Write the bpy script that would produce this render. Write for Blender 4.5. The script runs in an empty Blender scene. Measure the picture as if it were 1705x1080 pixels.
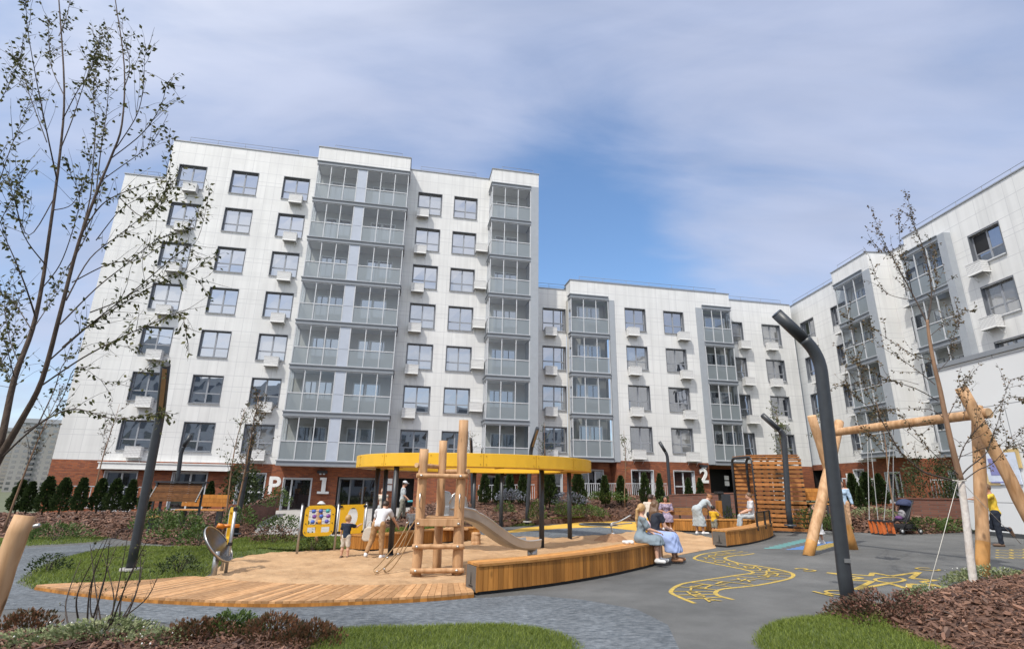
import bpy, bmesh, math, random
import numpy as np
from mathutils import Vector, Matrix
random.seed(7); RNG=np.random.default_rng(7)
R=math.radians
scn=bpy.context.scene
COL=scn.collection
# ------------------------------------------------------------------ camera
F_PX,PITCH,ROLL,CZ=892.11,.2932,.0175,1.79
_c,_s=math.cos(PITCH),math.sin(PITCH)
FW=np.array([0,_c,_s]); _up=np.array([0,-_s,_c]); _rt=np.array([1.,0,0])
RT=_rt*math.cos(ROLL)+_up*math.sin(ROLL); UP=-_rt*math.sin(ROLL)+_up*math.cos(ROLL)
EYE=np.array([0,0,CZ])
TILT=.03
def ray(x,y): return FW+RT*(x-852.5)/F_PX-UP*(y-540)/F_PX
def G(x,y,off=0.):            # where a sight line of the survey photo meets the sloping playground
    d=ray(x,y); t=(CZ-off)/(TILT*d[0]-d[2]); return Vector(EYE+t*d)
def D(x,y,Y):                 # the point on a sight line at depth Y
    d=ray(x,y); return Vector(EYE+d*Y/d[1])
def gz(x,y=0): return TILT*x
cam=bpy.data.cameras.new('camera'); camo=bpy.data.objects.new('camera',cam); COL.objects.link(camo)
cam.sensor_width=36; cam.lens=F_PX/1705*36; cam.clip_end=3000; cam.clip_start=.05
m=Matrix(((RT[0],UP[0],-FW[0],0),(RT[1],UP[1],-FW[1],0),(RT[2],UP[2],-FW[2],CZ),(0,0,0,1)))
camo.matrix_world=m; scn.camera=camo
# ------------------------------------------------------------------ materials
def srgb(r,g,b):
    f=lambda v:(v/255/12.92 if v/255<=.04045 else ((v/255+.055)/1.055)**2.4)
    return (f(r),f(g),f(b))
class NT:
    def __init__(s,mat): s.m=mat; s.t=mat.node_tree; s.n=s.t.nodes; s.l=s.t.links
    def add(s,typ,**kw):
        n=s.n.new(typ)
        for k,v in kw.items():
            if k.startswith('i_'):
                n.inputs[int(k[2:]) if k[2:].isdigit() else k[2:].replace('_',' ')].default_value=v
            else: setattr(n,k,v)
        return n
    def link(s,a,b): s.l.new(a,b)
MATS={}
def mat(name,col,rough=.6,metal=0.,var=.12,scale=6.,bump=0.,bscale=40.,spec=.5,col2=None,stretch=None,detail=4.,coord='Object',speck=0.,stain=0.):
    """Principled surface with a noise tint and an optional bump."""
    if name in MATS: return MATS[name]
    m=bpy.data.materials.new(name); m.use_nodes=True; n=NT(m); p=n.n['Principled BSDF']
    p.inputs['Roughness'].default_value=rough; p.inputs['Metallic'].default_value=metal
    p.inputs['Specular IOR Level'].default_value=spec
    tc=n.add('ShaderNodeTexCoord'); src=tc.outputs[coord]
    if stretch:
        mp=n.add('ShaderNodeMapping'); mp.inputs['Scale'].default_value=stretch; n.link(src,mp.inputs[0]); src=mp.outputs[0]
    no=n.add('ShaderNodeTexNoise'); no.inputs['Scale'].default_value=scale; no.inputs['Detail'].default_value=detail; no.inputs['Roughness'].default_value=.6
    n.link(src,no.inputs['Vector'])
    a=Vector(col); b=Vector(col2) if col2 else None
    ra=n.add('ShaderNodeValToRGB')
    lo=a*(1-var); hi=a*(1+var)
    if b: lo,hi=a,b
    ra.color_ramp.elements[0].position=.3; ra.color_ramp.elements[1].position=.7
    ra.color_ramp.elements[0].color=(*lo,1); ra.color_ramp.elements[1].color=(*hi,1)
    n.link(no.outputs[0],ra.inputs[0]); last=ra.outputs[0]
    for amt,sc_,lo_,hi_ in ((speck,260.,.38,.62),(stain,.22,.40,.60),(stain*.7,1.9,.42,.6)):
        if not amt: continue
        q=n.add('ShaderNodeTexNoise'); q.inputs['Scale'].default_value=sc_; q.inputs['Detail'].default_value=3 if sc_>100 else 9; q.inputs['Roughness'].default_value=.65; n.link(tc.outputs[coord],q.inputs['Vector'])
        mr=n.add('ShaderNodeMapRange'); mr.inputs['From Min'].default_value=lo_; mr.inputs['From Max'].default_value=hi_; mr.inputs['To Min'].default_value=1-amt; mr.inputs['To Max'].default_value=1+amt; n.link(q.outputs[0],mr.inputs[0])
        v=n.add('ShaderNodeVectorMath',operation='SCALE'); n.link(last,v.inputs[0]); n.link(mr.outputs[0],v.inputs['Scale']); last=v.outputs[0]
    n.link(last,p.inputs['Base Color'])
    if bump:
        n2=n.add('ShaderNodeTexNoise'); n2.inputs['Scale'].default_value=bscale; n2.inputs['Detail'].default_value=5
        n.link(src,n2.inputs['Vector'])
        bp=n.add('ShaderNodeBump'); bp.inputs['Strength'].default_value=bump; bp.inputs['Distance'].default_value=.03
        n.link(n2.outputs[0],bp.inputs['Height']); n.link(bp.outputs[0],p.inputs['Normal'])
    MATS[name]=m; return m
def leafmat(name,c1,c2,trans=.25):
    if name in MATS: return MATS[name]
    m=bpy.data.materials.new(name); m.use_nodes=True; n=NT(m); p=n.n['Principled BSDF']; out=n.n['Material Output']
    gi=n.add('ShaderNodeNewGeometry'); ra=n.add('ShaderNodeValToRGB')
    ra.color_ramp.elements[0].color=(*c1,1); ra.color_ramp.elements[1].color=(*c2,1)
    n.link(gi.outputs['Random Per Island'],ra.inputs[0]); n.link(ra.outputs[0],p.inputs['Base Color'])
    p.inputs['Roughness'].default_value=.55; p.inputs['Specular IOR Level'].default_value=.35
    tr=n.add('ShaderNodeBsdfTranslucent'); n.link(ra.outputs[0],tr.inputs[0])
    mx=n.add('ShaderNodeMixShader'); mx.inputs[0].default_value=trans
    n.link(p.outputs[0],mx.inputs[1]); n.link(tr.outputs[0],mx.inputs[2]); n.link(mx.outputs[0],out.inputs[0])
    MATS[name]=m; return m
def glassmat(name,refl,tint,rough=.01,clear=1.):
    """Glazing: a share of mirror reflection over a clear (or dark) pane."""
    if name in MATS: return MATS[name]
    m=bpy.data.materials.new(name); m.use_nodes=True; n=NT(m); out=n.n['Material Output']; n.n.remove(n.n['Principled BSDF'])
    gl=n.add('ShaderNodeBsdfGlossy'); gl.inputs['Roughness'].default_value=rough; gl.inputs[0].default_value=(.93,.95,1,1)
    if rough<.05:
        tc=n.add('ShaderNodeTexCoord'); no=n.add('ShaderNodeTexNoise'); no.inputs['Scale'].default_value=.9; no.inputs['Detail'].default_value=1
        n.link(tc.outputs['Object'],no.inputs['Vector'])
        bp=n.add('ShaderNodeBump'); bp.inputs['Strength'].default_value=.06; bp.inputs['Distance'].default_value=.1
        n.link(no.outputs[0],bp.inputs['Height']); n.link(bp.outputs[0],gl.inputs['Normal'])
    if clear>0:
        ba=n.add('ShaderNodeBsdfTransparent'); ba.inputs[0].default_value=(*tint,1)
        if clear<1:
            df=n.add('ShaderNodeBsdfDiffuse'); df.inputs[0].default_value=(*tint,1)
            m0=n.add('ShaderNodeMixShader'); m0.inputs[0].default_value=clear
            n.link(df.outputs[0],m0.inputs[1]); n.link(ba.outputs[0],m0.inputs[2]); ba=m0
            bt=[x for x in n.n if x.type=='BSDF_TRANSPARENT'][0]; bt.inputs[0].default_value=(.9,.93,.94,1)
    else:
        ba=n.add('ShaderNodeBsdfDiffuse'); ba.inputs[0].default_value=(*tint,1)
    fr=n.add('ShaderNodeLayerWeight'); fr.inputs['Blend'].default_value=.25
    mr=n.add('ShaderNodeMapRange'); mr.inputs['To Min'].default_value=refl; mr.inputs['To Max'].default_value=min(1,refl+.55)
    n.link(fr.outputs['Fresnel'],mr.inputs[0])
    mx=n.add('ShaderNodeMixShader'); n.link(mr.outputs[0],mx.inputs[0])
    n.link(ba.outputs[0],mx.inputs[1]); n.link(gl.outputs[0],mx.inputs[2]); n.link(mx.outputs[0],out.inputs[0])
    MATS[name]=m; return m
def brickmat(name,c1,c2,mortar,bw,rh,ms,axis='XZ',rough=.8,bump=.3,offset=.5,var=.15,squash=1.,bias=0.):
    if name in MATS: return MATS[name]
    m=bpy.data.materials.new(name); m.use_nodes=True; n=NT(m); p=n.n['Principled BSDF']; p.inputs['Roughness'].default_value=rough
    p.inputs['Specular IOR Level'].default_value=.3
    tc=n.add('ShaderNodeTexCoord'); sx=n.add('ShaderNodeSeparateXYZ'); cx=n.add('ShaderNodeCombineXYZ')
    n.link(tc.outputs['Object'],sx.inputs[0])
    if axis=='XZ':
        ad=n.add('ShaderNodeMath',operation='ADD'); n.link(sx.outputs['X'],ad.inputs[0]); n.link(sx.outputs['Y'],ad.inputs[1])
        n.link(ad.outputs[0],cx.inputs[0]); n.link(sx.outputs['Z'],cx.inputs[1])
    else:
        n.link(sx.outputs['X'],cx.inputs[0]); n.link(sx.outputs['Y'],cx.inputs[1])
    b=n.add('ShaderNodeTexBrick'); b.offset=offset; b.squash=squash
    b.inputs['Scale'].default_value=1; b.inputs['Brick Width'].default_value=bw; b.inputs['Row Height'].default_value=rh
    b.inputs['Mortar Size'].default_value=ms; b.inputs['Mortar Smooth'].default_value=.2; b.inputs['Bias'].default_value=bias
    b.inputs[1].default_value=(*c1,1); b.inputs[2].default_value=(*c2,1); b.inputs[3].default_value=(*mortar,1)
    n.link(cx.outputs[0],b.inputs[0])
    no=n.add('ShaderNodeTexNoise'); no.inputs['Scale'].default_value=.55; no.inputs['Detail'].default_value=6; n.link(tc.outputs['Object'],no.inputs['Vector'])
    mr=n.add('ShaderNodeMapRange'); mr.inputs['From Min'].default_value=.3; mr.inputs['From Max'].default_value=.7
    mr.inputs['To Min'].default_value=1-var; mr.inputs['To Max'].default_value=1+var*.4; n.link(no.outputs[0],mr.inputs[0])
    hm=n.add('ShaderNodeVectorMath',operation='SCALE'); n.link(b.outputs[0],hm.inputs[0]); n.link(mr.outputs[0],hm.inputs['Scale'])
    n.link(hm.outputs[0],p.inputs['Base Color'])
    bp=n.add('ShaderNodeBump'); bp.inputs['Strength'].default_value=bump; bp.inputs['Distance'].default_value=.01; bp.invert=True
    n.link(b.outputs['Fac'],bp.inputs['Height']); n.link(bp.outputs[0],p.inputs['Normal'])
    MATS[name]=m; return m
def cladmat(name,col,line,sill,per=2.9,vw=.9,axis='XZ'):
    """Big white facade panels: horizontal joints at fixed heights of each storey, finer upright joints."""
    m=bpy.data.materials.new(name); m.use_nodes=True; n=NT(m); p=n.n['Principled BSDF']; p.inputs['Roughness'].default_value=.4
    tc=n.add('ShaderNodeTexCoord'); sx=n.add('ShaderNodeSeparateXYZ'); n.link(tc.outputs['Object'],sx.inputs[0])
    def mth(op,a,b=None):
        x=n.add('ShaderNodeMath',operation=op)
        for i,q in enumerate((a,b)):
            if q is None: continue
            if isinstance(q,(int,float)): x.inputs[i].default_value=q
            else: n.link(q,x.inputs[i])
        return x.outputs[0]
    def line_(v,period,phase,w):
        f=mth('PINGPONG',mth('SUBTRACT',v,phase-period*50),period/2)   # 0 at the phase, period/2 half way
        return mth('LESS_THAN',f,w/2)
    acc=None
    for ph in (-.22,.78,1.08,1.78):
        q=line_(sx.outputs['Z'],per,sill+ph,.030); acc=q if acc is None else mth('MAXIMUM',acc,q)
    u=mth('ADD',sx.outputs['X'],sx.outputs['Y'])
    for per_,ph in ((1.62,.05),(1.62,.62)):
        acc=mth('MAXIMUM',acc,line_(u,per_,ph,.022))
    no=n.add('ShaderNodeTexNoise'); no.inputs['Scale'].default_value=.35; no.inputs['Detail'].default_value=6; n.link(tc.outputs['Object'],no.inputs['Vector'])
    br=n.add('ShaderNodeTexBrick'); br.offset=0; br.inputs['Scale'].default_value=1; br.inputs['Brick Width'].default_value=.81; br.inputs['Row Height'].default_value=.725; br.inputs['Mortar Size'].default_value=0
    br.inputs[1].default_value=(*[c*1.02 for c in col],1); br.inputs[2].default_value=(*[c*.965 for c in col],1)
    cx=n.add('ShaderNodeCombineXYZ'); n.link(u,cx.inputs[0]); n.link(sx.outputs['Z'],cx.inputs[1]); n.link(cx.outputs[0],br.inputs[0])
    mr=n.add('ShaderNodeMapRange'); mr.inputs['From Min'].default_value=.3; mr.inputs['From Max'].default_value=.7; mr.inputs['To Min'].default_value=.93; mr.inputs['To Max'].default_value=1.02; n.link(no.outputs[0],mr.inputs[0])
    # faint run-off streaks
    ms=n.add('ShaderNodeMapping'); ms.inputs['Scale'].default_value=(2.6,2.6,.10); n.link(tc.outputs['Object'],ms.inputs[0])
    n3=n.add('ShaderNodeTexNoise'); n3.inputs['Scale'].default_value=1.3; n3.inputs['Detail'].default_value=5; n.link(ms.outputs[0],n3.inputs['Vector'])
    m3=n.add('ShaderNodeMapRange'); m3.inputs['From Min'].default_value=.35; m3.inputs['From Max'].default_value=.62; m3.inputs['To Min'].default_value=.91; m3.inputs['To Max'].default_value=1; n.link(n3.outputs[0],m3.inputs[0])
    sm=mth('MULTIPLY',mr.outputs[0],m3.outputs[0])
    sc=n.add('ShaderNodeVectorMath',operation='SCALE'); n.link(br.outputs[0],sc.inputs[0]); n.link(sm,sc.inputs['Scale'])
    mx=n.add('ShaderNodeMix',data_type='RGBA'); n.link(acc,mx.inputs['Factor']); n.link(sc.outputs[0],mx.inputs['A']); mx.inputs['B'].default_value=(*line,1)
    n.link(mx.outputs['Result'],p.inputs['Base Color']); MATS[name]=m; return m
def woodmat(name,c1,c2,grain=(1,1,.12),scale=14.,rough=.55,knots=True,island=True):
    """Timber: stretched grain, knots and a tone of its own for each board."""
    if name in MATS: return MATS[name]
    m=bpy.data.materials.new(name); m.use_nodes=True; n=NT(m); p=n.n['Principled BSDF']; p.inputs['Roughness'].default_value=rough
    p.inputs['Specular IOR Level'].default_value=.35
    tc=n.add('ShaderNodeTexCoord'); mp=n.add('ShaderNodeMapping'); mp.inputs['Scale'].default_value=grain; n.link(tc.outputs['Object'],mp.inputs[0])
    gi=n.add('ShaderNodeNewGeometry')
    no=n.add('ShaderNodeTexNoise',noise_dimensions='4D'); no.inputs['Scale'].default_value=scale; no.inputs['Detail'].default_value=5; no.inputs['Distortion'].default_value=.6
    n.link(mp.outputs[0],no.inputs['Vector'])
    w=n.add('ShaderNodeMath',operation='MULTIPLY'); w.inputs[1].default_value=20; n.link(gi.outputs['Random Per Island'],w.inputs[0]); n.link(w.outputs[0],no.inputs['W'])
    ra=n.add('ShaderNodeValToRGB'); ra.color_ramp.elements[0].position=.3; ra.color_ramp.elements[1].position=.72
    ra.color_ramp.elements[0].color=(*c1,1); ra.color_ramp.elements[1].color=(*c2,1); n.link(no.outputs[0],ra.inputs[0])
    mr=n.add('ShaderNodeMapRange'); mr.inputs['To Min'].default_value=.62 if island else 1; mr.inputs['To Max'].default_value=1.2 if island else 1; n.link(gi.outputs['Random Per Island'],mr.inputs[0])
    sc=n.add('ShaderNodeVectorMath',operation='SCALE'); n.link(ra.outputs[0],sc.inputs[0]); n.link(mr.outputs[0],sc.inputs['Scale'])
    last=sc.outputs[0]
    if knots:
        vo=n.add('ShaderNodeTexVoronoi'); vo.inputs['Scale'].default_value=3.2; mp2=n.add('ShaderNodeMapping'); mp2.inputs['Scale'].default_value=tuple(1 if g>.5 else .45 for g in grain)
        n.link(tc.outputs['Object'],mp2.inputs[0]); n.link(mp2.outputs[0],vo.inputs['Vector'])
        kr=n.add('ShaderNodeMapRange'); kr.inputs['From Min'].default_value=.05; kr.inputs['From Max'].default_value=.13; kr.inputs['To Min'].default_value=.45; kr.inputs['To Max'].default_value=1
        n.link(vo.outputs['Distance'],kr.inputs[0])
        s2=n.add('ShaderNodeVectorMath',operation='SCALE'); n.link(last,s2.inputs[0]); n.link(kr.outputs[0],s2.inputs['Scale']); last=s2.outputs[0]
    n.link(last,p.inputs['Base Color'])
    bp=n.add('ShaderNodeBump'); bp.inputs['Strength'].default_value=.15; bp.inputs['Distance'].default_value=.01; n.link(no.outputs[0],bp.inputs['Height']); n.link(bp.outputs[0],p.inputs['Normal'])
    MATS[name]=m; return m
# ------------------------------------------------------------------ mesh builder
class MB:
    def __init__(s): s.v=[]; s.f=[]; s.m=[]; s.sm=[]
    def add(s,vs,fs,mi=0,smooth=False):
        o=len(s.v); s.v.extend([tuple(v) for v in vs]); s.f.extend([tuple(i+o for i in f) for f in fs])
        s.m.extend([mi]*len(fs)); s.sm.extend([smooth]*len(fs)); return s
    def quad(s,a,b,c,d,mi=0): return s.add([a,b,c,d],[(0,1,2,3)],mi)
    def box(s,x0,x1,y0,y1,z0,z1,mi=0,M=None):
        vs=[(x0,y0,z0),(x1,y0,z0),(x1,y1,z0),(x0,y1,z0),(x0,y0,z1),(x1,y0,z1),(x1,y1,z1),(x0,y1,z1)]
        if M is not None: vs=[M@Vector(v) for v in vs]
        return s.add(vs,[(0,3,2,1),(4,5,6,7),(0,1,5,4),(1,2,6,5),(2,3,7,6),(3,0,4,7)],mi)
    def cbox(s,c,size,mi=0,M=None):
        x,y,z=c; a,b,d=[q/2 for q in size]
        return s.box(x-a,x+a,y-b,y+b,z-d,z+d,mi,M)
    def beam(s,p,q,w,h,mi=0,upv=(0,0,1)):
        p=Vector(p);q=Vector(q);d=(q-p).normalized();u=Vector(upv)
        if abs(d.dot(u))>.98: u=Vector((0,1,0))
        sx=d.cross(u).normalized();u=sx.cross(d)
        vs=[]
        for e in (p,q):
            for a,b in ((-1,-1),(1,-1),(1,1),(-1,1)): vs.append(e+sx*a*w/2+u*b*h/2)
        return s.add(vs,[(0,1,2,3),(7,6,5,4),(0,4,5,1),(1,5,6,2),(2,6,7,3),(3,7,4,0)],mi)
    def tube(s,pts,rad,n=8,mi=0,caps=True,smooth=True,wob=0.):
        pts=[Vector(p) for p in pts]
        if not hasattr(rad,'__len__'): rad=[rad]*len(pts)
        d0=(pts[1]-pts[0]).normalized(); u=Vector((0,0,1)) if abs(d0.z)<.9 else Vector((1,0,0))
        vs=[];fs=[]
        x=d0.cross(u).normalized()
        for i,p in enumerate(pts):
            if i==0: d=d0
            elif i==len(pts)-1: d=(pts[i]-pts[i-1]).normalized()
            else: d=((pts[i+1]-pts[i]).normalized()+(pts[i]-pts[i-1]).normalized())
            if d.length<1e-6: d=d0
            d.normalize(); x=(x-d*x.dot(d))
            if x.length<1e-5: x=d.orthogonal()
            x.normalize(); y=d.cross(x)
            for k in range(n):
                a=2*math.pi*k/n; r=rad[i]*(1+(random.uniform(-wob,wob) if wob else 0))
                vs.append(p+x*math.cos(a)*r+y*math.sin(a)*r)
        for i in range(len(pts)-1):
            for k in range(n):
                a=i*n+k;b=i*n+(k+1)%n; fs.append((a,b,b+n,a+n))
        s.add(vs,fs,mi,smooth)
        if caps:
            o=len(s.v)-len(vs)
            s.f.append(tuple(o+k for k in reversed(range(n)))); s.m.append(mi); s.sm.append(False)
            o2=o+(len(pts)-1)*n
            s.f.append(tuple(o2+k for k in range(n))); s.m.append(mi); s.sm.append(False)
        return s
    def lathe(s,prof,n=24,c=(0,0,0),mi=0,smooth=True,M=None):
        vs=[];fs=[]
        for r,z in prof:
            for k in range(n):
                a=2*math.pi*k/n; v=Vector((c[0]+r*math.cos(a),c[1]+r*math.sin(a),c[2]+z)); vs.append(M@v if M is not None else v)
        for i in range(len(prof)-1):
            for k in range(n): fs.append((i*n+k,i*n+(k+1)%n,(i+1)*n+(k+1)%n,(i+1)*n+k))
        return s.add(vs,fs,mi,smooth)
    def prism(s,poly,z0,z1,mi=0,M=None,flat=True):
        n=len(poly); vs=[(x,y,z0) for x,y in poly]+[(x,y,z1) for x,y in poly]
        if M is not None: vs=[M@Vector(v) for v in vs]
        fs=[tuple(reversed(range(n))),tuple(range(n,2*n))]+[(i,(i+1)%n,(i+1)%n+n,i+n) for i in range(n)]
        return s.add(vs,fs,mi)
    def sphere(s,c,r,n=10,m=6,mi=0,sc=(1,1,1),M=None):
        prof=[(max(1e-4,r*math.sin(math.pi*i/m)),-r*math.cos(math.pi*i/m)) for i in range(m+1)]
        vs=[];fs=[]
        for rr,z in prof:
            for k in range(n):
                a=2*math.pi*k/n; v=Vector((rr*math.cos(a)*sc[0],rr*math.sin(a)*sc[1],z*sc[2]))
                if M is not None: v=M@v
                vs.append(v+Vector(c))
        for i in range(m):
            for k in range(n): fs.append((i*n+k,i*n+(k+1)%n,(i+1)*n+(k+1)%n,(i+1)*n+k))
        return s.add(vs,fs,mi,True)
    def mesh(s,name,mats):
        me=bpy.data.meshes.new(name); me.from_pydata([tuple(v) for v in s.v],[],s.f)
        for m_ in (mats if isinstance(mats,(list,tuple)) else [mats]): me.materials.append(m_)
        me.polygons.foreach_set('material_index',s.m); me.polygons.foreach_set('use_smooth',s.sm); me.update(); return me
    def build(s,name,mats,parent=None,bevel=0,loc=None):
        return link(name,s.mesh(name,mats),parent,bevel,loc)
def link(name,me,parent=None,bevel=0,loc=None):
    o=bpy.data.objects.new(name,me); COL.objects.link(o)
    if parent is not None: o.parent=parent
    if loc is not None: o.location=loc
    if bevel:
        b=o.modifiers.new('bevel','BEVEL'); b.width=bevel; b.segments=2; b.limit_method='ANGLE'; b.angle_limit=R(40)
    return o
def tag(o,label,cat,group=None,kind=None):
    o['label']=label; o['category']=cat
    if group: o['group']=group
    if kind: o['kind']=kind
    return o
def thing(name,label,cat,loc=(0,0,0),rz=0,group=None):
    o=bpy.data.objects.new(name,None); COL.objects.link(o); o.location=loc; o.rotation_euler=(0,0,rz); o.empty_display_size=.2
    return tag(o,label,cat,group)
def struct(o,cat=None,label=None,kind='structure'):
    o['kind']=kind
    if label: o['label']=label
    if cat: o['category']=cat
    return o
def dup(root,loc,rz=None,label=None,group=None,scale=None):
    r=root.copy(); COL.objects.link(r); r.location=loc
    if rz is not None: r.rotation_euler=(0,0,rz)
    if label: r['label']=label
    if group: r['group']=group
    if scale: r.scale=scale
    for ch in list(root.children):
        c=ch.copy(); COL.objects.link(c); c.parent=r
        for g in ch.children:
            d=g.copy(); COL.objects.link(d); d.parent=c
    return r
def grid_mesh(name,xs,ys,zf,mats,smooth=True):
    mb=MB(); nx,ny=len(xs),len(ys)
    mb.add([(x,y,zf(x,y)) for y in ys for x in xs],[(j*nx+i,j*nx+i+1,(j+1)*nx+i+1,(j+1)*nx+i) for j in range(ny-1) for i in range(nx-1)],0,smooth)
    return mb.mesh(name,mats)
def inside(p,poly):
    x,y=p[0],p[1]; r=False; j=len(poly)-1
    for i in range(len(poly)):
        xi,yi=poly[i][0],poly[i][1]; xj,yj=poly[j][0],poly[j][1]
        if (yi>y)!=(yj>y) and x<(xj-xi)*(y-yi)/(yj-yi)+xi: r=not r
        j=i
    return r
def catmull(pts,n=8,closed=False):
    P=[Vector(p) for p in pts]; out=[]; N=len(P)
    for i in range(N if closed else N-1):
        g=lambda k:P[k%N] if closed else P[max(0,min(N-1,k))]
        a,b,c,d=g(i-1),g(i),g(i+1),g(i+2)
        for k in range(n):
            t=k/n; out.append(.5*((2*b)+(c-a)*t+(2*a-5*b+4*c-d)*t*t+(3*b-a-3*c+d)*t**3))
    if not closed: out.append(P[-1])
    return out
def sheet(name,poly,off,m,kind='structure'):
    """A flat ground sheet that follows the slope of the yard."""
    mb=MB(); bm=bmesh.new()
    vs=[bm.verts.new((p[0],p[1],gz(p[0])+off)) for p in poly]
    f=bm.faces.new(vs); bm.normal_update()
    if f.normal.z<0: f.normal_flip()
    bmesh.ops.triangulate(bm,faces=[f])
    me=bpy.data.meshes.new(name); bm.to_mesh(me); bm.free(); me.materials.append(m)
    o=link(name,me); o['kind']=kind; return o
def fbm(x,y,s=1.):
    return (math.sin(x*1.7*s+1.3)*math.cos(y*1.3*s-.7)+.5*math.sin(x*3.9*s-y*2.7*s)+.3*math.cos(x*7.1*s+y*6.3*s+.5))/1.8
# ================================================================== BUILDINGS
M_white=cladmat('white_cladding_panels',(.72,.72,.715),(.53,.53,.54),3.48); M_whiteM=cladmat('white_cladding_panels_middle',(.72,.72,.715),(.53,.53,.54),4.24); M_whiteW=cladmat('white_cladding_panels_wing',(.72,.72,.715),(.53,.53,.54),4.4)
M_brick=brickmat('red_facing_brick',(.35,.105,.042),(.19,.055,.03),(.17,.11,.08),.25,.075,.009,rough=.85,bump=.35,var=.25)
M_grey=mat('grey_metal_cladding',(.33,.355,.39),.42,.0,.05,3,spec=.5)
M_slab=mat('grey_balcony_profile',(.235,.255,.285),.45,0,.06,3)
M_soff=mat('white_soffit',(.62,.62,.61),.7,0,.06,2)
M_frame=mat('grey_window_frame',(.27,.285,.315),.4,0,.06,4)
M_surr=mat('dark_window_surround',(.12,.13,.15),.4,0,.1,4)
M_lightfr=mat('light_grey_frame',(.52,.535,.56),.4,0,.05,4)
M_lav=mat('pale_blue_infill_panel',(.42,.46,.54),.35,0,.05,2)
M_pane=glassmat('window_pane_glass',.43,(.018,.020,.024),.012,0); M_pane2=glassmat('curtained_pane_glass',.36,(.20,.20,.195),.012,0)
M_bglass=glassmat('balcony_clear_glass',.06,(.80,.83,.84),.015,1)
M_frost=glassmat('frosted_parapet_glass',.06,(.25,.285,.305),.3,.30)
M_rail=mat('grey_steel_rail',(.22,.23,.25),.45,.2,.1,5)
M_inner=mat('loggia_plaster',(.54,.53,.50),.85,0,.06,1.5)
M_white2=mat('white_powder_coat',(.74,.74,.73),.45,0,.05,5)
M_basket=brickmat('perforated_white_basket',(.80,.80,.79),(.78,.78,.78),(.36,.36,.37),.07,.095,.012,rough=.5,bump=.15,offset=0,var=.04)
M_dark=mat('dark_opening',(.012,.012,.013),.6,0,.2,2)  # near-black paint standing for the darkness inside recesses and openings
M_cop=mat('grey_coping_metal',(.30,.31,.33),.4,.3,.06,4)
M_black=mat('charcoal_steel',(.035,.040,.048),.42,.1,.12,9)
def wall(mb,u0,u1,z0,z1,holes=(),y=0.,mi=0):
    us=sorted({u0,u1,*[h[0] for h in holes],*[h[1] for h in holes]}); zs=sorted({z0,z1,*[h[2] for h in holes],*[h[3] for h in holes]})
    us=[u for u in us if u0-1e-6<=u<=u1+1e-6]; zs=[z for z in zs if z0-1e-6<=z<=z1+1e-6]
    for a,b in zip(us,us[1:]):
        for c,d in zip(zs,zs[1:]):
            mu,mz=(a+b)/2,(c+d)/2
            if any(h[0]<mu<h[1] and h[2]<mz<h[3] for h in holes): continue
            mb.quad((a,y,c),(b,y,c),(b,y,d),(a,y,d),mi)
def window_meshes(w,h,tr=.36,mull=(.5,),deep=.24):
    """an opening w x h, origin at its lower left on the wall face: lined reveal and frame, panes, sill"""
    fr=MB()
    e=.035
    # reveal lining (4 boards) standing 2.5 cm proud of the wall
    fr.box(-e,.0,-.025,deep,-e,h+e,1); fr.box(w,w+e,-.025,deep,-e,h+e,1); fr.box(0,w,-.025,deep,h,h+e,1); fr.box(0,w,-.02,deep,-e,0,1)
    y0,y1=deep-.07,deep-.005; t=.06
    fr.box(0,t,y0,y1,0,h); fr.box(w-t,w,y0,y1,0,h); fr.box(t,w-t,y0,y1,0,t); fr.box(t,w-t,y0,y1,h-t,h)
    for k in mull: fr.box(w*k-.045,w*k+.045,y0-.004,y1,t,h-t)
    xs=[t]+[x for k in mull for x in (w*k-.045,w*k+.045)]+[w-t]
    if tr:
        for a,b in zip(xs[::2],xs[1::2]): fr.box(a,b,y0,y1,tr*h-.035,tr*h+.035)
    pn=MB(); random.seed(int(w*100)+int(h*10))
    for a,b in zip(xs[::2],xs[1::2]):
        for c,d in ((t,tr*h-.035),(tr*h+.035,h-t)) if tr else ((t,h-t),):
            j=lambda: random.uniform(-.004,.004)
            yy=deep-.04; pn.quad((a,yy+j(),c),(b,yy+j(),c),(b,yy+j(),d),(a,yy+j(),d))
    sl=MB(); sl.box(-.05,w+.05,-.075,-.026,-.07,-.036); 
    return fr.mesh('window',[M_frame,M_surr]),pn.mesh('pane',M_pane),sl.mesh('sill',M_cop)
W17=window_meshes(1.7,1.7); W16=window_meshes(1.58,1.68); W17b=window_meshes(1.8,1.65)
WR=random.Random(12)
def put_window(par,wm,u,z,y=0.,rz=0,name='window',sill=True):
    f=link(name,wm[0],par,0,(u,y,z)); pn_=link('pane',wm[1],f)
    if WR.random()<.22: pn_.material_slots[0].link='OBJECT'; pn_.material_slots[0].material=M_pane2
    pn_.rotation_euler=(random.uniform(-.004,.004),0,random.uniform(-.004,.004))
    if sill: link('sill',wm[2],f)
    if rz: f.rotation_euler[2]=rz
    return f
def ac_mesh():
    b=MB(); w,h,d=.86,.56,.40
    b.box(0,w,-d-.05,-.05,0,h,0)
    for x in (.0,w-.03): b.box(x,x+.03,-d-.07,0,-.06,-.002,1)
    b.box(.0,w,-d-.085,-d-.055,-.06,-.002,1)
    b.box(-.01,w+.01,-d-.065,-d-.052,h,h+.02,1); b.box(-.01,w+.01,-d-.065,-d-.052,-.02,0,1)
    br=MB(); br.tube([(.1,-d*.7,-.06),(.1,0,-.36)],.012,6); br.tube([(w-.1,-d*.7,-.06),(w-.1,0,-.36)],.012,6)
    return b.mesh('air_conditioner_basket',[M_basket,M_white2]),br.mesh('bracket',M_white2)
AC=ac_mesh()
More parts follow.
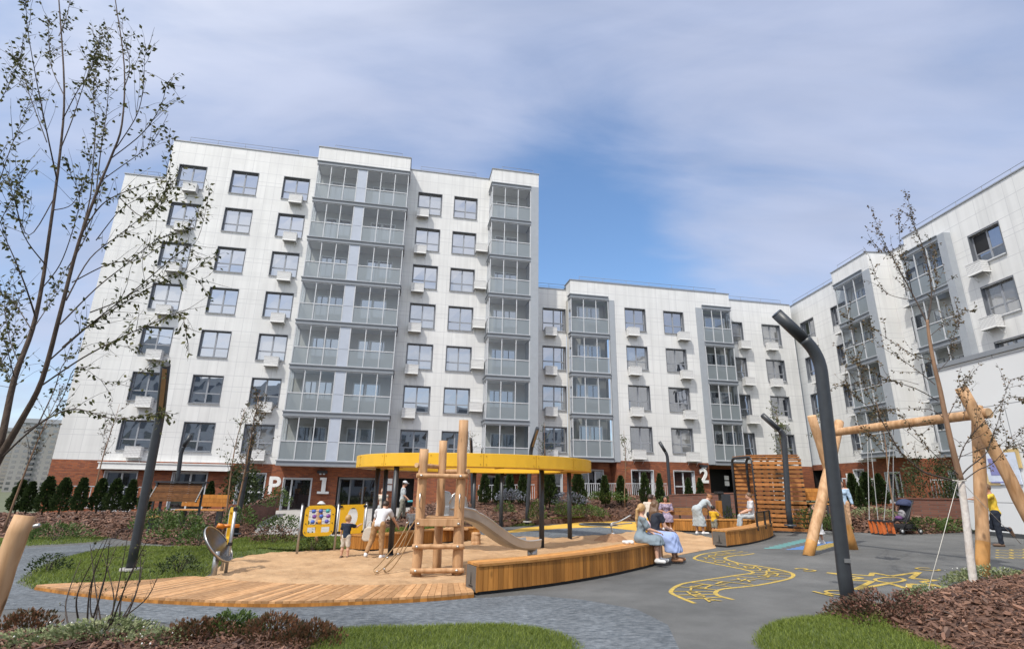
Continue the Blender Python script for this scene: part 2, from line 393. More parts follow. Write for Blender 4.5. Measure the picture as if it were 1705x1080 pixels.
def put_ac(par,u,z,y=0.):
    o=link('air_conditioner_basket',AC[0],par,0,(u,y,z)); link('bracket',AC[1],o)
def balcony_meshes(W,Dp,cells,left=True,right=True,h=2.9):
    """cells: list of (x0,x1,'g' glazed | 's' solid). origin at the left end on the wall face, bottom of slab"""
    sl=MB(); st=.30
    yl=lambda o:-Dp-o
    x0=-.03 if left else 0; x1=W+.03 if right else W
    sl.box(x0,x1,yl(.03),0,.05,.24,0); sl.box(x0-.05*left,x1+.05*right,yl(.09),0,.243,.30,0); sl.box(x0-.02*left,x1+.02*right,yl(.055),0,0,.047,0)
    sl.quad((.08,-.02,-.004),(.08,-Dp+.06,-.004),(W-.08,-Dp+.06,-.004),(W-.08,-.02,-.004),1)
    fr=MB(); ry=st+1.12; t=.055; top=h-.004
    bounds=sorted({c[0] for c in cells}|{c[1] for c in cells})
    for b in bounds:
        x=min(max(b,t/2),W-t/2); fr.box(x-t/2,x+t/2,-Dp,-Dp+.07,st+.002,top)
    solid=MB(); gz_=MB(); pn=MB(); rl=MB()
    for a,b,k in cells:
        a2=max(a,0)+t/2+.0; b2=min(b,W)-t/2
        if a<=0: a2=t
        if b>=W: b2=W-t
        if k=='g':
            fr.box(a2,b2,-Dp+.003,-Dp+.067,ry-.03,ry+.03); fr.box(a2,b2,-Dp+.003,-Dp+.067,top-.06,top); fr.box(a2,b2,-Dp+.003,-Dp+.067,st+.002,st+.05)
            gz_.quad((a2,-Dp+.035,ry+.03),(b2,-Dp+.035,ry+.03),(b2,-Dp+.035,top-.06),(a2,-Dp+.035,top-.06))
            pn.quad((a2,-Dp+.035,st+.05),(b2,-Dp+.035,st+.05),(b2,-Dp+.035,ry-.03),(a2,-Dp+.035,ry-.03))
            n=max(2,int((b2-a2)/.11))
            for i in range(1,n): x=a2+(b2-a2)*i/n; rl.box(x-.011,x+.011,-Dp+.10,-Dp+.122,st,ry+.0)
            rl.box(a2,b2,-Dp+.095,-Dp+.127,ry+.002,ry+.035)
        else:
            solid.box(a2,b2,-Dp+.01,-Dp+.05,st+.002,ry-.01); solid.box(a2,b2,-Dp+.01,-Dp+.05,ry+.01,top)
    for side,on in ((0,left),(1,right)):
        if not on: continue
        xx=0 if side==0 else W-.05
        ys=[-Dp+.072,-Dp*.5,-.03]
        fr.box(xx,xx+.05,-.055,-.002,st+.002,top)
        if Dp>.9: fr.box(xx,xx+.05,-Dp*.5-.025,-Dp*.5+.025,st+.002,top)
        segs=[(-Dp+.072,-Dp*.5-.027),(-Dp*.5+.027,-.058)] if Dp>.9 else [(-Dp+.072,-.058)]
        xm=xx+.025
        for a,b in segs:
            fr.box(xx,xx+.05,a,b,ry-.03,ry+.03); fr.box(xx,xx+.05,a,b,top-.06,top)
            gz_.quad((xm,a,ry+.03),(xm,b,ry+.03),(xm,b,top-.06),(xm,a,top-.06)); pn.quad((xm,a,st+.01),(xm,b,st+.01),(xm,b,ry-.03),(xm,a,ry-.03))
    return dict(slab=sl.mesh('balcony',[M_slab,M_soff]),frame=fr.mesh('glazing_frame',M_lightfr),glass=gz_.mesh('glazing',M_bglass),panel=pn.mesh('parapet_panel',M_frost),rail=rl.mesh('railing',M_rail),solid=solid.mesh('infill_panel',M_lav) if solid.v else None)
def loggia_door_mesh(w):
    d=MB()
    xs=[0,.75,.75+(w-.75)]
    for a,b,c in ((0,.8,.02),(.8,w,.85)):
        for q in ((a,a+.08,c,2.15),(b-.08,b,c,2.15)): d.box(q[0],q[1],-.05,-.004,q[2],q[3],0)
        d.box(a+.08,b-.08,-.05,-.004,2.07,2.15,0); d.box(a+.08,b-.08,-.05,-.004,c,c+.08,0)
    p=MB()
    for a,b,c in ((0,.8,.02),(.8,w,.85)): p.quad((a+.08,-.02,c+.08),(b-.08,-.02,c+.08),(b-.08,-.02,2.07),(a+.08,-.02,2.07))
    return d.mesh('balcony_door',M_white2),p.mesh('pane',M_pane)
LD=loggia_door_mesh(1.75)
def put_balcony(par,bm_,u,z,y=0.,doors=(),closed=True):
    o=link('balcony',bm_['slab'],par,0,(u,y,z))
    if not closed: return o
    link('glazing_frame',bm_['frame'],o); link('glazing',bm_['glass'],o); link('parapet_panel',bm_['panel'],o); link('railing',bm_['rail'],o)
    if bm_['solid']: link('infill_panel',bm_['solid'],o)
    for d in doors:
        e=link('balcony_door',LD[0],o,0,(d+WR.uniform(-.12,.12),-.006,.302)); q_=link('pane',LD[1],o,0,e.location)
        if WR.random()<.35: q_.material_slots[0].link='OBJECT'; q_.material_slots[0].material=M_pane2
    return o
def coping(mb,u0,u1,y0,y1,z,ov=.05):
    mb.box(u0-ov,u1+ov,y0-ov,y1+.2,z,z+.06)
def roof_rail(par,u0,u1,y,z):
    mb=MB(); mb.tube([(u0,y,z+.42),(u1,y,z+.42)],.014,6); mb.tube([(u0,y,z+.2),(u1,y,z+.2)],.010,6)
    n=max(2,int(abs(u1-u0)/1.6))
    for i in range(n+1):
        u=u0+(u1-u0)*i/n; mb.tube([(u,y,z),(u,y,z+.42)],.012,6)
    return mb.build('roof_railing',M_rail,par)
def opening(par,name,u0,u1,z0,z1,y=0.,mull=(.5,),tr=None,deep=.25,fmat=None):
    w,h=u1-u0,z1-z0
    fr=MB(); t=.07; fm=fmat or M_lightfr
    fr.box(-.05,0,-.03,deep,0,h+.05,1); fr.box(w,w+.05,-.03,deep,0,h+.05,1); fr.box(0,w,-.03,deep,h,h+.05,1)
    a0,a1=deep-.1,deep-.01
    fr.box(0,t,a0,a1,0,h); fr.box(w-t,w,a0,a1,0,h); fr.box(t,w-t,a0,a1,0,t); fr.box(t,w-t,a0,a1,h-t,h)
    xs=[t]
    for k in mull: fr.box(w*k-.05,w*k+.05,a0-.003,a1,t,h-t); xs+=[w*k-.05,w*k+.05]
    xs.append(w-t); p=MB()
    for a,b in zip(xs[::2],xs[1::2]):
        if tr:
            fr.box(a,b,a0,a1,h*tr-.04,h*tr+.04)
            p.quad((a,deep-.05,t),(b,deep-.05,t),(b,deep-.05,h*tr-.04),(a,deep-.05,h*tr-.04)); p.quad((a,deep-.05,h*tr+.04),(b,deep-.05,h*tr+.04),(b,deep-.05,h-t),(a,deep-.05,h-t))
        else: p.quad((a,deep-.05,t),(b,deep-.05,t),(b,deep-.05,h-t),(a,deep-.05,h-t))
    f=fr.build(name,[fm,M_lightfr],par,0,(u0,y,z0)); p.build('pane',MATS['ground_floor_glass'],f)
    return f
glassmat('ground_floor_glass',.13,(.012,.013,.015),.015,0)
FL=2.9
# ------------------------------------------------------------------ the eight storey block on the left
PHI=.1939
tw=thing('apartment_building','tallest white apartment block on the left with entrance number 1','apartment building',(0,36.734,0),PHI)
cols=[(-23.45,True,.62),(-20.08,False,0),(-16.66,True,.60),(-7.22,True,-.04),(-4.56,False,0)]
heads=[5.18+FL*k for k in range(7)]
holes=[(u,u+1.7,hd-1.7,hd) for u,_,_ in cols for hd in heads]
mb=MB()
h1=[h for h in holes if h[3]<21.6]
wall(mb,-26.6,-24.15,2.85,21.4,[h for h in holes if h[0]<-24.15])
wall(mb,-24.15,1.58,2.85,24.4,[h for h in holes if h[0]>-24.15])
mb.quad((-26.6,14,2.85),(-26.6,0,2.85),(-26.6,0,21.4),(-26.6,14,21.4)); mb.quad((-24.15,14,21.3),(-24.15,0,21.3),(-24.15,0,24.4),(-24.15,14,24.4))
mb.quad((1.58,0,2.85),(1.58,14,2.85),(1.58,14,24.4),(1.58,0,24.4)); mb.quad((1.58,14,-2),(-26.6,14,-2),(-26.6,14,21.4),(1.58,14,21.4))
for u0,u1 in ((-14.3,-7.97),(-1.95,1.58)):
    mb.box(u0,u1,-1.42,-.004,23.352,24.44)
mb.build('wall',M_white,tw)
mb=MB(); mb.quad((-24.15,0,24.3),(1.58,0,24.3),(1.58,14,24.3),(-24.15,14,24.3)); mb.quad((-26.6,0,21.3),(-24.15,0,21.3),(-24.15,14,21.3),(-26.6,14,21.3)); mb.build('roof',M_cop,tw)
mb=MB(); coping(mb,-24.15,-14.36,0,0,24.4); coping(mb,-7.9,-2.01,0,0,24.4); coping(mb,-14.3,-7.97,-1.42,0,24.44); coping(mb,-1.95,1.58,-1.42,0,24.44); coping(mb,-26.6,-24.21,0,0,21.4); mb.build('parapet_coping',M_cop,tw)
mb=MB(); mb.quad((1.0,-1.425,2.76),(1.584,-1.425,2.76),(1.584,-1.425,23.35),(1.0,-1.425,23.35)); mb.quad((1.584,-1.425,2.76),(1.584,-.004,2.76),(1.584,-.004,23.35),(1.584,-1.425,23.35)); mb.quad((1.0,-.004,2.76),(1.0,-1.425,2.76),(1.0,-1.425,23.35),(1.0,-.004,23.35)); mb.quad((1.0,-.004,2.76),(1.584,-.004,2.76),(1.584,-1.425,2.76),(1.0,-1.425,2.76))
mb.build('corner_pier',M_grey,tw)
for a,b,y in ((-23.2,-16,.1),(-13.3,-8.6,-1.2),(-7.2,-3.0,.15),(-1.2,1.2,-1.2)): roof_rail(tw,a,b,y,24.46)
roof_rail(tw,-26.2,-24.6,.2,21.46)
for (u,ac,du) in cols:
    for k,hd in enumerate(heads):
        put_window(tw,W17,u,hd-1.7)
        if ac: put_ac(tw,u+du,hd-1.7-.40)
for k in range(1,7): put_ac(tw,-2.86,5.18-1.7+FL*(k-1)-.9+2.0-.9)
cellsA=[(0,.93,'g'),(.93,1.86,'g'),(1.86,2.72,'g'),(2.72,3.38,'s'),(3.38,4.34,'g'),(4.34,5.30,'g'),(5.30,6.25,'g')]
BA=balcony_meshes(6.25,1.4,cellsA); BB=balcony_meshes(2.93,1.4,[(0,.98,'g'),(.98,1.96,'g'),(1.96,2.93,'g')],True,False)
for k in range(8):
    z=2.75+FL*k
    put_balcony(tw,BA,-14.25,z,0,(.75,3.75),k<7); put_balcony(tw,BB,-1.93,z,0,(.5,),k<7)
for u0,u1 in ((-14.2,-8.02),(-1.9,.99)): MB().quad((u0,-.006,2.9),(u1,-.006,2.9),(u1,-.006,23.0),(u0,-.006,23.0)).build('loggia_wall',M_inner,tw)
mb=MB()
gh=[(-23.74,-22.08,.0,2.24),(-20.17,-18.33,.15,2.25),(-16.6,-15.06,.5,2.27),(-13.99,-12.38,-.6,2.03),(-10.85,-8.4,-.6,2.17),(-7.3,-6.16,-.6,2.17),(-1.7,0.0,.1,2.4)]
wall(mb,-26.6,1.58,-2.2,2.85,gh); mb.quad((-26.6,14,-2.2),(-26.6,0,-2.2),(-26.6,0,2.85),(-26.6,14,2.85)); mb.quad((1.58,0,-2.2),(1.58,14,-2.2),(1.58,14,2.85),(1.58,0,2.85))
mb.box(.98,1.56,-1.38,-.004,-1.5,2.755)
mb.build('brick_wall',M_brick,tw)
opening(tw,'terrace_door',*gh[0]); opening(tw,'ground_floor_window',*gh[1]); opening(tw,'ground_floor_window',*gh[2],tr=.4); opening(tw,'glass_door',*gh[3],mull=(.28,),fmat=M_lightfr); opening(tw,'ground_floor_window',*gh[6],tr=.55)
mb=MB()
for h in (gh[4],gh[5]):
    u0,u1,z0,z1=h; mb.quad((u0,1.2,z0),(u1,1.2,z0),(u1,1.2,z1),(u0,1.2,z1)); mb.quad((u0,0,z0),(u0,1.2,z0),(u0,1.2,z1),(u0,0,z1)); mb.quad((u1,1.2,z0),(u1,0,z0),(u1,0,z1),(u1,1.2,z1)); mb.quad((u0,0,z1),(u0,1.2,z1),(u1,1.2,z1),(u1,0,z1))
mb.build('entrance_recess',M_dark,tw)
e1=opening(tw,'entrance_door',-10.8,-8.45,-.6,2.1,.9,mull=(.28,.62),fmat=M_frame)
mb=MB(); mb.box(-23.98,-17.0,-.45,-.004,2.42,2.70); mb.box(-24.03,-16.95,-.5,-.004,2.703,2.76); mb.box(-24.0,-16.98,-.47,-.004,2.36,2.417); mb.build('door_canopy',M_white2,tw)
mb=MB(); mb.box(-7.95,-7.52,-.03,-.004,1.82,2.14); mb.box(-7.95,-7.52,-.03,-.004,1.40,1.75); mb.build('notice_plate',M_white2,tw)
# ------------------------------------------------------------------ the five storey block in the middle
mid=thing('apartment_building','five storey white apartment block in the middle with entrance number 2','apartment building',(0,36.734,0),PHI)
Y0=-.62; YR=.5
hm=[5.91+FL*k for k in range(4)]
mb=MB()
hb=[(8.37,10.0,hd-1.66,hd) for hd in hm]+[(11.5,13.06,hd-1.66,hd) for hd in hm]
wall(mb,7.55,14.15,3.6,15.12,hb,Y0); wall(mb,4.2,17.1,15.12,16.45,(),Y0); wall(mb,17.1,17.101,3.6,16.45,(),Y0)
ha=[(2.43,4.12,hd-.13-1.66,hd-.13) for hd in hm]; he=[(17.2,18.78,hd-.03-1.62,hd-.03) for hd in hm]+[(20.55,22.15,hd-.03-1.62,hd-.03) for hd in hm]
wall(mb,1.58,4.2,2.85,16.05,ha,YR); wall(mb,17.1,23.4,3.6,16.45,he,YR)
mb.quad((4.2,YR,15.12),(4.2,Y0,15.12),(4.2,Y0,16.45),(4.2,YR,16.45)); mb.quad((17.1,Y0,15.12),(17.1,YR,15.12),(17.1,YR,16.45),(17.1,Y0,16.45))
mb.quad((17.1,-.1,3.6),(17.1,YR,3.6),(17.1,YR,15.2),(17.1,-.1,15.2))
mb.build('wall',M_whiteM,mid)
mb=MB(); mb.quad((1.58,YR,15.95),(4.2,YR,15.95),(4.2,14,15.95),(1.58,14,15.95)); mb.quad((4.2,Y0,16.35),(17.1,Y0,16.35),(17.1,14,16.35),(4.2,14,16.35)); mb.quad((17.1,YR,16.35),(23.4,YR,16.35),(23.4,14,16.35),(17.1,14,16.35)); mb.build('roof',M_cop,mid)
mb=MB(); coping(mb,1.64,4.14,YR,YR,16.05); coping(mb,4.2,17.1,Y0,Y0,16.45); coping(mb,17.16,23.3,YR,YR,16.45); mb.box(4.15,4.26,Y0+.21,YR+.3,16.452,16.51); mb.build('parapet_coping',M_cop,mid)
roof_rail(mid,1.7,4.1,YR+.1,16.08); roof_rail(mid,5.0,16.2,Y0+.3,16.5); roof_rail(mid,17.3,22.8,YR+.3,16.5)
for hd in hm:
    put_window(mid,W17b if 0 else W16,8.4,hd-1.67,Y0); put_window(mid,W16,11.49,hd-1.67,Y0)
    put_window(mid,W17,2.42,hd-.13-1.68,YR); put_window(mid,W16,17.2,hd-.03-1.66,YR); put_window(mid,W16,20.57,hd-.03-1.66,YR)
    z=hd-1.67
    put_ac(mid,2.5,z-.58,YR); put_ac(mid,8.42,z-.48,Y0); put_ac(mid,12.45,z-.52,Y0); put_ac(mid,18.25,z-.5,YR); put_ac(mid,20.65,z-.48,YR)
BC=balcony_meshes(2.9,.6,[(0,.97,'g'),(.97,1.93,'g'),(1.93,2.9,'g')],True,False); BD=balcony_meshes(2.4,.6,[(0,.8,'g'),(.8,1.6,'g'),(1.6,2.4,'g')],False,True)
for k in range(5):
    z=3.47+FL*k
    put_balcony(mid,BC,4.2,z,-.06,(.6,),k<4); put_balcony(mid,BD,14.68,z,-.06,(.35,),k<4)
for a,b in ((7.14,7.56),(14.14,14.66)):
    mb=MB(); mb.box(a,b,Y0-.045,Y0+.1,3.5,15.12); mb.build('balcony_pier',M_grey,mid)
# loggias cut back into the block
for u0,u1 in ((4.22,7.13),(14.66,17.08)):
    mb=MB()
    mb.quad((u0,.5,3.5),(u1,.5,3.5),(u1,.5,15.1),(u0,.5,15.1)) if u0<10 else mb.quad((u0,.49,3.5),(u1,.49,3.5),(u1,.49,15.1),(u0,.49,15.1))
    mb.quad((u0+.0,-.06,3.5),(u0+.0,.5,3.5),(u0+.0,.5,15.1),(u0+.0,-.06,15.1)); mb.quad((u1,.5,3.5),(u1,-.06,3.5),(u1,-.06,15.1),(u1,.5,15.1))
    mb.build('loggia_wall',M_inner,mid)
mb=MB()
gm=[(8.35,9.9,.9,2.98),(11.45,12.95,1.25,3.0),(14.45,16.9,.6,3.25)]
wall(mb,7.3,14.15,-1.5,3.598,[h for h in gm[:2]],Y0); wall(mb,1.58,8,-1.5,3.6,[(2.55,3.75,1.15,2.78)],YR); wall(mb,14.15,23.4,-1.5,3.598,[gm[2],(19.9,20.9,1.1,3.1)],YR)
mb.quad((7.3,YR,-1.5),(7.3,Y0,-1.5),(7.3,Y0,3.598),(7.3,YR,3.598)); mb.quad((14.15,Y0,-1.5),(14.15,YR,-1.5),(14.15,YR,3.598),(14.15,Y0,3.598))
mb.build('brick_wall',M_brick,mid)
opening(mid,'terrace_door',*gm[0],Y0,mull=(.42,)); opening(mid,'ground_floor_window',*gm[1],Y0,tr=.42); opening(mid,'ground_floor_window',2.55,3.75,1.15,2.78,YR,tr=.45)
opening(mid,'ground_floor_window',5.1,6.6,1.2,2.95,YR-.3,mull=(.33,.66)); opening(mid,'glass_door',19.9,20.9,1.1,3.1,YR,mull=())
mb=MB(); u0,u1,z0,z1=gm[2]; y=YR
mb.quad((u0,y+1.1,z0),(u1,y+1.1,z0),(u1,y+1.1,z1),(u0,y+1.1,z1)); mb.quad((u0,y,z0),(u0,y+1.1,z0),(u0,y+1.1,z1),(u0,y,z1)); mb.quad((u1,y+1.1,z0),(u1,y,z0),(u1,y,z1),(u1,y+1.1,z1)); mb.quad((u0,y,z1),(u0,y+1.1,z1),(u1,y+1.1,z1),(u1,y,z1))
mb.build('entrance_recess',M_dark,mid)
mb=MB(); mb.box(15.95,16.3,-.0,.03,2.5,2.8); mb.box(15.95,16.3,-.0,.03,2.1,2.42); mb.build('notice_plate',M_white2,mid,0,(0,.44,0))
# ------------------------------------------------------------------ the wing that runs forward on the right
PR=1.6207+math.pi
wg=thing('apartment_building','white five storey wing running forward along the right side of the yard','apartment building',(23.9581,30,0),PR)
# local x = -u (towards the camera), outward = -y
YE,YF,YJ=-.95,-.12,.4
ZT=16.72
mb=MB()
hg=[]; tops=[4.393+1.79-.0+FL*k-.1 for k in range(4)]
for hd in tops:
    hg+= [(-11.5,-9.75,hd-1.68,hd),(-7.57,-5.95,hd-1.68,hd)]
hj=[(-.75,.55,hd+.12-1.68,hd+.12) for hd in tops]; hk=[(4.3,6.02,hd-1.6,hd) for hd in tops]+[(9.3,11.0,hd-1.6,hd) for hd in tops]
wall(mb,-13.2,-5.55,3.75,16.6,hg,0); wall(mb,-5.55,-1.9,15.6,ZT,(),YE); wall(mb,-1.9,.35,3.75,16.6,hj,YJ); wall(mb,3.35,16,3.75,ZT,hk,YF); wall(mb,.2,3.35,15.5,ZT,(),YF)
mb.quad((-5.55,0,15.6),(-5.55,YE,15.6),(-5.55,YE,ZT),(-5.55,0,ZT)); mb.quad((-1.9,YE,3.75),(-1.9,YJ,3.75),(-1.9,YJ,ZT),(-1.9,YE,ZT)); mb.quad((.2,YJ,15.5),(.2,YF,15.5),(.2,YF,ZT),(.2,YJ,ZT)); mb.quad((16,YF,3),(16,12,3),(16,12,ZT),(16,YF,ZT))
mb.build('wall',M_whiteW,wg)
mb=MB(); mb.quad((-13.2,YJ,16.5),(16,YJ,16.5),(16,12,16.5),(-13.2,12,16.5)); mb.quad((-5.55,YE,16.5),(-1.9,YE,16.5),(-1.9,YJ,16.5),(-5.55,YJ,16.5)); mb.build('roof',M_cop,wg)
mb=MB(); coping(mb,-13.2,-5.62,0,0,16.6); coping(mb,-5.55,-1.9,YE,YE,ZT); coping(mb,-1.84,.14,YJ,YJ,16.6); coping(mb,.2,16,YF,YF,ZT); mb.box(-1.95,-1.85,YE+.21,YJ+.3,ZT+.001,ZT+.06); mb.build('parapet_coping',M_cop,wg)
roof_rail(wg,-12.5,-6.2,.25,16.65); roof_rail(wg,-5.2,-2.3,YE+.3,ZT+.06); roof_rail(wg,.6,15,YF+.3,ZT+.06)
for hd in tops:
    put_window(wg,W17,-11.48,hd-1.69); put_window(wg,W16,-7.55,hd-1.68); put_window(wg,W16,-.95,hd+.12-1.69,YJ); put_window(wg,W17,4.32,hd-1.66,YF); put_window(wg,W17,9.3,hd-1.66,YF)
    z=hd-1.68
    put_ac(wg,-6.9,z-.5); put_ac(wg,-10.4,z-.5); put_ac(wg,-.9,z-.45,YJ); put_ac(wg,4.2,z-.50,YF)
BE=balcony_meshes(2.95,.9,[(0,.98,'g'),(.98,1.96,'g'),(1.96,2.95,'g')],True,False); BF=balcony_meshes(2.75,.9,[(0,.92,'g'),(.92,1.84,'g'),(1.84,2.75,'g')],True,False)
for k in range(5):
    z=3.65+FL*k+.25
    put_balcony(wg,BE,-5.5,z,-.05,(.6,),k<4); put_balcony(wg,BF,.15,z-.2,YF+.55,(.5,),k<4)
mb=MB(); mb.box(-2.53,-1.905,YE-.04,YE+.3,3.8,15.6); mb.build('balcony_pier',M_grey,wg); mb=MB(); mb.box(2.92,3.36,YF-.40,YF+.1,3.8,15.55); mb.build('balcony_pier',M_grey,wg)
mb=MB()
mb.quad((-5.5,-.045,3.9),(-2.5,-.045,3.9),(-2.5,-.045,15.6),(-5.5,-.045,15.6)); mb.build('loggia_wall',M_inner,wg); mb=MB(); mb.quad((.15,YJ+.03,3.8),(2.93,YJ+.03,3.8),(2.93,YJ+.03,15.5),(.15,YJ+.03,15.5)); mb.quad((2.92,YJ+.03,3.8),(2.92,YF,3.8),(2.92,YF,15.5),(2.92,YJ+.03,15.5))
mb.build('loggia_wall',M_inner,wg)
mb=MB(); gw=[(-7.9,-6.9,1.0,3.25),(-4.9,-3.7,1.2,3.0),(-.6,.5,1.2,3.0),(-12.6,-9.3,.8,3.35)]
wall(mb,-13.2,-5.5,-1,3.748,[gw[0],gw[3]],0); wall(mb,-5.5,-1.9,-1,3.9,[gw[1]],-.05); wall(mb,-1.9,16,-1,3.748,[gw[2]],YJ); mb.quad((-1.9,-.05,-1),(-1.9,YJ,-1),(-1.9,YJ,3.748),(-1.9,-.05,3.748))
mb.build('brick_wall',M_brick,wg)
opening(wg,'terrace_door',*gw[0],0); opening(wg,'ground_floor_window',*gw[1],-.05); opening(wg,'ground_floor_window',*gw[2],YJ)
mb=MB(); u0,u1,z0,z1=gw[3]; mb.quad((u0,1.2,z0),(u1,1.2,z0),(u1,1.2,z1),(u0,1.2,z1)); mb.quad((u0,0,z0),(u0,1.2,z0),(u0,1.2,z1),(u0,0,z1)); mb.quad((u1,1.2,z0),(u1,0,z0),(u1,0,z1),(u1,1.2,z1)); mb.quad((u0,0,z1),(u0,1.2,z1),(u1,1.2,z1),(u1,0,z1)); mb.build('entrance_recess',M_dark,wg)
mb=MB(); mb.box(-8.75,-8.3,-.03,-.003,2.75,3.05); mb.box(-8.75,-8.3,-.03,-.003,2.3,2.67); mb.build('notice_plate',M_white2,wg)
# the one sash that stands open on the top floor of the wing
hd=tops[3]; z=hd-1.66; mb=MB(); mb.box(4.32+.07,4.32+.80,YF+.17,YF+.19,z+.66,z+1.6); mb.build('open_sash_dark_panel',M_dark,wg)  # solid black box before the pane, painted darkness of the room behind
mb=MB(); Mo=Matrix.Translation((4.32+.07,YF+.17,0))@Matrix.Rotation(R(62),4,'Z')
for q in ((0,.06,z+.64,z+1.63),(.66,.72,z+.64,z+1.63),(.06,.66,z+.64,z+.70),(.06,.66,z+1.57,z+1.63)): mb.box(q[0],q[1],0,.05,q[2],q[3],0,Mo)
mb.build('open_sash',M_lightfr,wg)
# ------------------------------------------------------------------ low white pavilion at the right edge
pv=thing('service_building','plain white panelled pavilion at the right edge, behind the information board','building',(16.1,19.85,0),PR)
M_bigpan=brickmat('large_white_panels',(.72,.735,.75),(.71,.725,.74),(.30,.31,.33),4.2,1.55,.016,rough=.45,bump=.1,offset=.45,var=.04)
mb=MB(); mb.box(0,14,0,.9,-.3,6.3); mb.build('wall',M_bigpan,pv)
mb=MB(); mb.box(-.06,14.06,-.07,.97,6.301,6.46); mb.build('roof_coping',M_slab,pv)
mb=MB(); mb.box(-.005,14.,-.012,-.002,-.3,.62); mb.build('base_strip',mat('dark_plinth',(.06,.065,.07),.6),pv)
# ------------------------------------------------------------------ far tower blocks at the left
def far_block(x,y,w,d,h,cols_,rows,label,z0=-6,cA=(.25,.245,.235),cB=(.07,.078,.09)):
    t=thing('tower_block',label,'tower block',(x,y,z0),.35)
    mA=mat('far_wall_'+str(int(cA[0]*1000)),cA,.8,0,.06,.1); b=MB(); b.box(-w/2,w/2,0,d,0,h); b.build('wall',mA,t)
    b=MB(); b.box(-w/2-.3,w/2+.3,-.3,d+.3,h,h+1.2); b.build('roof',M_cop,t)
    b=MB(); pp=MB(); fw=w/cols_; fh=h/rows
    for i in range(cols_):
        for j in range(rows):
            if (i+1)%3==0:
                b.box(-w/2+fw*(i+.06),-w/2+fw*(i+.94),-.8,-.005,fh*(j+.1),fh*(j+.48))
                pp.quad((-w/2+fw*(i+.06),-.02,fh*(j+.5)),(-w/2+fw*(i+.94),-.02,fh*(j+.5)),(-w/2+fw*(i+.94),-.02,fh*(j+.95)),(-w/2+fw*(i+.06),-.02,fh*(j+.95)))
            else:
                pp.quad((-w/2+fw*(i+.25),-.02,fh*(j+.35)),(-w/2+fw*(i+.75),-.02,fh*(j+.35)),(-w/2+fw*(i+.75),-.02,fh*(j+.85)),(-w/2+fw*(i+.25),-.02,fh*(j+.85)))
    if b.v: b.build('balconies',mat('far_balcony',cB,.7),t)
    pp.build('windows',glassmat('far_glass',.15,(.05,.055,.065),.05,0),t)
    return t
p=D(75,705,150); far_block(p.x,150,11,14,p.z+6,6,16,'pale high rise with dark balcony stacks far away beyond the left end of the yard')
p=D(25,718,190); far_block(p.x,190,24,14,p.z+6,9,18,'beige high rise, the farther one half hidden by the birch trunk at the left edge',cA=(.24,.225,.20),cB=(.10,.10,.10))

# ------------------------------------------------------------------ the block across the yard, behind the camera, that darkens the lower panes
op=thing('apartment_building','opposite apartment block whose dark roofline shows mirrored in the lower windows','apartment building',(-10,-34,0),math.pi)
mb=MB(); mb.box(-55,2,0,14,-3,15.5); mb.box(2,22,0,14.2,-3,19.5); mb.box(22,70,.02,14,-3,24.5); mb.build('wall',M_bigpan,op)
mb=MB(); pn=MB()
for i in range(40):
    for j in range(7):
        u=-53+i*3.05; z=1.2+j*2.95; zt_=15.5 if u<0 else 19.5 if u<20 else 24.5
        if z+1.7<zt_-.6: mb.box(u-.08,u+1.78,-.06,-.01,z-.08,z+1.78); pn.quad((u,-.065,z),(u+1.7,-.065,z),(u+1.7,-.065,z+1.7),(u,-.065,z+1.7))
mb.build('window_frames',M_frame,op); pn.build('panes',MATS['ground_floor_glass'],op)
# ================================================================== GROUND
M_ground=mat('dull_ground',(.10,.11,.06),.95,0,.25,.3,.4,8)
M_rubber=mat('grey_rubber_surface',(.082,.085,.086),.85,0,0,.55,.5,110,detail=12,col2=(.138,.140,.139),speck=.22,stain=.10)
M_path=mat('blue_grey_crumb_path',(.045,.058,.072),.85,0,0,10,1.0,18,col2=(.185,.205,.228),stretch=(1,1.7,1),detail=13,speck=.25,stain=.12)
M_sand=mat('play_sand',(.34,.205,.105),.95,0,0,1.3,1.0,7,col2=(.47,.31,.175),detail=12,speck=.12,stain=.08)
M_yellow=mat('yellow_rubber',(.58,.35,.05),.8,0,.08,1.2,.2,60,speck=.15,stain=.08)
M_concrete=mat('pale_paving',(.36,.345,.33),.85,0,.1,.9,.2,30,detail=8,speck=.1,stain=.08)
M_soil=mat('bark_soil',(.095,.05,.034),.95,0,.35,3,.8,12)
M_grassbase=mat('lawn_base',(.06,.085,.02),.9,0,.35,1.5,.6,40)
M_chip=leafmat('bark_chip',(.035,.017,.012),(.25,.135,.09),0.)
M_blade=leafmat('grass_blade',(.08,.125,.018),(.25,.30,.06),.35)
BA_=np.array([math.cos(PHI),math.sin(PHI)]); BN_=np.array([math.sin(PHI),-math.cos(PHI)])
def bp(u,v,dz=.65):           # a point in front of the tall block: u along it, v metres out
    q=np.array([0,36.734])+BA_*u+BN_*v
    return Vector((q[0],q[1],gz(q[0])+dz))
g=grid_mesh('ground',[-1500,-400,-120,-60,-30,0,30,60,120,400,1500],[-600,-100,-20,0,20,60,120,300,700,2000],lambda x,y:TILT*max(-60,min(60,x))-.05,M_ground,False); struct(link('ground',g))
def PX(*pts): return [G(x,y) for x,y in pts]
sheet('rubber_paving',[(-30,2),(28,2),(28,26),(12,30),(-24,30)],.0,M_rubber)
path_px=[(-160,925),(0,914),(100,909),(165,904),(190,908),(120,924),(60,945),(28,970),(62,985),(250,1006),(430,1013),(600,1010),(790,996),(880,990),(975,999),(1060,1014),(1112,1040),(1140,1100),(900,1150),(400,1110),(330,1046),(240,1032),(150,1020),(20,1014),(-40,1016),(-300,1000)]
sheet('rubber_path',PX(*path_px),.006,M_path)
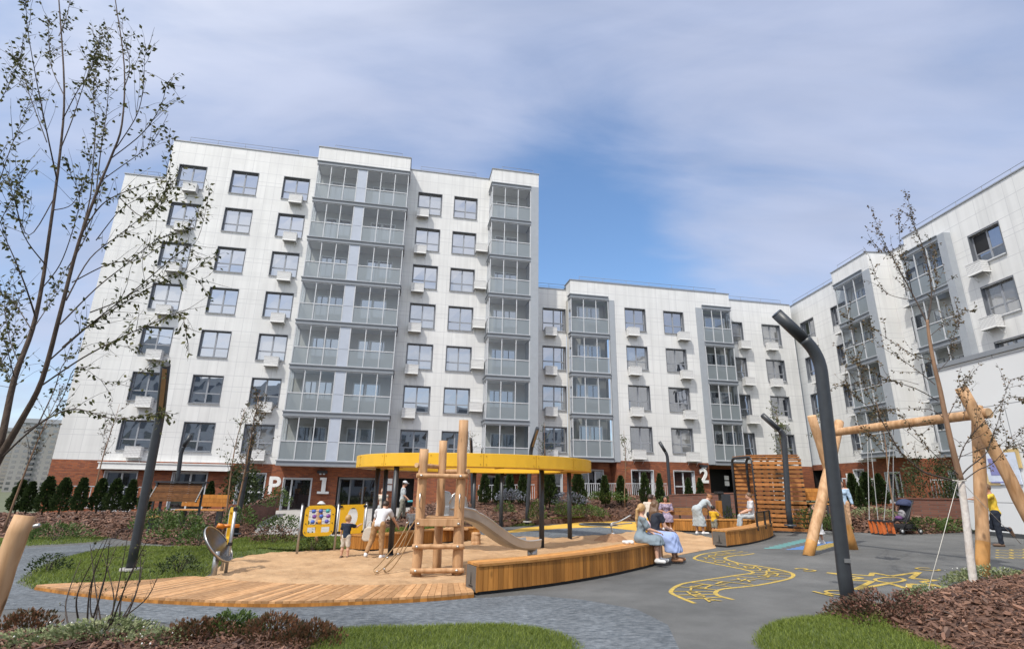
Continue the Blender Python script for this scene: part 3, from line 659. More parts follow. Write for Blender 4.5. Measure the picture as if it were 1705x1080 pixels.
sand_px=[(300,972),(345,962),(362,948),(378,934),(420,925),(500,918),(560,915),(610,912),(650,902),(700,894),(790,890),(850,893),(920,896),(1000,891),(1085,884),(1130,886),(1190,896),(1192,912),(1140,922),(1088,934),(1000,948),(900,964),(790,978),(640,984),(520,984),(400,980)]
sd=sheet('sand',PX(*sand_px),.006,M_sand)
bm=bmesh.new(); bm.from_mesh(sd.data)
for k_ in range(7):
    ed=[e for e in bm.edges if e.calc_length()>.09]
    if not ed: break
    bmesh.ops.subdivide_edges(bm,edges=ed,cuts=1,use_grid_fill=True); bmesh.ops.triangulate(bm,faces=[f for f in bm.faces if len(f.verts)>4])
from mathutils import noise as MN
bd={v for e in bm.edges if e.is_boundary for v in e.verts}
for v in bm.verts:
    if v in bd: continue
    q=v.co; v.co.z+=max(.002,.022+.05*MN.noise((q.x*1.1,q.y*1.1,0))+.030*MN.noise((q.x*3.3,q.y*3.3,4))+.018*MN.noise((q.x*8,q.y*8,9)))
for f in bm.faces: f.smooth=True
bm.to_mesh(sd.data); bm.free()
sheet('rubber_path_behind',PX((690,893),(790,889),(850,892),(920,895),(1000,890),(1085,883),(1000,876),(920,877),(840,884),(770,883),(690,880)),.009,M_path).name='rubber_path'
sheet('yellow_rubber_paving',PX((815,889),(860,886),(930,880),(1000,877),(1075,885),(1120,882),(1120,872),(1000,866),(940,872),(870,879)),.013,M_yellow)
# sloping paved way up to entrance 1 and the terrace along the buildings
mb=MB()
a=[G(385,895),G(600,893)]; b=[bp(-14.6,1.2,.6),bp(-5.6,1.2,.6)]; n=14
mb.add([p+Vector((0,0,.006)) for p in a]+[p for p in b],[(0,1,3,2)]); c=[bp(-14.6,-1.5,.6),bp(-5.6,-1.5,.6)]; mb.add(b+c,[(0,1,3,2)]); struct(mb.build('pavement',M_concrete))
mb=MB(); mb.add([bp(-34,2.2,.5),bp(26,2.2,.5),bp(26,-1.6,.5),bp(-34,-1.6,.5)],[(0,1,2,3)]); struct(mb.build('terrace_ground',M_ground))
def strip_bed(name,front,back,prof,m,nu=40,nv=14,noise=.06,kind='structure'):
    """ground lofted between a front and a back line"""
    def rs(L):
        L=[Vector(p) for p in L]; d=[0]
        for p,q in zip(L,L[1:]): d.append(d[-1]+(q-p).length)
        out=[]
        for i in range(nu+1):
            t=d[-1]*i/nu; k=max(j for j in range(len(d)) if d[j]<=t+1e-9); k=min(k,len(L)-2)
            out.append(L[k].lerp(L[k+1],(t-d[k])/max(1e-6,d[k+1]-d[k])))
        return out
    A,B=rs(front),rs(back); vs=[]
    for i in range(nu+1):
        e=min(1,min(i,nu-i)/3)
        for j in range(nv+1):
            t=j/nv; p=A[i].lerp(B[i],t); bump=prof(t)*e
            p.z+=bump+noise*fbm(p.x,p.y)*math.sin(math.pi*t)*e-(.03 if (j in(0,nv) or i in (0,nu)) else 0)
            if j==0: vs.append(Vector((p.x,p.y,min(p.z,gz(p.x))-.15)))
            vs.append(p)
    n2=nv+2; mb=MB(); mb.add(vs,[(i*n2+j,(i+1)*n2+j,(i+1)*n2+j+1,i*n2+j+1) for i in range(nu) for j in range(nv+1)],0,True)
    o=mb.build(name,m); struct(o); return o,(vs,nu,nv)
def dome_bed(name,outline,h,m,rings=9,noise=.03,c=None):
    O=[Vector((p[0],p[1],0)) for p in catmull([Vector((p[0],p[1],0)) for p in outline],5,True)]; n=len(O)
    c=Vector((*c,0)) if c else sum(O,Vector())/n
    vs=[];fs=[]
    for k in range(rings+1):
        t=k/rings
        for p in O:
            q=p.lerp(c,t); z=gz(q.x)+h*(1-(1-t)**2.2)+noise*fbm(q.x*2,q.y*2)*min(1,t*3)-(.03 if k==0 else -.014); vs.append((q.x,q.y,z))
    for k in range(rings):
        for i in range(n): fs.append((k*n+i,k*n+(i+1)%n,(k+1)*n+(i+1)%n,(k+1)*n+i))
    mb=MB(); mb.add(vs,fs,0,True); me=mb.mesh(name,m)
    bm=bmesh.new(); bm.from_mesh(me); bmesh.ops.recalc_face_normals(bm,faces=bm.faces); bm.to_mesh(me); bm.free()
    o=link(name,me); struct(o); return o
def scatter_on(o,n,fn,cond=None):
    """random points on a mesh, area weighted -> fn(p, normal)"""
    me=o.data; tri=[];ar=[]
    for p in me.polygons:
        v=[me.vertices[i].co for i in p.vertices]
        for k in range(1,len(v)-1):
            tri.append((v[0],v[k],v[k+1])); ar.append(((v[k]-v[0]).cross(v[k+1]-v[0])).length)
    cum=np.cumsum(ar); tot=cum[-1]
    for r in RNG.random(n)*tot:
        a,b,c=tri[min(len(tri)-1,int(np.searchsorted(cum,r)))]; s,t=random.random(),random.random()
        if s+t>1: s,t=1-s,1-t
        p=a+(b-a)*s+(c-a)*t
        if cond and not cond(p): continue
        fn(p)
def chips(o,n,smin,smax,cond=None,name='bark_mulch'):
    mb=MB()
    def f(p):
        L=random.uniform(smin,smax)*(1.8 if random.random()<.12 else 1); w=L*random.uniform(.22,.45); h=w*random.uniform(.25,.6); a=random.uniform(0,6.3)
        M=Matrix.Translation(p+Vector((0,0,h*.7+random.uniform(0,.03))))@Matrix.Rotation(a,4,'Z')@Matrix.Rotation(random.gauss(0,.45),4,'X')@Matrix.Rotation(random.gauss(0,.45),4,'Y')
        vs=[]
        for z in (-1,1):
            for x,y in ((-1,-.6),(-.2,-1),(.9,-.8),(1,.5),(.1,1),(-.9,.8)): vs.append(M@Vector((x*L/2*random.uniform(.8,1.1),y*w/2*random.uniform(.8,1.1),z*h/2)))
        mb.add(vs,[(5,4,3,2,1,0),(6,7,8,9,10,11)]+[(i,(i+1)%6,(i+1)%6+6,i+6) for i in range(6)])
    scatter_on(o,n,f,cond); t=mb.build(name,M_chip); t['kind']='stuff'; return t
def grass(o,n,h0,h1,w,cond=None,m=None):
    mb=MB()
    def f(p):
        h=random.uniform(h0,h1); a=random.uniform(0,6.3); lean=Vector((random.gauss(0,.35),random.gauss(0,.35),1)).normalized()*h; s=Vector((math.cos(a),math.sin(a),0))*w
        p=p-Vector((0,0,.01)); mid=p+lean*.55; tip=p+lean+Vector((lean.x*.6,lean.y*.6,-h*.08))
        mb.add([p-s,p+s,mid+s*.75,mid-s*.75,tip],[(0,1,2,3),(3,2,4)])
    scatter_on(o,n,f,cond); t=mb.build('grass',m or M_blade); t['kind']='stuff'; return t
# left lawn by the deck
lawn1=dome_bed('lawn',PX((28,970),(70,982),(140,985),(250,974),(325,966),(358,950),(376,933),(430,923),(500,917),(560,914),(604,911),(612,899),(560,893),(480,891),(420,893),(330,912),(200,911),(130,922),(70,941)),.10,M_grassbase,10,.05)
grass(lawn1,34000,.05,.13,.007)
lawn2,_=strip_bed('lawn',PX((-100,922),(0,911),(100,906),(165,902)),PX((-100,900),(0,893),(100,893),(190,893)),lambda t:.05*math.sin(math.pi*t),M_grassbase,20,5,.02); grass(lawn2,9000,.05,.11,.009)
bedL,_=strip_bed('planting_bed',PX((-120,905),(-40,899),(60,896),(180,894),(250,905),(330,911),(390,899),(425,892)),[bp(-33,.8,.62),bp(-22,.8,.62),bp(-14.7,.8,.62)],lambda t:.35*math.sin(math.pi*min(1,t*1.0))**.7,M_soil,46,18,.14)
chips(bedL,15000,.07,.17)
bedM,_=strip_bed('planting_bed',[D(600,884,23.2),D(700,878,24.6),D(790,872,25.6),D(880,866,27),D(960,860,28.5),D(1060,853,29.5),D(1180,848,31)],[bp(-5.4,.8,.7),bp(4,.9,.85),bp(14,1.3,.9)],lambda t:.42*math.sin(math.pi*t)**.7,M_soil,44,14,.1); chips(bedM,9000,.08,.17)
lawn3,_=strip_bed('lawn',[G(610,893),G(700,885),G(790,879),G(880,875),G(960,868)],[D(600,882,23.4),D(700,876.5,24.8),D(790,870,25.8),D(880,864,27.2),D(975,859,28.6)],lambda t:.05*math.sin(math.pi*t),M_grassbase,24,5,.02); grass(lawn3,9000,.06,.12,.012)
bedR,_=strip_bed('planting_bed',[G(1250,877),G(1340,881),G(1400,884),G(1480,889),G(1560,888),G(1625,884)],[D(1290,850,25),D(1400,845,24.5),D(1480,845,24),D(1600,848,24)],lambda t:.25*math.sin(math.pi*t)**.7,M_soil,34,12,.08); chips(bedR,7000,.07,.16)
fgR=dome_bed('planting_bed',[(4.85,8.25),(5.6,8.75),(6.64,9.5),(8.0,10.3),(10.5,11.7),(13,12.4),(14,9),(10,5),(5.6,4.6),(4.5,6.4)],.42,M_soil,12,.05,(8.2,7.4)); chips(fgR,28000,.028,.08)
lawnR=dome_bed('lawn',[(2.8,6.7),(3.05,7.4),(3.55,7.98),(4.3,8.25),(5.2,8.9),(5.8,8.7),(5.2,7.2),(4.6,5.6),(3,5.2)],.07,M_grassbase,8,.02); grass(lawnR,22000,.04,.09,.0035)
fgL=dome_bed('planting_bed',[(-7.6,8.0),(-6.2,7.6),(-5.2,7.45),(-4.4,7.6),(-3.4,7.85),(-2.5,7.75),(-2.0,7.1),(-2.4,5.6),(-5,5.2),(-7.8,5.8)],.16,M_soil,8,.03); chips(fgL,8000,.03,.08)
lawnF=dome_bed('lawn',[(-2.5,7.85),(-1.2,8.05),(-.1,8.08),(.62,7.72),(.9,7.0),(.6,5.6),(-1.8,5.4),(-2.4,6.6)],.07,M_grassbase,8,.02); grass(lawnF,24000,.04,.09,.0035)
# ================================================================== PLANTS
M_bark=mat('dark_birch_bark',(.075,.05,.037),.8,0,.35,9,.5,30,stretch=(1,1,.4))
M_bark2=mat('tan_young_bark',(.23,.135,.08),.7,0,.3,7,.4,30,stretch=(1,1,.3))
M_limed=mat('lime_washed_trunk',(.50,.44,.39),.85,0,.0,4.5,.6,22,col2=(.64,.62,.60),stretch=(1,1,.55),detail=8)
M_twig=mat('dark_twig',(.055,.04,.033),.8,0,.3,20)
M_leafD=leafmat('dark_birch_leaf',(.035,.050,.016),(.13,.125,.04),.3)
M_leafR=leafmat('olive_russet_leaf',(.04,.045,.015),(.16,.10,.045),.22)
M_leafG=leafmat('young_green_leaf',(.05,.075,.02),(.14,.15,.05),.25)
M_thuja=leafmat('thuja_spray',(.014,.030,.010),(.065,.095,.028),.15)
M_shrub=leafmat('green_shrub_leaf',(.03,.06,.014),(.13,.19,.05),.25)
M_var=leafmat('pale_edged_leaf',(.10,.15,.05),(.34,.36,.20),.25)
M_sedum=leafmat('dusky_pink_sedum',(.03,.042,.022),(.23,.105,.08),.15)
M_heath=leafmat('russet_heath',(.045,.05,.02),(.22,.10,.055),.2)
M_lav2=leafmat('lavender_blue',(.10,.12,.12),(.22,.23,.30),.2)
M_petal=mat('white_petal',(.75,.75,.72),.7,0,.05,9)
M_strap=mat('pale_rope',(.55,.53,.48),.8,0,.1,9)
def leaf(mb,p,d,L,W,mi=0):
    """one folded pointed leaf"""
    d=Vector(d).normalized(); s=d.cross(Vector((random.gauss(0,1),random.gauss(0,1),random.gauss(0,1))))
    if s.length<1e-3: s=d.orthogonal()
    s.normalize(); nn=s.cross(d)
    m_=p+d*L*.42+nn*L*.06; t=p+d*L
    mb.add([p,m_+s*W*.5-nn*W*.12,t,m_-s*W*.5-nn*W*.12,m_],[(0,1,4),(1,2,4),(2,3,4),(3,0,4)],mi)
def rdir(up=.0): return Vector((random.gauss(0,1),random.gauss(0,1),random.gauss(up,1))).normalized()
def twig_leaves(mb,tw,p,d,L,nleaf,lsize,droop=.5,rad=.0025):
    """a short twig with leaves along it"""
    pts=[p]; q=Vector(p); dd=Vector(d)
    for k in range(3):
        dd=(dd+rdir()*.22).normalized(); q=q+dd*L/3; pts.append(q)
    tw.tube(pts,[rad,rad*.8,rad*.6,rad*.35],4,1 if tw.two else 0,False)
    for k in range(nleaf):
        t=random.uniform(.15,1)*3; i=min(2,int(t)); b=pts[i].lerp(pts[i+1],t-i)
        ld=(rdir()+Vector((0,0,-droop))+dd*.5).normalized()
        leaf(mb,b+ld*.012,ld,lsize*random.uniform(.7,1.25),lsize*random.uniform(.5,.75))
class TB(MB):
    two=True
def traced_tree(name,label,trunk,branches,leafm,Y0,lsize,dens,mats,base,twigL=(.12,.4),r0=.02,cat='tree',yspread=.35,group=None,extra=0):
    """trunk & branches: [(px,py,radius)...]; every branch is set at its own depth around Y0"""
    t=thing(name,label,cat,base); off=-Vector(base)
    tb=TB(); lf=MB()
    for poly,ra,mi in trunk:
        pts=[(D(x,y,Y0+dy)+off) for x,y,dy in poly]; pts=catmull(pts,4); n=len(pts)
        tb.tube(pts,[float(np.interp(i/(n-1),np.linspace(0,1,len(ra)),ra)) for i in range(n)],9,mi,True)
    for k,(poly,r) in enumerate(branches):
        ys=random.uniform(-yspread,yspread)
        n0=len(poly); pts=[D(x,y,Y0+ys*(i/(n0-1))**.8)+off for i,(x,y) in enumerate(poly)]; pts=catmull(pts,5); n=len(pts)
        tb.tube(pts,[max(.002,.82*r*(1-i/(n-1))**.8) for i in range(n)],6,1,False)
        L=sum((b-a).length for a,b in zip(pts,pts[1:])); nt=int(L*dens)
        for q in range(int(L*extra)):
            i=random.randint(n//5,n-2); p=pts[i]; d=((pts[i+1]-pts[i]).normalized()+rdir(.35)*.8).normalized(); sp=[p]
            for _ in range(4): d=(d+rdir(.15)*.22).normalized(); sp.append(sp[-1]+d*random.uniform(.07,.17))
            tb.tube(sp,[.005,.004,.0032,.0025,.0018],5,1,False)
            for _ in range(random.randint(7,13)):
                j=random.randint(0,3); b_=sp[j].lerp(sp[j+1],random.random()); ld=(rdir()+Vector((0,0,-.4))+d*.4).normalized(); leaf(lf,b_+ld*.01,ld,lsize*random.uniform(.7,1.2),lsize*random.uniform(.5,.75))
        for q in range(nt):
            f=random.uniform(.18,1)**.8; i=min(n-2,int(f*(n-1))); p=pts[i].lerp(pts[i+1],random.random()); d=(pts[i+1]-pts[i]).normalized()
            if random.random()<.24: twig_leaves(lf,tb,p,(d*1.1+rdir(.25)*.75).normalized(),random.uniform(*twigL)*(1.15-f*.6),random.randint(2,5),lsize)
            else:
                ld=(rdir()+Vector((0,0,-.6))+d*.3).normalized(); leaf(lf,p+ld*.01,ld,lsize*random.uniform(.7,1.25),lsize*random.uniform(.5,.75))
    tr=tb.build('trunk',mats,t); lf.build('crown',leafm,t); return t
# --- the big birch in the left foreground
Y1=4.6
bb=D(-95,1000,Y1); bb.z=gz(bb.x)-.02
birch=traced_tree('birch_tree','big sparse birch with two dark stems and small leaves in the left foreground','' or [
 ([(-95,1040,0),(-60,900,0),(-25,800,0),(0,740,0),(24,630,0),(54,548,.05),(70,474,.08),(81,398,.1),(100,255,.12),(107,148,.1),(98,0,.1),(92,-80,.1)],(.068,.042,.034,.027,.022,.018,.0155,.0135,.011,.0085,.006,.004),0),
 ([(-30,815,0),(0,760,0),(37,697,-.04),(70,632,-.1),(100,522,-.18),(130,407,-.2),(163,315,-.2),(186,259,-.2),(203,207,-.2),(207,111,-.2),(192,0,-.2),(185,-60,-.2)],(.040,.029,.023,.019,.016,.013,.011,.0095,.008,.006,.0045,.004),0)],
 [([(60,530),(40,470),(10,400),(-30,330)],.010),([(78,237),(48,155),(37,118),(20,90)],.006),([(95,300),(78,220),(60,130),(45,40),(44,-20)],.009),([(90,330),(48,392),(22,326),(7,274),(-5,250)],.006),
  ([(75,440),(40,392),(20,320),(-10,280)],.007),([(52,548),(20,500),(-15,470)],.007),([(24,630),(5,560),(-25,520)],.006),([(104,200),(130,150),(150,120),(158,90)],.006),
  ([(100,250),(120,200),(140,140),(155,100),(172,55)],.007),([(137,380),(150,330),(155,274),(159,207),(155,148),(163,92),(152,48)],.008),([(160,320),(168,250),(178,180),(182,110),(178,45)],.007),
  ([(190,250),(200,237),(229,189),(239,140),(241,96),(246,80)],.007),([(186,263),(237,222),(267,178),(278,141),(286,140)],.007),([(170,300),(205,275),(240,250),(262,225),(280,190)],.006),
  ([(130,400),(160,352),(185,330),(230,311),(272,298),(284,270),(282,241)],.008),([(110,500),(150,430),(200,390),(250,350),(281,320),(290,300)],.008),([(104,578),(140,548),(178,522),(259,474),(333,444),(366,418)],.009),
  ([(74,607),(110,575),(159,533),(230,478),(296,422),(330,396),(350,310)],.009),([(70,641),(137,596),(207,559),(259,537),(300,522),(312,570)],.009),([(100,540),(160,480),(210,440),(260,400),(310,380),(335,350)],.008),
  ([(0,764),(63,707),(122,681),(185,696),(237,692),(280,685)],.010),([(40,720),(85,690),(105,660),(130,610),(190,640),(262,602)],.007),([(63,707),(90,650),(110,600),(165,570),(235,585)],.007),
  ([(120,470),(180,440),(235,430),(290,400),(330,430)],.007),([(88,350),(120,340),(140,300),(165,235)],.006),([(70,480),(100,440),(122,380),(132,330),(118,290),(108,262)],.006),([(60,540),(85,500),(105,450)],.006),
  ([(30,600),(15,560),(8,500),(25,450)],.006),([(10,690),(20,640),(-5,600),(-30,585)],.006),([(107,160),(85,110),(82,70),(80,30)],.006),([(98,60),(110,30),(125,-30)],.006),([(205,150),(215,120),(212,80),(190,10)],.006),
  ([(0,300),(20,240),(38,200),(55,150)],.005),([(-20,200),(5,160),(25,120),(36,85)],.005),([(150,520),(200,500),(250,470),(300,455),(338,470)],.007),([(160,400),(200,350),(235,330),(260,330)],.006),([(110,450),(140,400),(160,345),(172,300)],.006),
  ([(-20,420),(5,360),(30,310),(40,280)],.005),([(-20,330),(10,300),(45,330)],.005),([(-10,560),(20,520),(40,480)],.005),([(-20,640),(5,600),(30,540)],.005),([(200,330),(235,360),(265,345),(280,300)],.006)],
 M_leafD,Y1,.043,42,[M_bark,M_twig],bb,twigL=(.14,.5),yspread=.8)
# --- staked young tree with limed trunk on the right
Y2=9.75
tbp=D(1622,977,Y2)
rt_=traced_tree('young_tree','young thin leaved tree with lime washed lower trunk tied by pale straps on the right','' or [
 ([(1624,992,0),(1616,930,0),(1608,860,0),(1600,800,0)],(.062,.052),2),
 ([(1600,800,0),(1587,750,0),(1575,697,0),(1565,647,0),(1555,605,0),(1547,560,0),(1544,533,0)],(.050,.024),0)],
 [([(1545,540),(1526,502),(1508,469),(1486,429),(1467,392),(1450,343)],.020),([(1544,540),(1551,484),(1538,417),(1520,368),(1511,326)],.018),([(1520,495),(1511,453),(1499,407),(1496,355)],.010),
  ([(1591,800),(1542,787),(1519,770),(1499,752),(1484,727),(1460,685),(1440,642),(1427,600)],.024),([(1596,790),(1580,777),(1550,750),(1517,710),(1500,690)],.014),([(1596,798),(1611,780),(1641,755),(1650,732),(1662,700),(1680,637),(1702,628)],.016),
  ([(1600,803),(1629,782),(1654,770),(1680,740),(1705,715)],.013),([(1590,790),(1604,745),(1626,715),(1650,690),(1680,660),(1710,668)],.013),([(1575,700),(1590,670),(1605,642),(1635,602)],.009),([(1577,700),(1550,682),(1500,680),(1470,684)],.010),
  ([(1562,667),(1525,647),(1475,630),(1440,612),(1420,600)],.011),([(1557,640),(1532,620),(1500,597),(1460,570),(1448,540)],.010),([(1552,600),(1520,590),(1475,562),(1452,545)],.010),([(1520,500),(1480,490),(1462,469),(1454,447)],.008),
  ([(1488,735),(1460,690),(1425,660),(1400,632)],.009),([(1530,640),(1495,632),(1462,640),(1440,650)],.006),([(1440,645),(1410,640),(1385,645)],.005),([(1445,650),(1428,585),(1415,540),(1405,520)],.006),
  ([(1548,560),(1572,540),(1600,522),(1625,515)],.008),([(1560,620),(1585,590),(1590,550),(1600,520)],.008),([(1500,752),(1470,740),(1452,725),(1440,720)],.006),([(1545,520),(1560,470),(1556,430),(1553,405)],.007),([(1500,440),(1480,420),(1462,415),(1445,400)],.006),
  ([(1603,700),(1612,660),(1604,630)],.006),([(1600,760),(1640,745),(1680,742),(1712,750)],.007)],
 M_leafR,Y2,.050,27,[M_bark2,M_twig,M_limed],tbp,twigL=(.12,.4),yspread=.9,extra=2.8)
# straps that stay it
mb=MB()
for a,b in (((1596,795),(1540,1002)),((1598,798),(1700,905))):
    p=D(*a,Y2); q=G(*b) if b[1]>1000 else D(*b,10.6); mb.tube([p,p.lerp(q,.5)+Vector((0,0,-.01)),q],.005,5)
for a,b in (((1584,800),(1600,806)),): mb.tube([D(1586,799,Y2-.06),D(1597,801,Y2-.075),D(1609,799,Y2-.06)],.012,5)
tag(mb.build('guy_straps',M_strap),'pale guy straps tied round the limed trunk of the young tree on the right','strap')
# --- young trees further back
def young_tree(h,nb,leafm,lsize,seed,lean=.05,spread=.35,name='young_tree',dens=7):
    random.seed(seed); t=thing(name,'-','tree'); tb=TB(); lf=MB()
    pts=[Vector((lean*h*(z**1.5)+.05*math.sin(z*5+seed),.04*math.sin(z*7),h*z)) for z in [i/9 for i in range(10)]]
    tb.tube(pts,[.035*h/4*(1-.85*i/9) for i in range(10)],7,0,True)
    for k in range(nb):
        f=random.uniform(.34,.97); i=min(8,int(f*9)); p=pts[i].lerp(pts[i+1],f*9-i); a=k*2.4+random.random(); L=h*random.uniform(.12,.30)*(1.25-f*.75)
        d=Vector((math.cos(a)*spread*2,math.sin(a)*spread*2,random.uniform(.7,1.2))).normalized(); bp_=[p]
        for j in range(4): d=(d+rdir(.1)*.2).normalized(); bp_.append(bp_[-1]+d*L/4)
        tb.tube(bp_,[.009*h/4,.007*h/4,.005*h/4,.004,.002],5,1,False)
        for q in range(dens):
            j=random.randint(0,3); twig_leaves(lf,tb,bp_[j].lerp(bp_[j+1],random.random()),(d+rdir(.1)*.9).normalized(),random.uniform(.15,.4),random.randint(3,6),lsize,.3,.003)
    tb.build('trunk',[M_bark2,M_twig],t); lf.build('crown',leafm,t); random.seed(seed+99); return t
def put(t,p,label,rz=0,cat=None,group=None,s=None):
    t.location=p; t['label']=label; t.rotation_euler[2]=rz
    if cat: t['category']=cat
    if group: t['group']=group
    if s: t.scale=(s,s,s)
    return t
put(young_tree(4.2,11,M_leafR,.075,3,.02,.30,dens=4),D(152,848,22.5),'thin young tree with a bent russet top before the brick wall at the left',.4)
put(young_tree(5.0,24,M_leafR,.075,5,.04,.32,dens=7),D(385,899,19.5),'leafy young tree growing beside the lamp post left of the P sign')
put(young_tree(4.6,14,M_leafG,.075,8,.02,.22,dens=3),D(368,893,20.5),'slimmer young tree just left of the leafy tree beside the lamp post')
put(young_tree(3.9,9,M_leafG,.08,11,.02,.2,dens=4),D(1042,842,29.5),'slender young tree beneath the second balcony stack of the middle block')
put(young_tree(4.4,12,M_leafG,.07,13,.0,.3,dens=4),D(908,845,29.5),'sparse young tree right of the tall block behind the yellow canopy')
put(young_tree(4.0,10,M_leafG,.07,17,.0,.26,dens=3),D(778,850,28.5),'bare looking young tree seen above the yellow canopy beside the slide tower')
put(young_tree(4.6,16,M_leafG,.085,19,.03,.16,dens=6),D(1312,862,23.5),'narrow leafy young tree rising behind the lamp post at the slatted pergola')
put(young_tree(4.4,12,M_leafR,.08,23,.0,.26,dens=4),D(1492,850,22.5),'thin young tree with a russet tuft behind the swing, held by wooden stakes')
put(young_tree(4.6,13,M_leafR,.08,29,.12,.25,dens=3),D(8,885,18.5),'leaning young tree with a pale trunk at the left edge of the bark bed')
put(young_tree(3.6,9,M_leafG,.07,31,.0,.2,dens=4),D(1380,850,22),'small young tree seen between the swing frame and the big lamp post')
# --- thujas
def thuja_mesh(h,r,seed,n=1500):
    random.seed(seed); lf=MB()
    for k in range(n):
        z=random.random()**.8; rr=r*(1-z)**.62*(.82+.3*math.sin(z*17+seed)*.3)*(.55+.45*min(1,z*6)); a=random.uniform(0,6.283); q=random.uniform(.55,1.08)
        p=Vector((math.cos(a)*rr*q,math.sin(a)*rr*q,z*h*.98+.03)); d=Vector((math.cos(a)*.6,math.sin(a)*.6,random.uniform(.5,1.3))).normalized()
        L=random.uniform(.07,.15)*h/1.7; s=d.cross(rdir()).normalized()*L*.32
        lf.add([p-s*.4,p+s*.4,p+d*L*.6+s,p+d*L,p+d*L*.6-s],[(0,1,2,3,4)])
    tr=MB(); tr.tube([(0,0,-.1),(0,0,h*.8)],[.03,.01],6)
    return lf.mesh('foliage',M_thuja),tr.mesh('trunk',M_twig)
TH=[thuja_mesh(1.75,.36,1),thuja_mesh(1.75,.42,2),thuja_mesh(1.75,.33,3)]
def thuja(p,h,label,group,k,w=1.):
    t=thing('thuja_shrub',label,'conifer',p,random.uniform(0,6),group); s=h/1.75; t.scale=(s*w,s*w,s)
    link('foliage',TH[k%3][0],t); link('trunk',TH[k%3][1],t); return t
k=0
for x,yb,yt,Y in ((25,852,802,22),(42,853,805,22),(70,853,797,22),(98,852,799,22),(128,851,799,22),(160,851,800,22.5),(185,850,800,22.5),(212,850,802,22.5),(238,850,808,22.5)):
    p=D(x,yb,Y); q=D(x,yt,Y); k+=1; thuja(p,(q.z-p.z)*1.05,'dark green thuja in the row below the brick wall, left of the slatted wooden shelter','thuja row at the left',k,1.5)
for x,yb,yt,Y in ((806,838,788,30),(828,838,790,30),(848,838,786,30),(870,838,788,30)):
    p=D(x,yb,Y); q=D(x,yt,Y); k+=1; thuja(p,q.z-p.z,'narrow thuja before the white terrace railing of the tall block, behind the yellow canopy','thujas behind the canopy',k,1.2)
for x,yb,yt,Y,l in ((345,846,804,25,'small dark thuja beside the orange bench back'),(915,842,783,29,'broad dark evergreen under the canopy edge, between two canopy posts'),(963,842,788,29.5,'evergreen right of the last canopy post before the white railing'),(1008,840,795,30,'evergreen in front of the railing below the second balcony stack'),
    (1035,838,795,30.5,'evergreen left of the slender young tree trunk'),(1075,838,790,31,'evergreen before the terrace door of the middle block'),(1100,838,792,31,'evergreen just left of the thin lamp post before the middle block'),(1148,838,793,31,'evergreen below the ground floor window left of number 2'),(1168,838,793,31,'evergreen directly under the number 2'),
    (1425,842,792,23.8,'slim thuja behind the first swing chain'),(1448,842,790,23.8,'slim thuja between the two swing chains'),(1470,840,792,23.8,'slim thuja behind the second swing chain'),(1436,850,812,22.8,'low thuja at the front of the group behind the swing')):
    p=D(x,yb,Y); q=D(x,yt,Y); k+=1; thuja(p,(q.z-p.z)*(.92 if x>1140 and x<1180 else 1.05),l,None,k,1.05 if 1060<x<1180 else 1.4)
# --- leafy shrubs
def shrub_mesh(r,h,leafm,lsize,n,seed,stems=7,flow=None,up=.6):
    random.seed(seed); lf=MB(); st=MB()
    for k in range(stems):
        a=k*2.4; q=random.uniform(.3,.8); st.tube([(0.03*math.cos(a),.03*math.sin(a),-.05),(r*.4*q*math.cos(a),r*.4*q*math.sin(a),h*.5),(r*q*math.cos(a),r*q*math.sin(a),h*.85)],[.008,.006,.003],4,0,False)
    for k in range(n):
        a=random.uniform(0,6.283); z=random.random(); rr=r*math.sqrt(random.uniform(.15,1))*math.sqrt(max(.05,1-(z*.95)**2))*(1+.22*math.sin(3*a+seed)+.12*math.sin(7*a))
        p=Vector((rr*math.cos(a),rr*math.sin(a),z*h*(1+.15*math.sin(5*a+seed*2)))); d=Vector((math.cos(a)*.8,math.sin(a)*.8,random.gauss(up,.5))).normalized()
        leaf(lf,p,d,lsize*random.uniform(.7,1.3),lsize*random.uniform(.4,.7))
    if flow:
        for k in range(flow):
            a=random.uniform(0,6.283); rr=r*math.sqrt(random.random())*.95; z=h*math.sqrt(max(0,1-(rr/r)**2))+random.uniform(0,.05); lf.sphere((rr*math.cos(a),rr*math.sin(a),z+.02),random.uniform(.006,.012),6,4,1)
    return lf,st
def shrub(p,r,h,leafm,lsize,n,seed,label,cat='shrub',name='leafy_shrub',flow=None,flowm=None,up=.6,group=None,stems=7):
    lf,st=shrub_mesh(r,h,leafm,lsize,n,seed,stems,flow,up); t=thing(name,label,cat,p,0,group)
    lf.build('foliage',[leafm,flowm or M_petal],t); st.build('stems',M_twig,t); return t
S=shrub
S(D(398,840,24.5),.85,1.5,M_thuja,.13,1500,1,'big dark shrub left of the P sign under the leafy young tree')
S(D(462,843,24),.5,.7,M_shrub,.09,500,2,'small reddish green shrub beside the ramp wall at entrance 1')
S(D(400,872,19),.55,.5,M_shrub,.08,600,3,'low green bush at the edge of the bark bed near the lamp post')
S(D(300,895,16.5),.8,.62,M_shrub,.09,900,4,'broad green bush in the bark bed behind the steel dish')
S(D(330,905,15.3),.5,.4,M_shrub,.08,500,41,'low bush just left of the steel dish')
S(D(260,880,18.5),.7,.55,M_shrub,.09,700,42,'green bush beneath the slatted wooden shelter')
S(D(90,896,17.2),.9,.38,M_shrub,.08,900,5,'spreading low juniper at the front of the left bark bed')
S(D(80,948,13.5),.42,.3,M_thuja,.06,450,51,'flat dark juniper on the lawn near its left tip')
S(D(298,950,12.9),.45,.32,M_thuja,.06,450,52,'flat dark juniper on the lawn left of the dish')
S(D(455,900,19),.8,.4,M_sedum,.07,900,6,'dusky pink flowering clump beside the pavement')
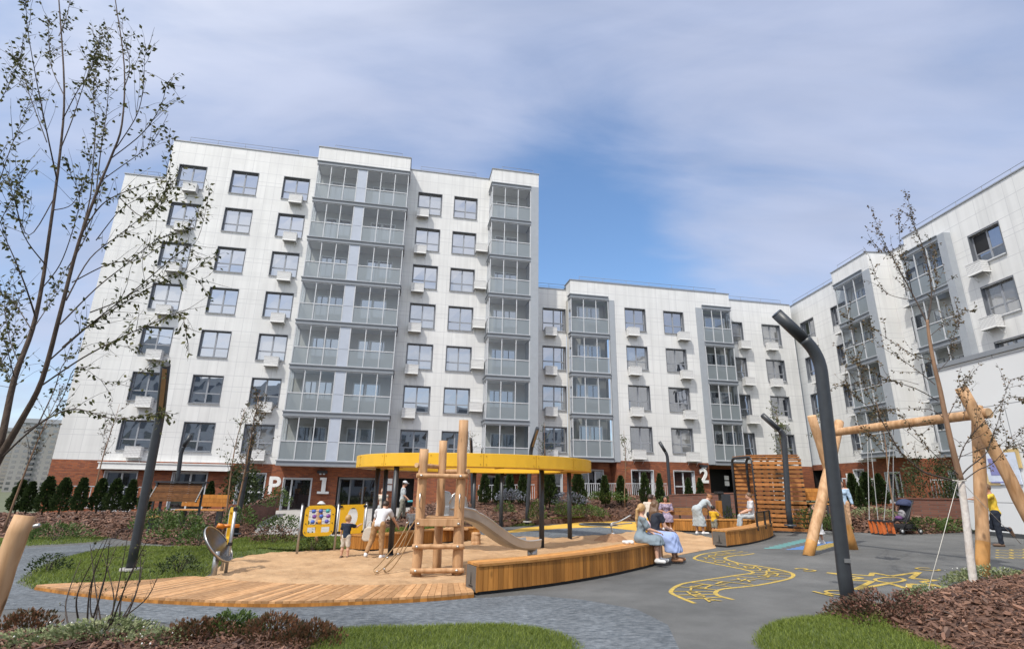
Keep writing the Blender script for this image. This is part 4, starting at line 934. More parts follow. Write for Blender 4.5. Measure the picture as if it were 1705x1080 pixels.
S(D(520,915,17.4),.5,.42,M_shrub,.08,500,61,'green tuft growing beneath the yellow abacus panel')
S(D(470,880,20.5),.9,.4,M_shrub,.08,800,62,'green groundcover clump left of the paved way')
S(D(848,832,29),.75,.5,M_lav2,.09,700,7,'lavender clump behind the slide in the middle bed')
S(D(945,838,29),1.0,.5,M_lav2,.09,800,71,'wide lavender clump right of the middle canopy post')
S(D(895,862,26.6),.4,.75,M_shrub,.1,500,72,'upright green bush beside the lamp post in the middle bed')
S(D(842,852,26.5),.5,.4,M_shrub,.09,400,73,'small green bush in the bark left of the lamp post')
S(D(975,858,28),1.2,.45,M_shrub,.1,900,74,'wide low green bush in the bark bed behind the trampoline')
S(D(935,854,28),.5,.5,M_shrub,.09,400,75,'small green bush left of the wide low bush behind the trampoline')
S(D(1010,832,30),1.4,.4,M_shrub,.1,800,76,'pale green groundcover before the evergreens of the middle block')
S(D(1110,845,30),.7,.5,M_shrub,.1,400,77,'green clump behind the back wooden bench')
S(D(1555,832,23.6),1.25,1.55,M_thuja,.10,1900,8,'large round dark evergreen bush behind the stroller')
S(D(1600,836,23.8),.6,.8,M_thuja,.10,600,81,'dark bush before the railing right of the round evergreen')
S(D(1350,878,20.8),.5,.6,M_shrub,.09,500,82,'bright green bush at the right end of the slatted pergola')
S(D(1390,882,20.4),.55,.5,M_shrub,.08,500,83,'green bush behind the legs of the wooden swing frame')
S(D(1545,883,20.3),.9,.4,M_shrub,.08,900,84,'green groundcover right of the stroller')
S(D(1595,884,20.3),.7,.4,M_shrub,.08,600,85,'green groundcover beside the pavilion corner')
S(D(1455,862,22),1.0,.35,M_var,.08,700,86,'pale variegated clump behind the swing seat')
S(D(1212,872,22.5),.35,.6,M_shrub,.09,300,87,'green bush left of the slatted pergola')
# foreground beds
S(D(165,1073,7.15),.7,.23,M_var,.05,2200,9,'pale edged groundcover mound at the foot of the bare stemmed shrub',flow=12)
S(D(55,1076,7.0),.6,.14,M_var,.045,1300,91,'pale edged groundcover with white flowers at the lower left corner',flow=12)
S(D(272,1076,7.0),.45,.16,M_var,.045,1100,92,'pale edged groundcover left of the russet heath',flow=9)
S(D(40,1052,7.9),.33,.22,M_heath,.05,800,93,'russet heath tuft at the far left of the front bed',up=1.6)
S(D(330,1070,7.2),.45,.22,M_heath,.05,1200,94,'big russet heath clump in the front bed',up=1.6)
S(D(385,1064,7.4),.4,.26,M_shrub,.05,900,95,'feathery bright green plant in the middle of the front bed',up=1.2)
S(D(452,1066,7.3),.5,.24,M_heath,.045,1400,96,'russet heath clump beside the front lawn',up=1.6)
S(D(520,1066,7.2),.38,.17,M_heath,.045,900,97,'last russet heath clump at the left tip of the front lawn',up=1.6)
S(D(1480,1058,7.9),.85,.46,M_sedum,.045,4600,10,'large dusky pink sedum at the foot of the big lamp post')
S(D(1430,1045,8.15),.42,.32,M_sedum,.04,1500,101,'smaller sedum left of the large dusky pink one')
S(D(1545,1040,8.3),.5,.38,M_sedum,.04,1800,102,'dusky pink sedum right of the large one, before the bark')
S(D(1690,1070,7.4),.5,.34,M_heath,.05,1600,103,'orange tinged heath at the lower right corner')
S(D(1560,1006,9.3),.6,.22,M_var,.05,1300,104,'pale variegated clump at the edge of the painted star',flow=10)
S(D(1660,980,10.1),.85,.30,M_var,.05,2000,105,'pale variegated clump right of the limed trunk',flow=14)
S(D(1630,1040,8.3),.16,.14,M_shrub,.045,140,106,'small green seedling in the bark on the right')
# the bare stemmed shrub at the lower left
t=thing('bare_shrub','tall bare stemmed shrub leaning right over the path at the lower left','shrub',D(160,1062,7.4)); st=TB(); lf=MB(); o=-t.location
for a,b,c in (((130,1030),(130,985),(172,900)),((145,1040),(152,970),(185,880)),((158,1045),(168,980),(195,905)),((170,1045),(160,985),(150,905)),((185,1040),(215,960),(250,890)),((198,1045),(205,985),(240,915)),((180,1050),(195,985),(215,880)),
              ((190,1050),(225,990),(240,930)),((115,1045),(110,1000),(135,930)),((165,1050),(150,1010),(160,930)),((172,1050),(190,1000),(172,920)),((200,1050),(230,975),(235,900)),((175,1048),(240,1000),(262,960)),((150,1045),(175,960),(182,900))):
    dy=random.uniform(-.25,.25); pts=catmull([D(*a,7.4)+o,D(*b,7.4+dy)+o,D(*c,7.4+2*dy)+o],5); st.tube(pts,[.012-.009*i/(len(pts)-1) for i in range(len(pts))],5,0,False)
    for k in range(5):
        i=random.randint(4,len(pts)-2); twig_leaves(lf,st,pts[i],(Vector((.3,0,.8))+rdir()*.7).normalized(),random.uniform(.1,.3),random.randint(0,2),.04,.2,.0025)
st.two=False; st.build('stems',[M_twig,M_twig],t); lf.build('leaves',M_leafD,t)
# ================================================================== PLAYGROUND
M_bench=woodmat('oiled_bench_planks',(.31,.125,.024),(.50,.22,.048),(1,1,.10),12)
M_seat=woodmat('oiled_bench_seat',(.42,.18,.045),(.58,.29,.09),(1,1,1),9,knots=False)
M_back=woodmat('shade_toned_back_boards',(.20,.095,.03),(.30,.15,.055),(1,1,1),9,knots=False)  # bench wood in a darker tone: the backrests' shade is put into the colour
M_deck=woodmat('larch_deck_boards',(.37,.19,.08),(.56,.33,.165),(1,1,1),8,knots=True)
M_log=woodmat('peeled_log',(.34,.18,.08),(.60,.38,.215),(1,1,.13),11,.6,island=False)
M_logend=mat('cut_log_end',(.55,.36,.20),.8,0,.2,12)
M_logfoot=woodmat('orange_treated_log_foot',(.42,.20,.06),(.60,.32,.11),(1,1,.2),9,.6,island=False)
M_slat=woodmat('pergola_slats',(.27,.105,.028),(.44,.19,.06),(1,1,1),8,knots=False)
M_ypaint=mat('yellow_paint',(.72,.42,.022),.45,0,.05,2,.08,20)
M_ypanel=mat('yellow_plastic',(.74,.44,.02),.4,0,.05,3)
M_steel=mat('brushed_steel',(.55,.54,.52),.30,1,.08,6,.1,60)
M_slide=mat('slide_steel',(.46,.455,.44),.42,.6,.10,2.5,.06,30)
M_galv=mat('galvanised_post',(.42,.43,.44),.42,.85,.1,9)
M_blackp=mat('black_plastic',(.018,.018,.02),.45,0,.2,9)
M_plate=mat('grey_end_plate',(.125,.118,.11),.5,.2,.12,9)
M_plate2=mat('blackened_engraving',(.010,.010,.010),.6)
M_rope=mat('tan_rope',(.32,.21,.11),.8,0,.2,30)
M_mark=mat('yellow_ground_paint',(.26,.20,.075),.85,0,0,14,.3,80,col2=(.60,.41,.06),detail=10,speck=.2)
M_teal=mat('teal_ground_paint',(.13,.42,.42),.8,0,.15,12); M_blue=mat('blue_ground_paint',(.10,.26,.62),.8,0,.15,12)
M_concrete2=mat('lamp_footing_concrete',(.30,.29,.28),.9,0,.15,9,.3,30)
def polyoff(pts,o):
    out=[];n=len(pts)
    for i in range(n):
        a=pts[max(0,i-1)];b=pts[min(n-1,i+1)]; d=(Vector(b)-Vector(a)); d.z=0; d.normalize(); out.append(Vector(pts[i])+Vector((d.y,-d.x,0))*o)
    return out
def resample(pts,step):
    L=[0]
    for a,b in zip(pts,pts[1:]): L.append(L[-1]+(b-a).length)
    n=max(1,round(L[-1]/step)); out=[]
    for k in range(n+1):
        t=L[-1]*k/n; i=min(len(L)-2,max(j for j in range(len(L)) if L[j]<=t+1e-9)); out.append(pts[i].lerp(pts[i+1],(t-L[i])/max(1e-9,L[i+1]-L[i])))
    return out
def curved_bench(label,center,w,h,plates=(True,True),backs=(),z0=None):
    c=catmull([Vector((x,y,0)) for x,y in center],12); o=Vector((c[0].x,c[0].y,gz(c[0].x)))
    for p in c: p.z=gz(p.x)
    c=[p-o for p in c]
    t=thing('wooden_bench',label,'bench',o)
    for side in (1,-1):
        cl=MB(); q=resample(polyoff(c,side*w/2),.098); q2=polyoff(q,-.022*side)
        for i in range(len(q)-1):
            a,b=q[i],q[i+1]; d=(b-a)*.035; a,b=a+d,b-d; ai,bi=q2[i]+d,q2[i+1]-d; z1=.06+random.uniform(-.002,.002); z2=h-.045
            cl.add([a+Vector((0,0,z1)),b+Vector((0,0,z1)),b+Vector((0,0,z2)),a+Vector((0,0,z2)),ai+Vector((0,0,z1)),bi+Vector((0,0,z1)),bi+Vector((0,0,z2)),ai+Vector((0,0,z2))],[(0,1,2,3),(5,4,7,6),(3,2,6,7),(1,0,4,5),(0,3,7,4),(2,1,5,6)])
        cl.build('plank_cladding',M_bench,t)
    st=MB(); nb=4; ww=w+.05
    for k in range(nb):
        o1=-ww/2+ww*k/nb+.005; o2=-ww/2+ww*(k+1)/nb-.005; q=resample(c,.16); A=polyoff(q,o1); B=polyoff(q,o2); vs=[];fs=[]; n=len(q)
        for i in range(n): vs+=[A[i]+Vector((0,0,h-.042)),B[i]+Vector((0,0,h-.042)),B[i]+Vector((0,0,h)),A[i]+Vector((0,0,h))]
        for i in range(n-1):
            for e in range(4): fs.append((i*4+e,i*4+(e+1)%4,(i+1)*4+(e+1)%4,(i+1)*4+e))
        fs+=[(3,2,1,0),tuple((n-1)*4+e for e in range(4))]; st.add(vs,fs)
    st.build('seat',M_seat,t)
    pl=MB(); q=resample(c,.2); A=polyoff(q,w/2-.05);B=polyoff(q,-w/2+.05); n=len(q); vs=[];fs=[]
    for i in range(n): vs+=[A[i]+Vector((0,0,-.05)),B[i]+Vector((0,0,-.05)),B[i]+Vector((0,0,h-.05)),A[i]+Vector((0,0,h-.05))]
    for i in range(n-1):
        for e in range(4): fs.append((i*4+e,i*4+(e+1)%4,(i+1)*4+(e+1)%4,(i+1)*4+e))
    fs+=[(3,2,1,0),tuple((n-1)*4+e for e in range(4))]; pl.add(vs,fs); pl.build('plinth',M_blackp,t)
    for e,on in ((0,plates[0]),(1,plates[1])):
        if not on: continue
        p=c[0] if e==0 else c[-1]; d=(c[0]-c[1] if e==0 else c[-1]-c[-2]); d.z=0; d.normalize(); s=Vector((-d.y,d.x,0))
        M=Matrix(((s.x,d.x,0,p.x),(s.y,d.y,0,p.y),(0,0,1,p.z),(0,0,0,1)))
        b=MB(); b.box(-w/2+.012,w/2-.012,.004,.03,.05,h-.05,0,M); pt=b.build('end_plate',M_plate,t)
        e_=MB(); zc=h*.5
        for pr in ([(-.022,zc-.07),(.022,zc-.07),(.015,zc+.03),(.004,zc+.105),(-.006,zc+.09),(-.014,zc+.02)],[(-.03,zc-.095),(.03,zc-.095),(.03,zc-.078),(-.03,zc-.078)]):
            e_.add([M@Vector((x,.034,z)) for x,z in pr],[tuple(range(len(pr)))])
        random.seed(3)
        x=-.085
        while x<.085:
            wd=random.uniform(.006,.014); zz=h*.22; e_.add([M@Vector((q,.034,z)) for q,z in ((x,zz),(x+wd,zz),(x+wd,zz+.028),(x,zz+.028))],[(0,1,2,3)]); x+=wd+.006
        f=MB(); f.box(-w/2,-w/2+.012,-.002,.032,.05,h-.046,0,M); f.box(w/2-.012,w/2,-.002,.032,.05,h-.046,0,M); f.build('end_trim',M_bench,t)
        e_.build('engraved_emblem',M_plate2,pt)
    for (f0,f1,off) in backs:
        q=resample(c,.06); n=len(q); i0,i1=int(f0*n),min(n-1,int(f1*n)); seg=polyoff(q,off)[i0:i1+1]; bk=MB()
        for z1,z2 in ((h+.14,h+.27),(h+.285,h+.415)):
            A=polyoff(seg,.018);B=polyoff(seg,-.018); vs=[];fs=[]; m_=len(seg)
            for i in range(m_): vs+=[A[i]+Vector((0,0,z1)),B[i]+Vector((0,0,z1)),B[i]+Vector((0,0,z2)),A[i]+Vector((0,0,z2))]
            for i in range(m_-1):
                for e in range(4): fs.append((i*4+e,i*4+(e+1)%4,(i+1)*4+(e+1)%4,(i+1)*4+e))
            fs+=[(3,2,1,0),tuple((m_-1)*4+e for e in range(4))]; bk.add(vs,fs)
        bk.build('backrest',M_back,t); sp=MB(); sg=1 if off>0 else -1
        for i in (0,len(seg)//2,len(seg)-1):
            p=polyoff(seg,sg*.035)[i]; sp.box(p.x-.025,p.x+.025,p.y-.025,p.y+.025,p.z+h-.12,p.z+h+.42)
        tp=polyoff(seg,sg*.03); sp.tube([p+Vector((0,0,h+.425)) for p in tp],.016,6); sp.build('backrest_support',M_blackp,t)
    random.seed(11); return t
curved_bench('long curved wooden bench in front, the two girls sit on its right end',[(-.62,10.38),(.50,10.98),(1.72,11.92),(2.65,12.86),(3.25,13.6),(3.6,14.35)],.46,.5,(True,True))
curved_bench('hairpin shaped wooden bench with a grey end plate, right of the sand',[(6.25,16.95),(7.22,17.72),(8.35,19.0),(9.15,20.3),(9.3,21.3),(8.75,21.95),(7.8,22.05),(6.95,22.4),(6.1,22.95),(5.6,23.4)],.46,.47,(True,True),((.20,.37,.2),(.74,.97,.2)))
curved_bench('curved wooden bench under the yellow canopy behind the slide tower',[(-4.85,18.5),(-4.72,17.75),(-4.2,17.35),(-3.65,17.75),(-2.9,18.7),(-2.0,19.5),(-1.1,19.9)],.42,.46,(False,True))
# --- timber deck along the sand
t=thing('wooden_deck','orange brown plank deck curving along the front of the sand','deck',(0,0,0))
outer=resample(catmull(PX((58,981),(140,993),(250,1003),(430,1010),(600,1006),(720,1000),(789,994)),10),.115)
inner=catmull(PX((80,979),(180,975),(255,971),(322,966),(402,974),(520,980),(640,981),(779,977)),10); n=len(outer)-1
def atfrac(P,f):
    L=[0]
    for a,b in zip(P,P[1:]): L.append(L[-1]+(b-a).length)
    t_=L[-1]*f; i=min(len(L)-2,max(j for j in range(len(L)) if L[j]<=t_+1e-9)); return P[i].lerp(P[i+1],(t_-L[i])/(L[i+1]-L[i]))
pk=MB()
for i in range(n):
    a,b=outer[i],outer[i+1]; f0,f1=(i/n)**.85,((i+1)/n)**.85; d,c=atfrac(inner,f0),atfrac(inner,f1); e=.028
    a,b=a.lerp(b,e),b.lerp(a,e); d,c=d.lerp(c,e),c.lerp(d,e); z1=Vector((0,0,.085+random.uniform(-.003,.003))); z0=Vector((0,0,.045))
    pk.add([a+z0,b+z0,c+z0,d+z0,a+z1,b+z1,c+z1,d+z1],[(3,2,1,0),(4,5,6,7),(0,1,5,4),(1,2,6,5),(2,3,7,6),(3,0,4,7)])
pk.build('deck_boards',M_deck,t)
fs=MB(); q=polyoff(outer,.012)
for a,b in zip(q,q[1:]): fs.add([a+Vector((0,0,-.02)),b+Vector((0,0,-.02)),b+Vector((0,0,.05)),a+Vector((0,0,.05))],[(0,1,2,3)])
fs.build('edge_board',M_bench,t)
# --- yellow ring canopy on dark posts
CX,CY=-1.2,19.4; ZB=2.30
t=thing('ring_canopy','big yellow ring shaped canopy on dark round posts over the sand','canopy',(CX,CY,gz(CX)))
ZB-=gz(CX)*0; b=MB(); N=72
def ring(r,z): return [Vector((r*math.cos(2*math.pi*k/N),r*math.sin(2*math.pi*k/N),z)) for k in range(N)]
Ro,Ri=4.02,3.0; z0,z1=2.33,2.70
R_=[ring(Ro,z0),ring(Ro,z1),ring(Ri,z1),ring(Ri,z0)]; vs=[v for r in R_ for v in r]
b.add(vs,[(e*N+k,e*N+(k+1)%N,((e+1)%4)*N+(k+1)%N,((e+1)%4)*N+k) for e in range(4) for k in range(N)]); b.build('ring_band',M_ypaint,t,.01)
b=MB()
for k in range(12):
    a=2*math.pi*(k+.5)/12; d=Vector((math.cos(a),math.sin(a),0)); b.beam(d*(Ri+.01)+Vector((0,0,2.325)),d*(Ro-.03)+Vector((0,0,2.325)),.05,.03)
b.build('soffit_seams',mat('dark_yellow_seam',(.42,.22,.01),.5),t)
b=MB()
for k in range(16):
    a=2*math.pi*(k+.3)/16; c_,s_=math.cos(a),math.sin(a); b.beam((c_*(Ro+.001),s_*(Ro+.001),2.335),(c_*(Ro+.001),s_*(Ro+.001),2.695),.012,.006,0,(c_,s_,0))
    for z in (2.40,2.63):
        for e in (-.02,.02): b.cbox(((Ro+.002)*math.cos(a+e),(Ro+.002)*math.sin(a+e),z),(.022,.022,.022))
b.build('band_seams',mat('dark_yellow_seam',(.42,.22,.01),.5),t)
for x,y in ((-3.28,16.15),(1.0,17.2),(2.13,19.85),(-.30,22.6),(-1.42,22.7),(-4.45,20.1),(-4.3,18.2)):
    p=MB(); x-=CX;y-=CY; zb=gz(x+CX)-gz(CX); p.tube([(x,y,zb-.1),(x,y,2.33)],.078,14); p.lathe([(.12,zb+.014),(.12,zb+.03),(.08,zb+.032)],14,(x,y,0)); p.build('post',M_black,t)
# --- log climbing tower
t=thing('climbing_tower','log climbing tower with round rungs and a small platform, joined to the slide','play tower',(-1.5,12.6,gz(-1.5)))
def rel(o,p): return Vector(p)-Vector(o)
TO=(-1.5,12.6,gz(-1.5))
def logpost(name,par,a,b,r,mats=None,foot=0,seed=0,n=12,taper=.93):
    random.seed(seed); a=Vector(a);b=Vector(b); L=(b-a).length; k=10; pts=[a.lerp(b,i/k)+Vector((random.gauss(0,.006),random.gauss(0,.006),0)) for i in range(k+1)]
    m_=MB(); rad=[r*(1-(1-taper)*i/k)*(1+random.uniform(-.03,.03)) for i in range(k+1)]
    m_.tube(pts,rad,n,0,True,True)
    me=m_; 
    for i in range(len(me.f)):
        f=me.f[i]
        if len(f)>4: me.m[i]=1
        elif foot and (sum(me.v[j][2] for j in f)/len(f))<(a.z+foot): me.m[i]=2
    return me.build(name,[M_log,M_logend,M_logfoot],par)
o=thing  # alias kept short
PL={}
for nm,base,ty,r in (('a',(693,960),747,.105),('b',(727,950),733,.10),('c',(761,957),699,.115)):
    p=G(*base); q=D({'a':695,'b':727,'c':764}[nm],ty,p.y); PL[nm]=(rel(TO,p),rel(TO,(p.x,p.y,q.z))); logpost('log_post',t,PL[nm][0]-Vector((0,0,.1)),PL[nm][1],r,seed=ord(nm))
def rung(a,b,z,ex=.13,r=.052,dy=-.13,name='rung'):
    p=PL[a][0].copy();q=PL[b][0].copy(); p.z=z;q.z=z; d=(q-p).normalized(); p-=d*ex; q+=d*ex
    s=Vector((d.y,-d.x,0)); s=s if s.y<0 else -s
    return logpost(name,t,p+s*(-dy),q+s*(-dy),r,seed=int(z*100),n=10,taper=1)
def zat(y,Y=12.3): return CZ+(802-y)*.94/F_PX*Y-TO[2]
for y in (787,898,934): rung('a','c',zat(y))
rung('a','b',zat(770),dy=.10); rung('b','c',zat(779,12.8),dy=.10)
b=MB(); A,C=PL['a'][0],PL['c'][0]; zp=zat(858)
b.beam((A.x-.06,A.y-.125,zp-.04),(C.x+.05,C.y-.125,zp-.04),.045,.15); b.build('platform_edge_board',M_log,t,.008)
b=MB()
for k in range(6):
    y=A.y+.0+k*.13; b.box(A.x+.08,C.x-.02,y,y+.12,zp+.02,zp+.06)
b.build('platform',M_deck,t,.004)
b=MB()
for y in (787,898,934,863):
    for P in ('a','c'):
        x=PL[P][0]; b.lathe([(.03,0),(.03,.02),(.0,.024)],8,(0,0,0),0,True,Matrix.Translation((x.x,x.y-.175,zat(y)))@Matrix.Rotation(R(90),4,'X'))
for P in ('a','c'):
    x=PL[P][0]; z=zat(815); pts=[Vector((x.x,x.y-.10,z)),Vector((x.x,x.y-.17,z-.02)),Vector((x.x,x.y-.17,z-.27)),Vector((x.x,x.y-.10,z-.29))]; b.tube(pts,.014,8)
b.build('steel_handle',M_steel,t)
# --- slide
sl=thing('slide','brushed steel chute slide running down to the right from the log tower','slide',(-.95,13.1,gz(-.95))); SO=sl.location
path=catmull([Vector(p) for p in ((-1.50,13.28,1.10),(-1.20,13.47,1.10),(-.86,13.70,.98),(-.45,14.02,.68),(-.08,14.32,.42),(.20,14.56,.30),(.42,14.75,.27),(.66,14.96,.28))],5)
W=.29
prof=[(-W-.03,.20),(-W,.22),(-W+.012,.19),(-W+.03,.05),(-W+.10,0),(W-.10,0),(W-.03,.05),(W-.012,.19),(W,.22),(W+.03,.20),(W+.012,.17),(W-.01,.03),(W-.08,-.022),(-W+.08,-.022),(-W+.01,.03),(-W-.012,.17)]
vs=[];np_=len(prof);b=MB()
for i,p in enumerate(path):
    d=(path[min(i+1,len(path)-1)]-path[max(0,i-1)]).normalized(); s=Vector((d.y,-d.x,0)).normalized(); u=s.cross(d); 
    hs=1.0 if i>8 else 1.15
    for x,z in prof: vs.append(p-SO+Vector((0,0,gz(p.x)))+s*x+u*z*hs)
fs=[(i*np_+k,i*np_+(k+1)%np_,(i+1)*np_+(k+1)%np_,(i+1)*np_+k) for i in range(len(path)-1) for k in range(np_)]
fs+=[tuple(range(np_))[::-1],tuple((len(path)-1)*np_+k for k in range(np_))]
b.add(vs,fs,0,False); b.build('chute',M_slide,sl)
d=Vector((.80,.60,0)); s=Vector((d.y,-d.x,0))
for sg in (-1,1):
    b=MB(); c=Vector((-1.55,13.25,1.12))-SO+s*sg*.30+Vector((0,0,gz(-1)))
    pf=[(0,0),(.46,0),(.50,.2),(.44,.42),(.33,.54),(.2,.56),(.08,.48),(0,.3)]
    M=Matrix(((d.x,s.x,0,c.x),(d.y,s.y,0,c.y),(0,0,1,c.z),(0,0,0,1)))
    n_=len(pf); v=[M@Vector((x,-.008,z)) for x,z in pf]+[M@Vector((x,.008,z)) for x,z in pf]
    b.add(v,[tuple(range(n_)),tuple(reversed(range(n_,2*n_)))]+[(i,i+n_,(i+1)%n_+n_,(i+1)%n_) for i in range(n_)]); b.build('side_plate',M_slide,sl)
    e=MB(); e.tube([M@Vector((x,0,z)) for x,z in catmull([Vector((x,z,0)) for x,z in pf[1:]+pf[:1]],4) for _ in [0]] if 0 else [M@Vector((x,0,z)) for x,z in pf[1:]],.018,8); e.build('rim_tube',M_steel,sl)
b=MB(); q=path[-2]; b.tube([(q.x-SO.x,q.y-SO.y,gz(q.x)-SO.z-.05),(q.x-SO.x,q.y-SO.y,gz(q.x)-SO.z+.26)],.13,14); b.build('foot_post',M_galv,sl)
# --- rope net by the tower
t=thing('rope_net','tan climbing ropes running down from the tower to the sand','ropes',G(640,950)); o_=t.location
b=MB(); cl=MB()
def LR(*q): return [D(x,y,Y)-o_ for x,y,Y in q]
for k,(pts) in enumerate((((681,868,12.9),(660,905,12.8),(632,938,12.7),(622,948,12.6),(630,951,12.55),(652,930,12.6),(676,890,12.6),(691,866,12.5)),((683,875,13.0),(668,915,12.9),(640,946,12.75),(650,948,12.65),(672,918,12.6),(692,880,12.5)))):
    b.tube(catmull(LR(*pts),5),.013,6)
for x,y in ((645,928),(628,951),(640,947),(678,870),(663,922)): cl.sphere(D(x,y,12.68)-o_,.026,8,6)
b.build('rope',M_rope,t); cl.build('clamp',M_steel,t)
# --- abacus panel and oval panel
def steel_post(par,p,h,r=.035,name='steel_post'):
    b=MB(); b.tube([p-Vector((0,0,.1)),p+Vector((0,0,h))],r,12); b.lathe([(r+.006,h-.03),(r+.006,h),(.0,h+.012)],12,p,1); return b.build(name,[M_galv,M_blackp],par)
A=G(494,922);B=G(556,918); t=thing('abacus_panel','yellow framed abacus play panel with coloured beads on two steel posts','play panel',A)
d=(B-A);L=Vector((d.x,d.y,0)).length; ex=Vector((d.x,d.y,0)).normalized(); ey=Vector((-ex.y,ex.x,0)); zb=.46; H=.86
steel_post(t,Vector((0,0,0)),1.38); steel_post(t,d,1.38)
def PM(x,y,z): return ex*x+ey*y+Vector((0,0,z+.03*ex.x*x))
def rr(x0,x1,z0,z1,r,n=6):
    o=[]
    for cx,cz,a0 in ((x1-r,z1-r,0),(x0+r,z1-r,90),(x0+r,z0+r,180),(x1-r,z0+r,270)):
        for k in range(n+1): a=R(a0+90*k/n); o.append((cx+r*math.cos(a),cz+r*math.sin(a)))
    return o
def frame_ring(mb,out,inn,y0,y1,mi=0):
    n_=len(out); vs=[]
    for y in (y0,y1):
        vs+=[PM(x,y,z) for x,z in out]+[PM(x,y,z) for x,z in inn]
    fs=[]
    for k in range(n_):
        j=(k+1)%n_; fs+=[(k,j,n_+j,n_+k),(2*n_+j,2*n_+k,3*n_+k,3*n_+j),(j,k,2*n_+k,2*n_+j),(n_+k,n_+j,3*n_+j,3*n_+k)]
    mb.add(vs,fs,mi)
x0,x1=.085,L-.085
b=MB(); frame_ring(b,rr(x0,x1,zb,zb+H,.16),rr(x0+.12,x1-.12,zb+.10,zb+H-.10,.05),-.03,.03)
xm=(x0+x1)/2
b.add([PM(x,y,z) for y in (-.028,.028) for x,z in ((x0+.1,zb+.25),(x1-.1,zb+.25),(x1-.1,zb+.33),(x0+.1,zb+.33))],[(0,1,2,3),(7,6,5,4),(0,3,7,4),(1,0,4,5),(2,1,5,6),(3,2,6,7)])
b.add([PM(x,y,z) for y in (-.027,.027) for x,z in ((xm-.08,zb+.09),(xm+.08,zb+.09),(xm+.08,zb+.26),(xm-.08,zb+.26))],[(0,1,2,3),(7,6,5,4),(0,3,7,4),(1,0,4,5),(2,1,5,6),(3,2,6,7)])
b.build('panel_frame',M_ypanel,t)
b=MB()
for a_,c_ in ((.035,x0+.03),(x1-.03,L-.035)):
    b.add([PM(x,y,z) for y in (-.018,.018) for x,z in ((a_,zb+.02),(c_,zb+.02),(c_,zb+H-.02),(a_,zb+H-.02))],[(0,1,2,3),(7,6,5,4),(0,3,7,4),(1,0,4,5),(2,1,5,6),(3,2,6,7)])
b.build('side_board',M_blackp,t)
b=MB()
for k in range(4):
    for xx in (x0+.06,x1-.06): b.lathe([(.016,0),(.016,.012),(0,.014)],8,(0,0,0),0,True,Matrix.Translation(PM(xx,-.03,zb+.12+k*.24))@Matrix.Rotation(R(90),4,'X'))
b.build('bolts',M_blackp,t)
rods=MB(); BEAD=[('blue_bead',(.06,.12,.45)),('teal_bead',(.05,.36,.34)),('purple_bead',(.20,.07,.32)),('orange_bead',(.72,.36,.02)),('indigo_bead',(.10,.10,.40))]
bm_=[mat(n_,c_,.35) for n_,c_ in BEAD]
for k,(z,cs) in enumerate(((zb+.70,(0,0,1)),(zb+.55,(2,0,2)),(zb+.40,(0,3,4)))):
    rods.tube([PM(x0+.1,0,z),PM(x1-.1,0,z)],.009,6)
    for q,ci in enumerate(cs):
        xx=x0+.25+q*.2+(.03 if k==1 else 0); bd=MB(); bd.lathe([(.001,-.06),(.045,-.05),(.058,-.02),(.058,.02),(.045,.05),(.001,.06)],12,(0,0,0),0,True,Matrix.Translation(PM(xx,0,z))@Matrix.Rotation(math.atan2(ex.y,ex.x),4,'Z')@Matrix.Rotation(R(90),4,'Y')); bd.build('bead',bm_[ci],t)
rods.build('rods',M_galv,t)
# oval window panel
A=B.copy(); B2=G(604,915); t=thing('play_panel','yellow play panel with an oval hole, beside the toddler in navy','play panel',A); d=B2-A; L=Vector((d.x,d.y,0)).length; ex=Vector((d.x,d.y,0)).normalized(); ey=Vector((-ex.y,ex.x,0))
steel_post(t,d,1.38)
b=MB(); n_=32; out=[];inn=[]
zc=.90; hw=L/2-.06
for k in range(n_):
    a=2*math.pi*k/n_; c_,s_=math.cos(a),math.sin(a); m_=max(abs(c_),abs(s_)); out.append((L/2+hw*c_/m_,zc+.42*s_/m_)); inn.append((L/2+.02+.155*c_,zc+.06+.27*s_))
frame_ring(b,out,inn,-.012,.012); b.build('panel_board',M_ypanel,t)
b=MB()
for z in (.53,1.27):
    for xx in (.02,L-.10): b.add([PM(x,y,zz) for y in (-.035,.035) for x,zz in ((xx,z-.03),(xx+.1,z-.03),(xx+.1,z+.03),(xx,z+.03))],[(0,1,2,3),(7,6,5,4),(0,3,7,4),(1,0,4,5),(2,1,5,6),(3,2,6,7)])
b.build('clamp',M_blackp,t)
# panel seen edge on + steel dish
A=G(367,951);B=G(375,957); t=thing('play_panel','narrow yellow play panel on two steel posts seen edge on, right of the steel dish','play panel',A); d=B-A; ex=Vector((d.x,d.y,0)).normalized(); L=Vector((d.x,d.y,0)).length; ey=Vector((-ex.y,ex.x,0))
ex=Vector((-.56,.83,0)).normalized();L=.62;ey=Vector((-ex.y,ex.x,0)); A0=B-A; 
steel_post(t,A0,1.42); steel_post(t,A0+ex*L,1.42)
sv=PM; PM=lambda x,y,z: A0+ex*x+ey*y+Vector((0,0,z))
b=MB(); frame_ring(b,rr(.03,L-.03,.62,1.40,.10),rr(.13,L-.13,.72,1.30,.06),-.03,.03); b.build('panel_frame',M_ypanel,t)
b=MB(); b.tube([PM(.3,-.18,1.0),PM(.3,.2,1.0)],.04,10); b.tube([PM(.3,.14,.98),PM(.3,.28,1.02)],.055,10); b.build('spinner_knob',mat('orange_plastic',(.55,.17,.012),.4),t)
b=MB()
for z in (.64,1.38):
    for xx in (0,L): b.lathe([(.05,-.035),(.05,.035)],10,PM(xx,0,z))
b.build('clamp',M_blackp,t); PM=sv
dc=D(364,905,12.7); t=thing('steel_dish','tilted round polished steel dish standing at the edge of the sand','spinner dish',(dc.x,dc.y,gz(dc.x)))
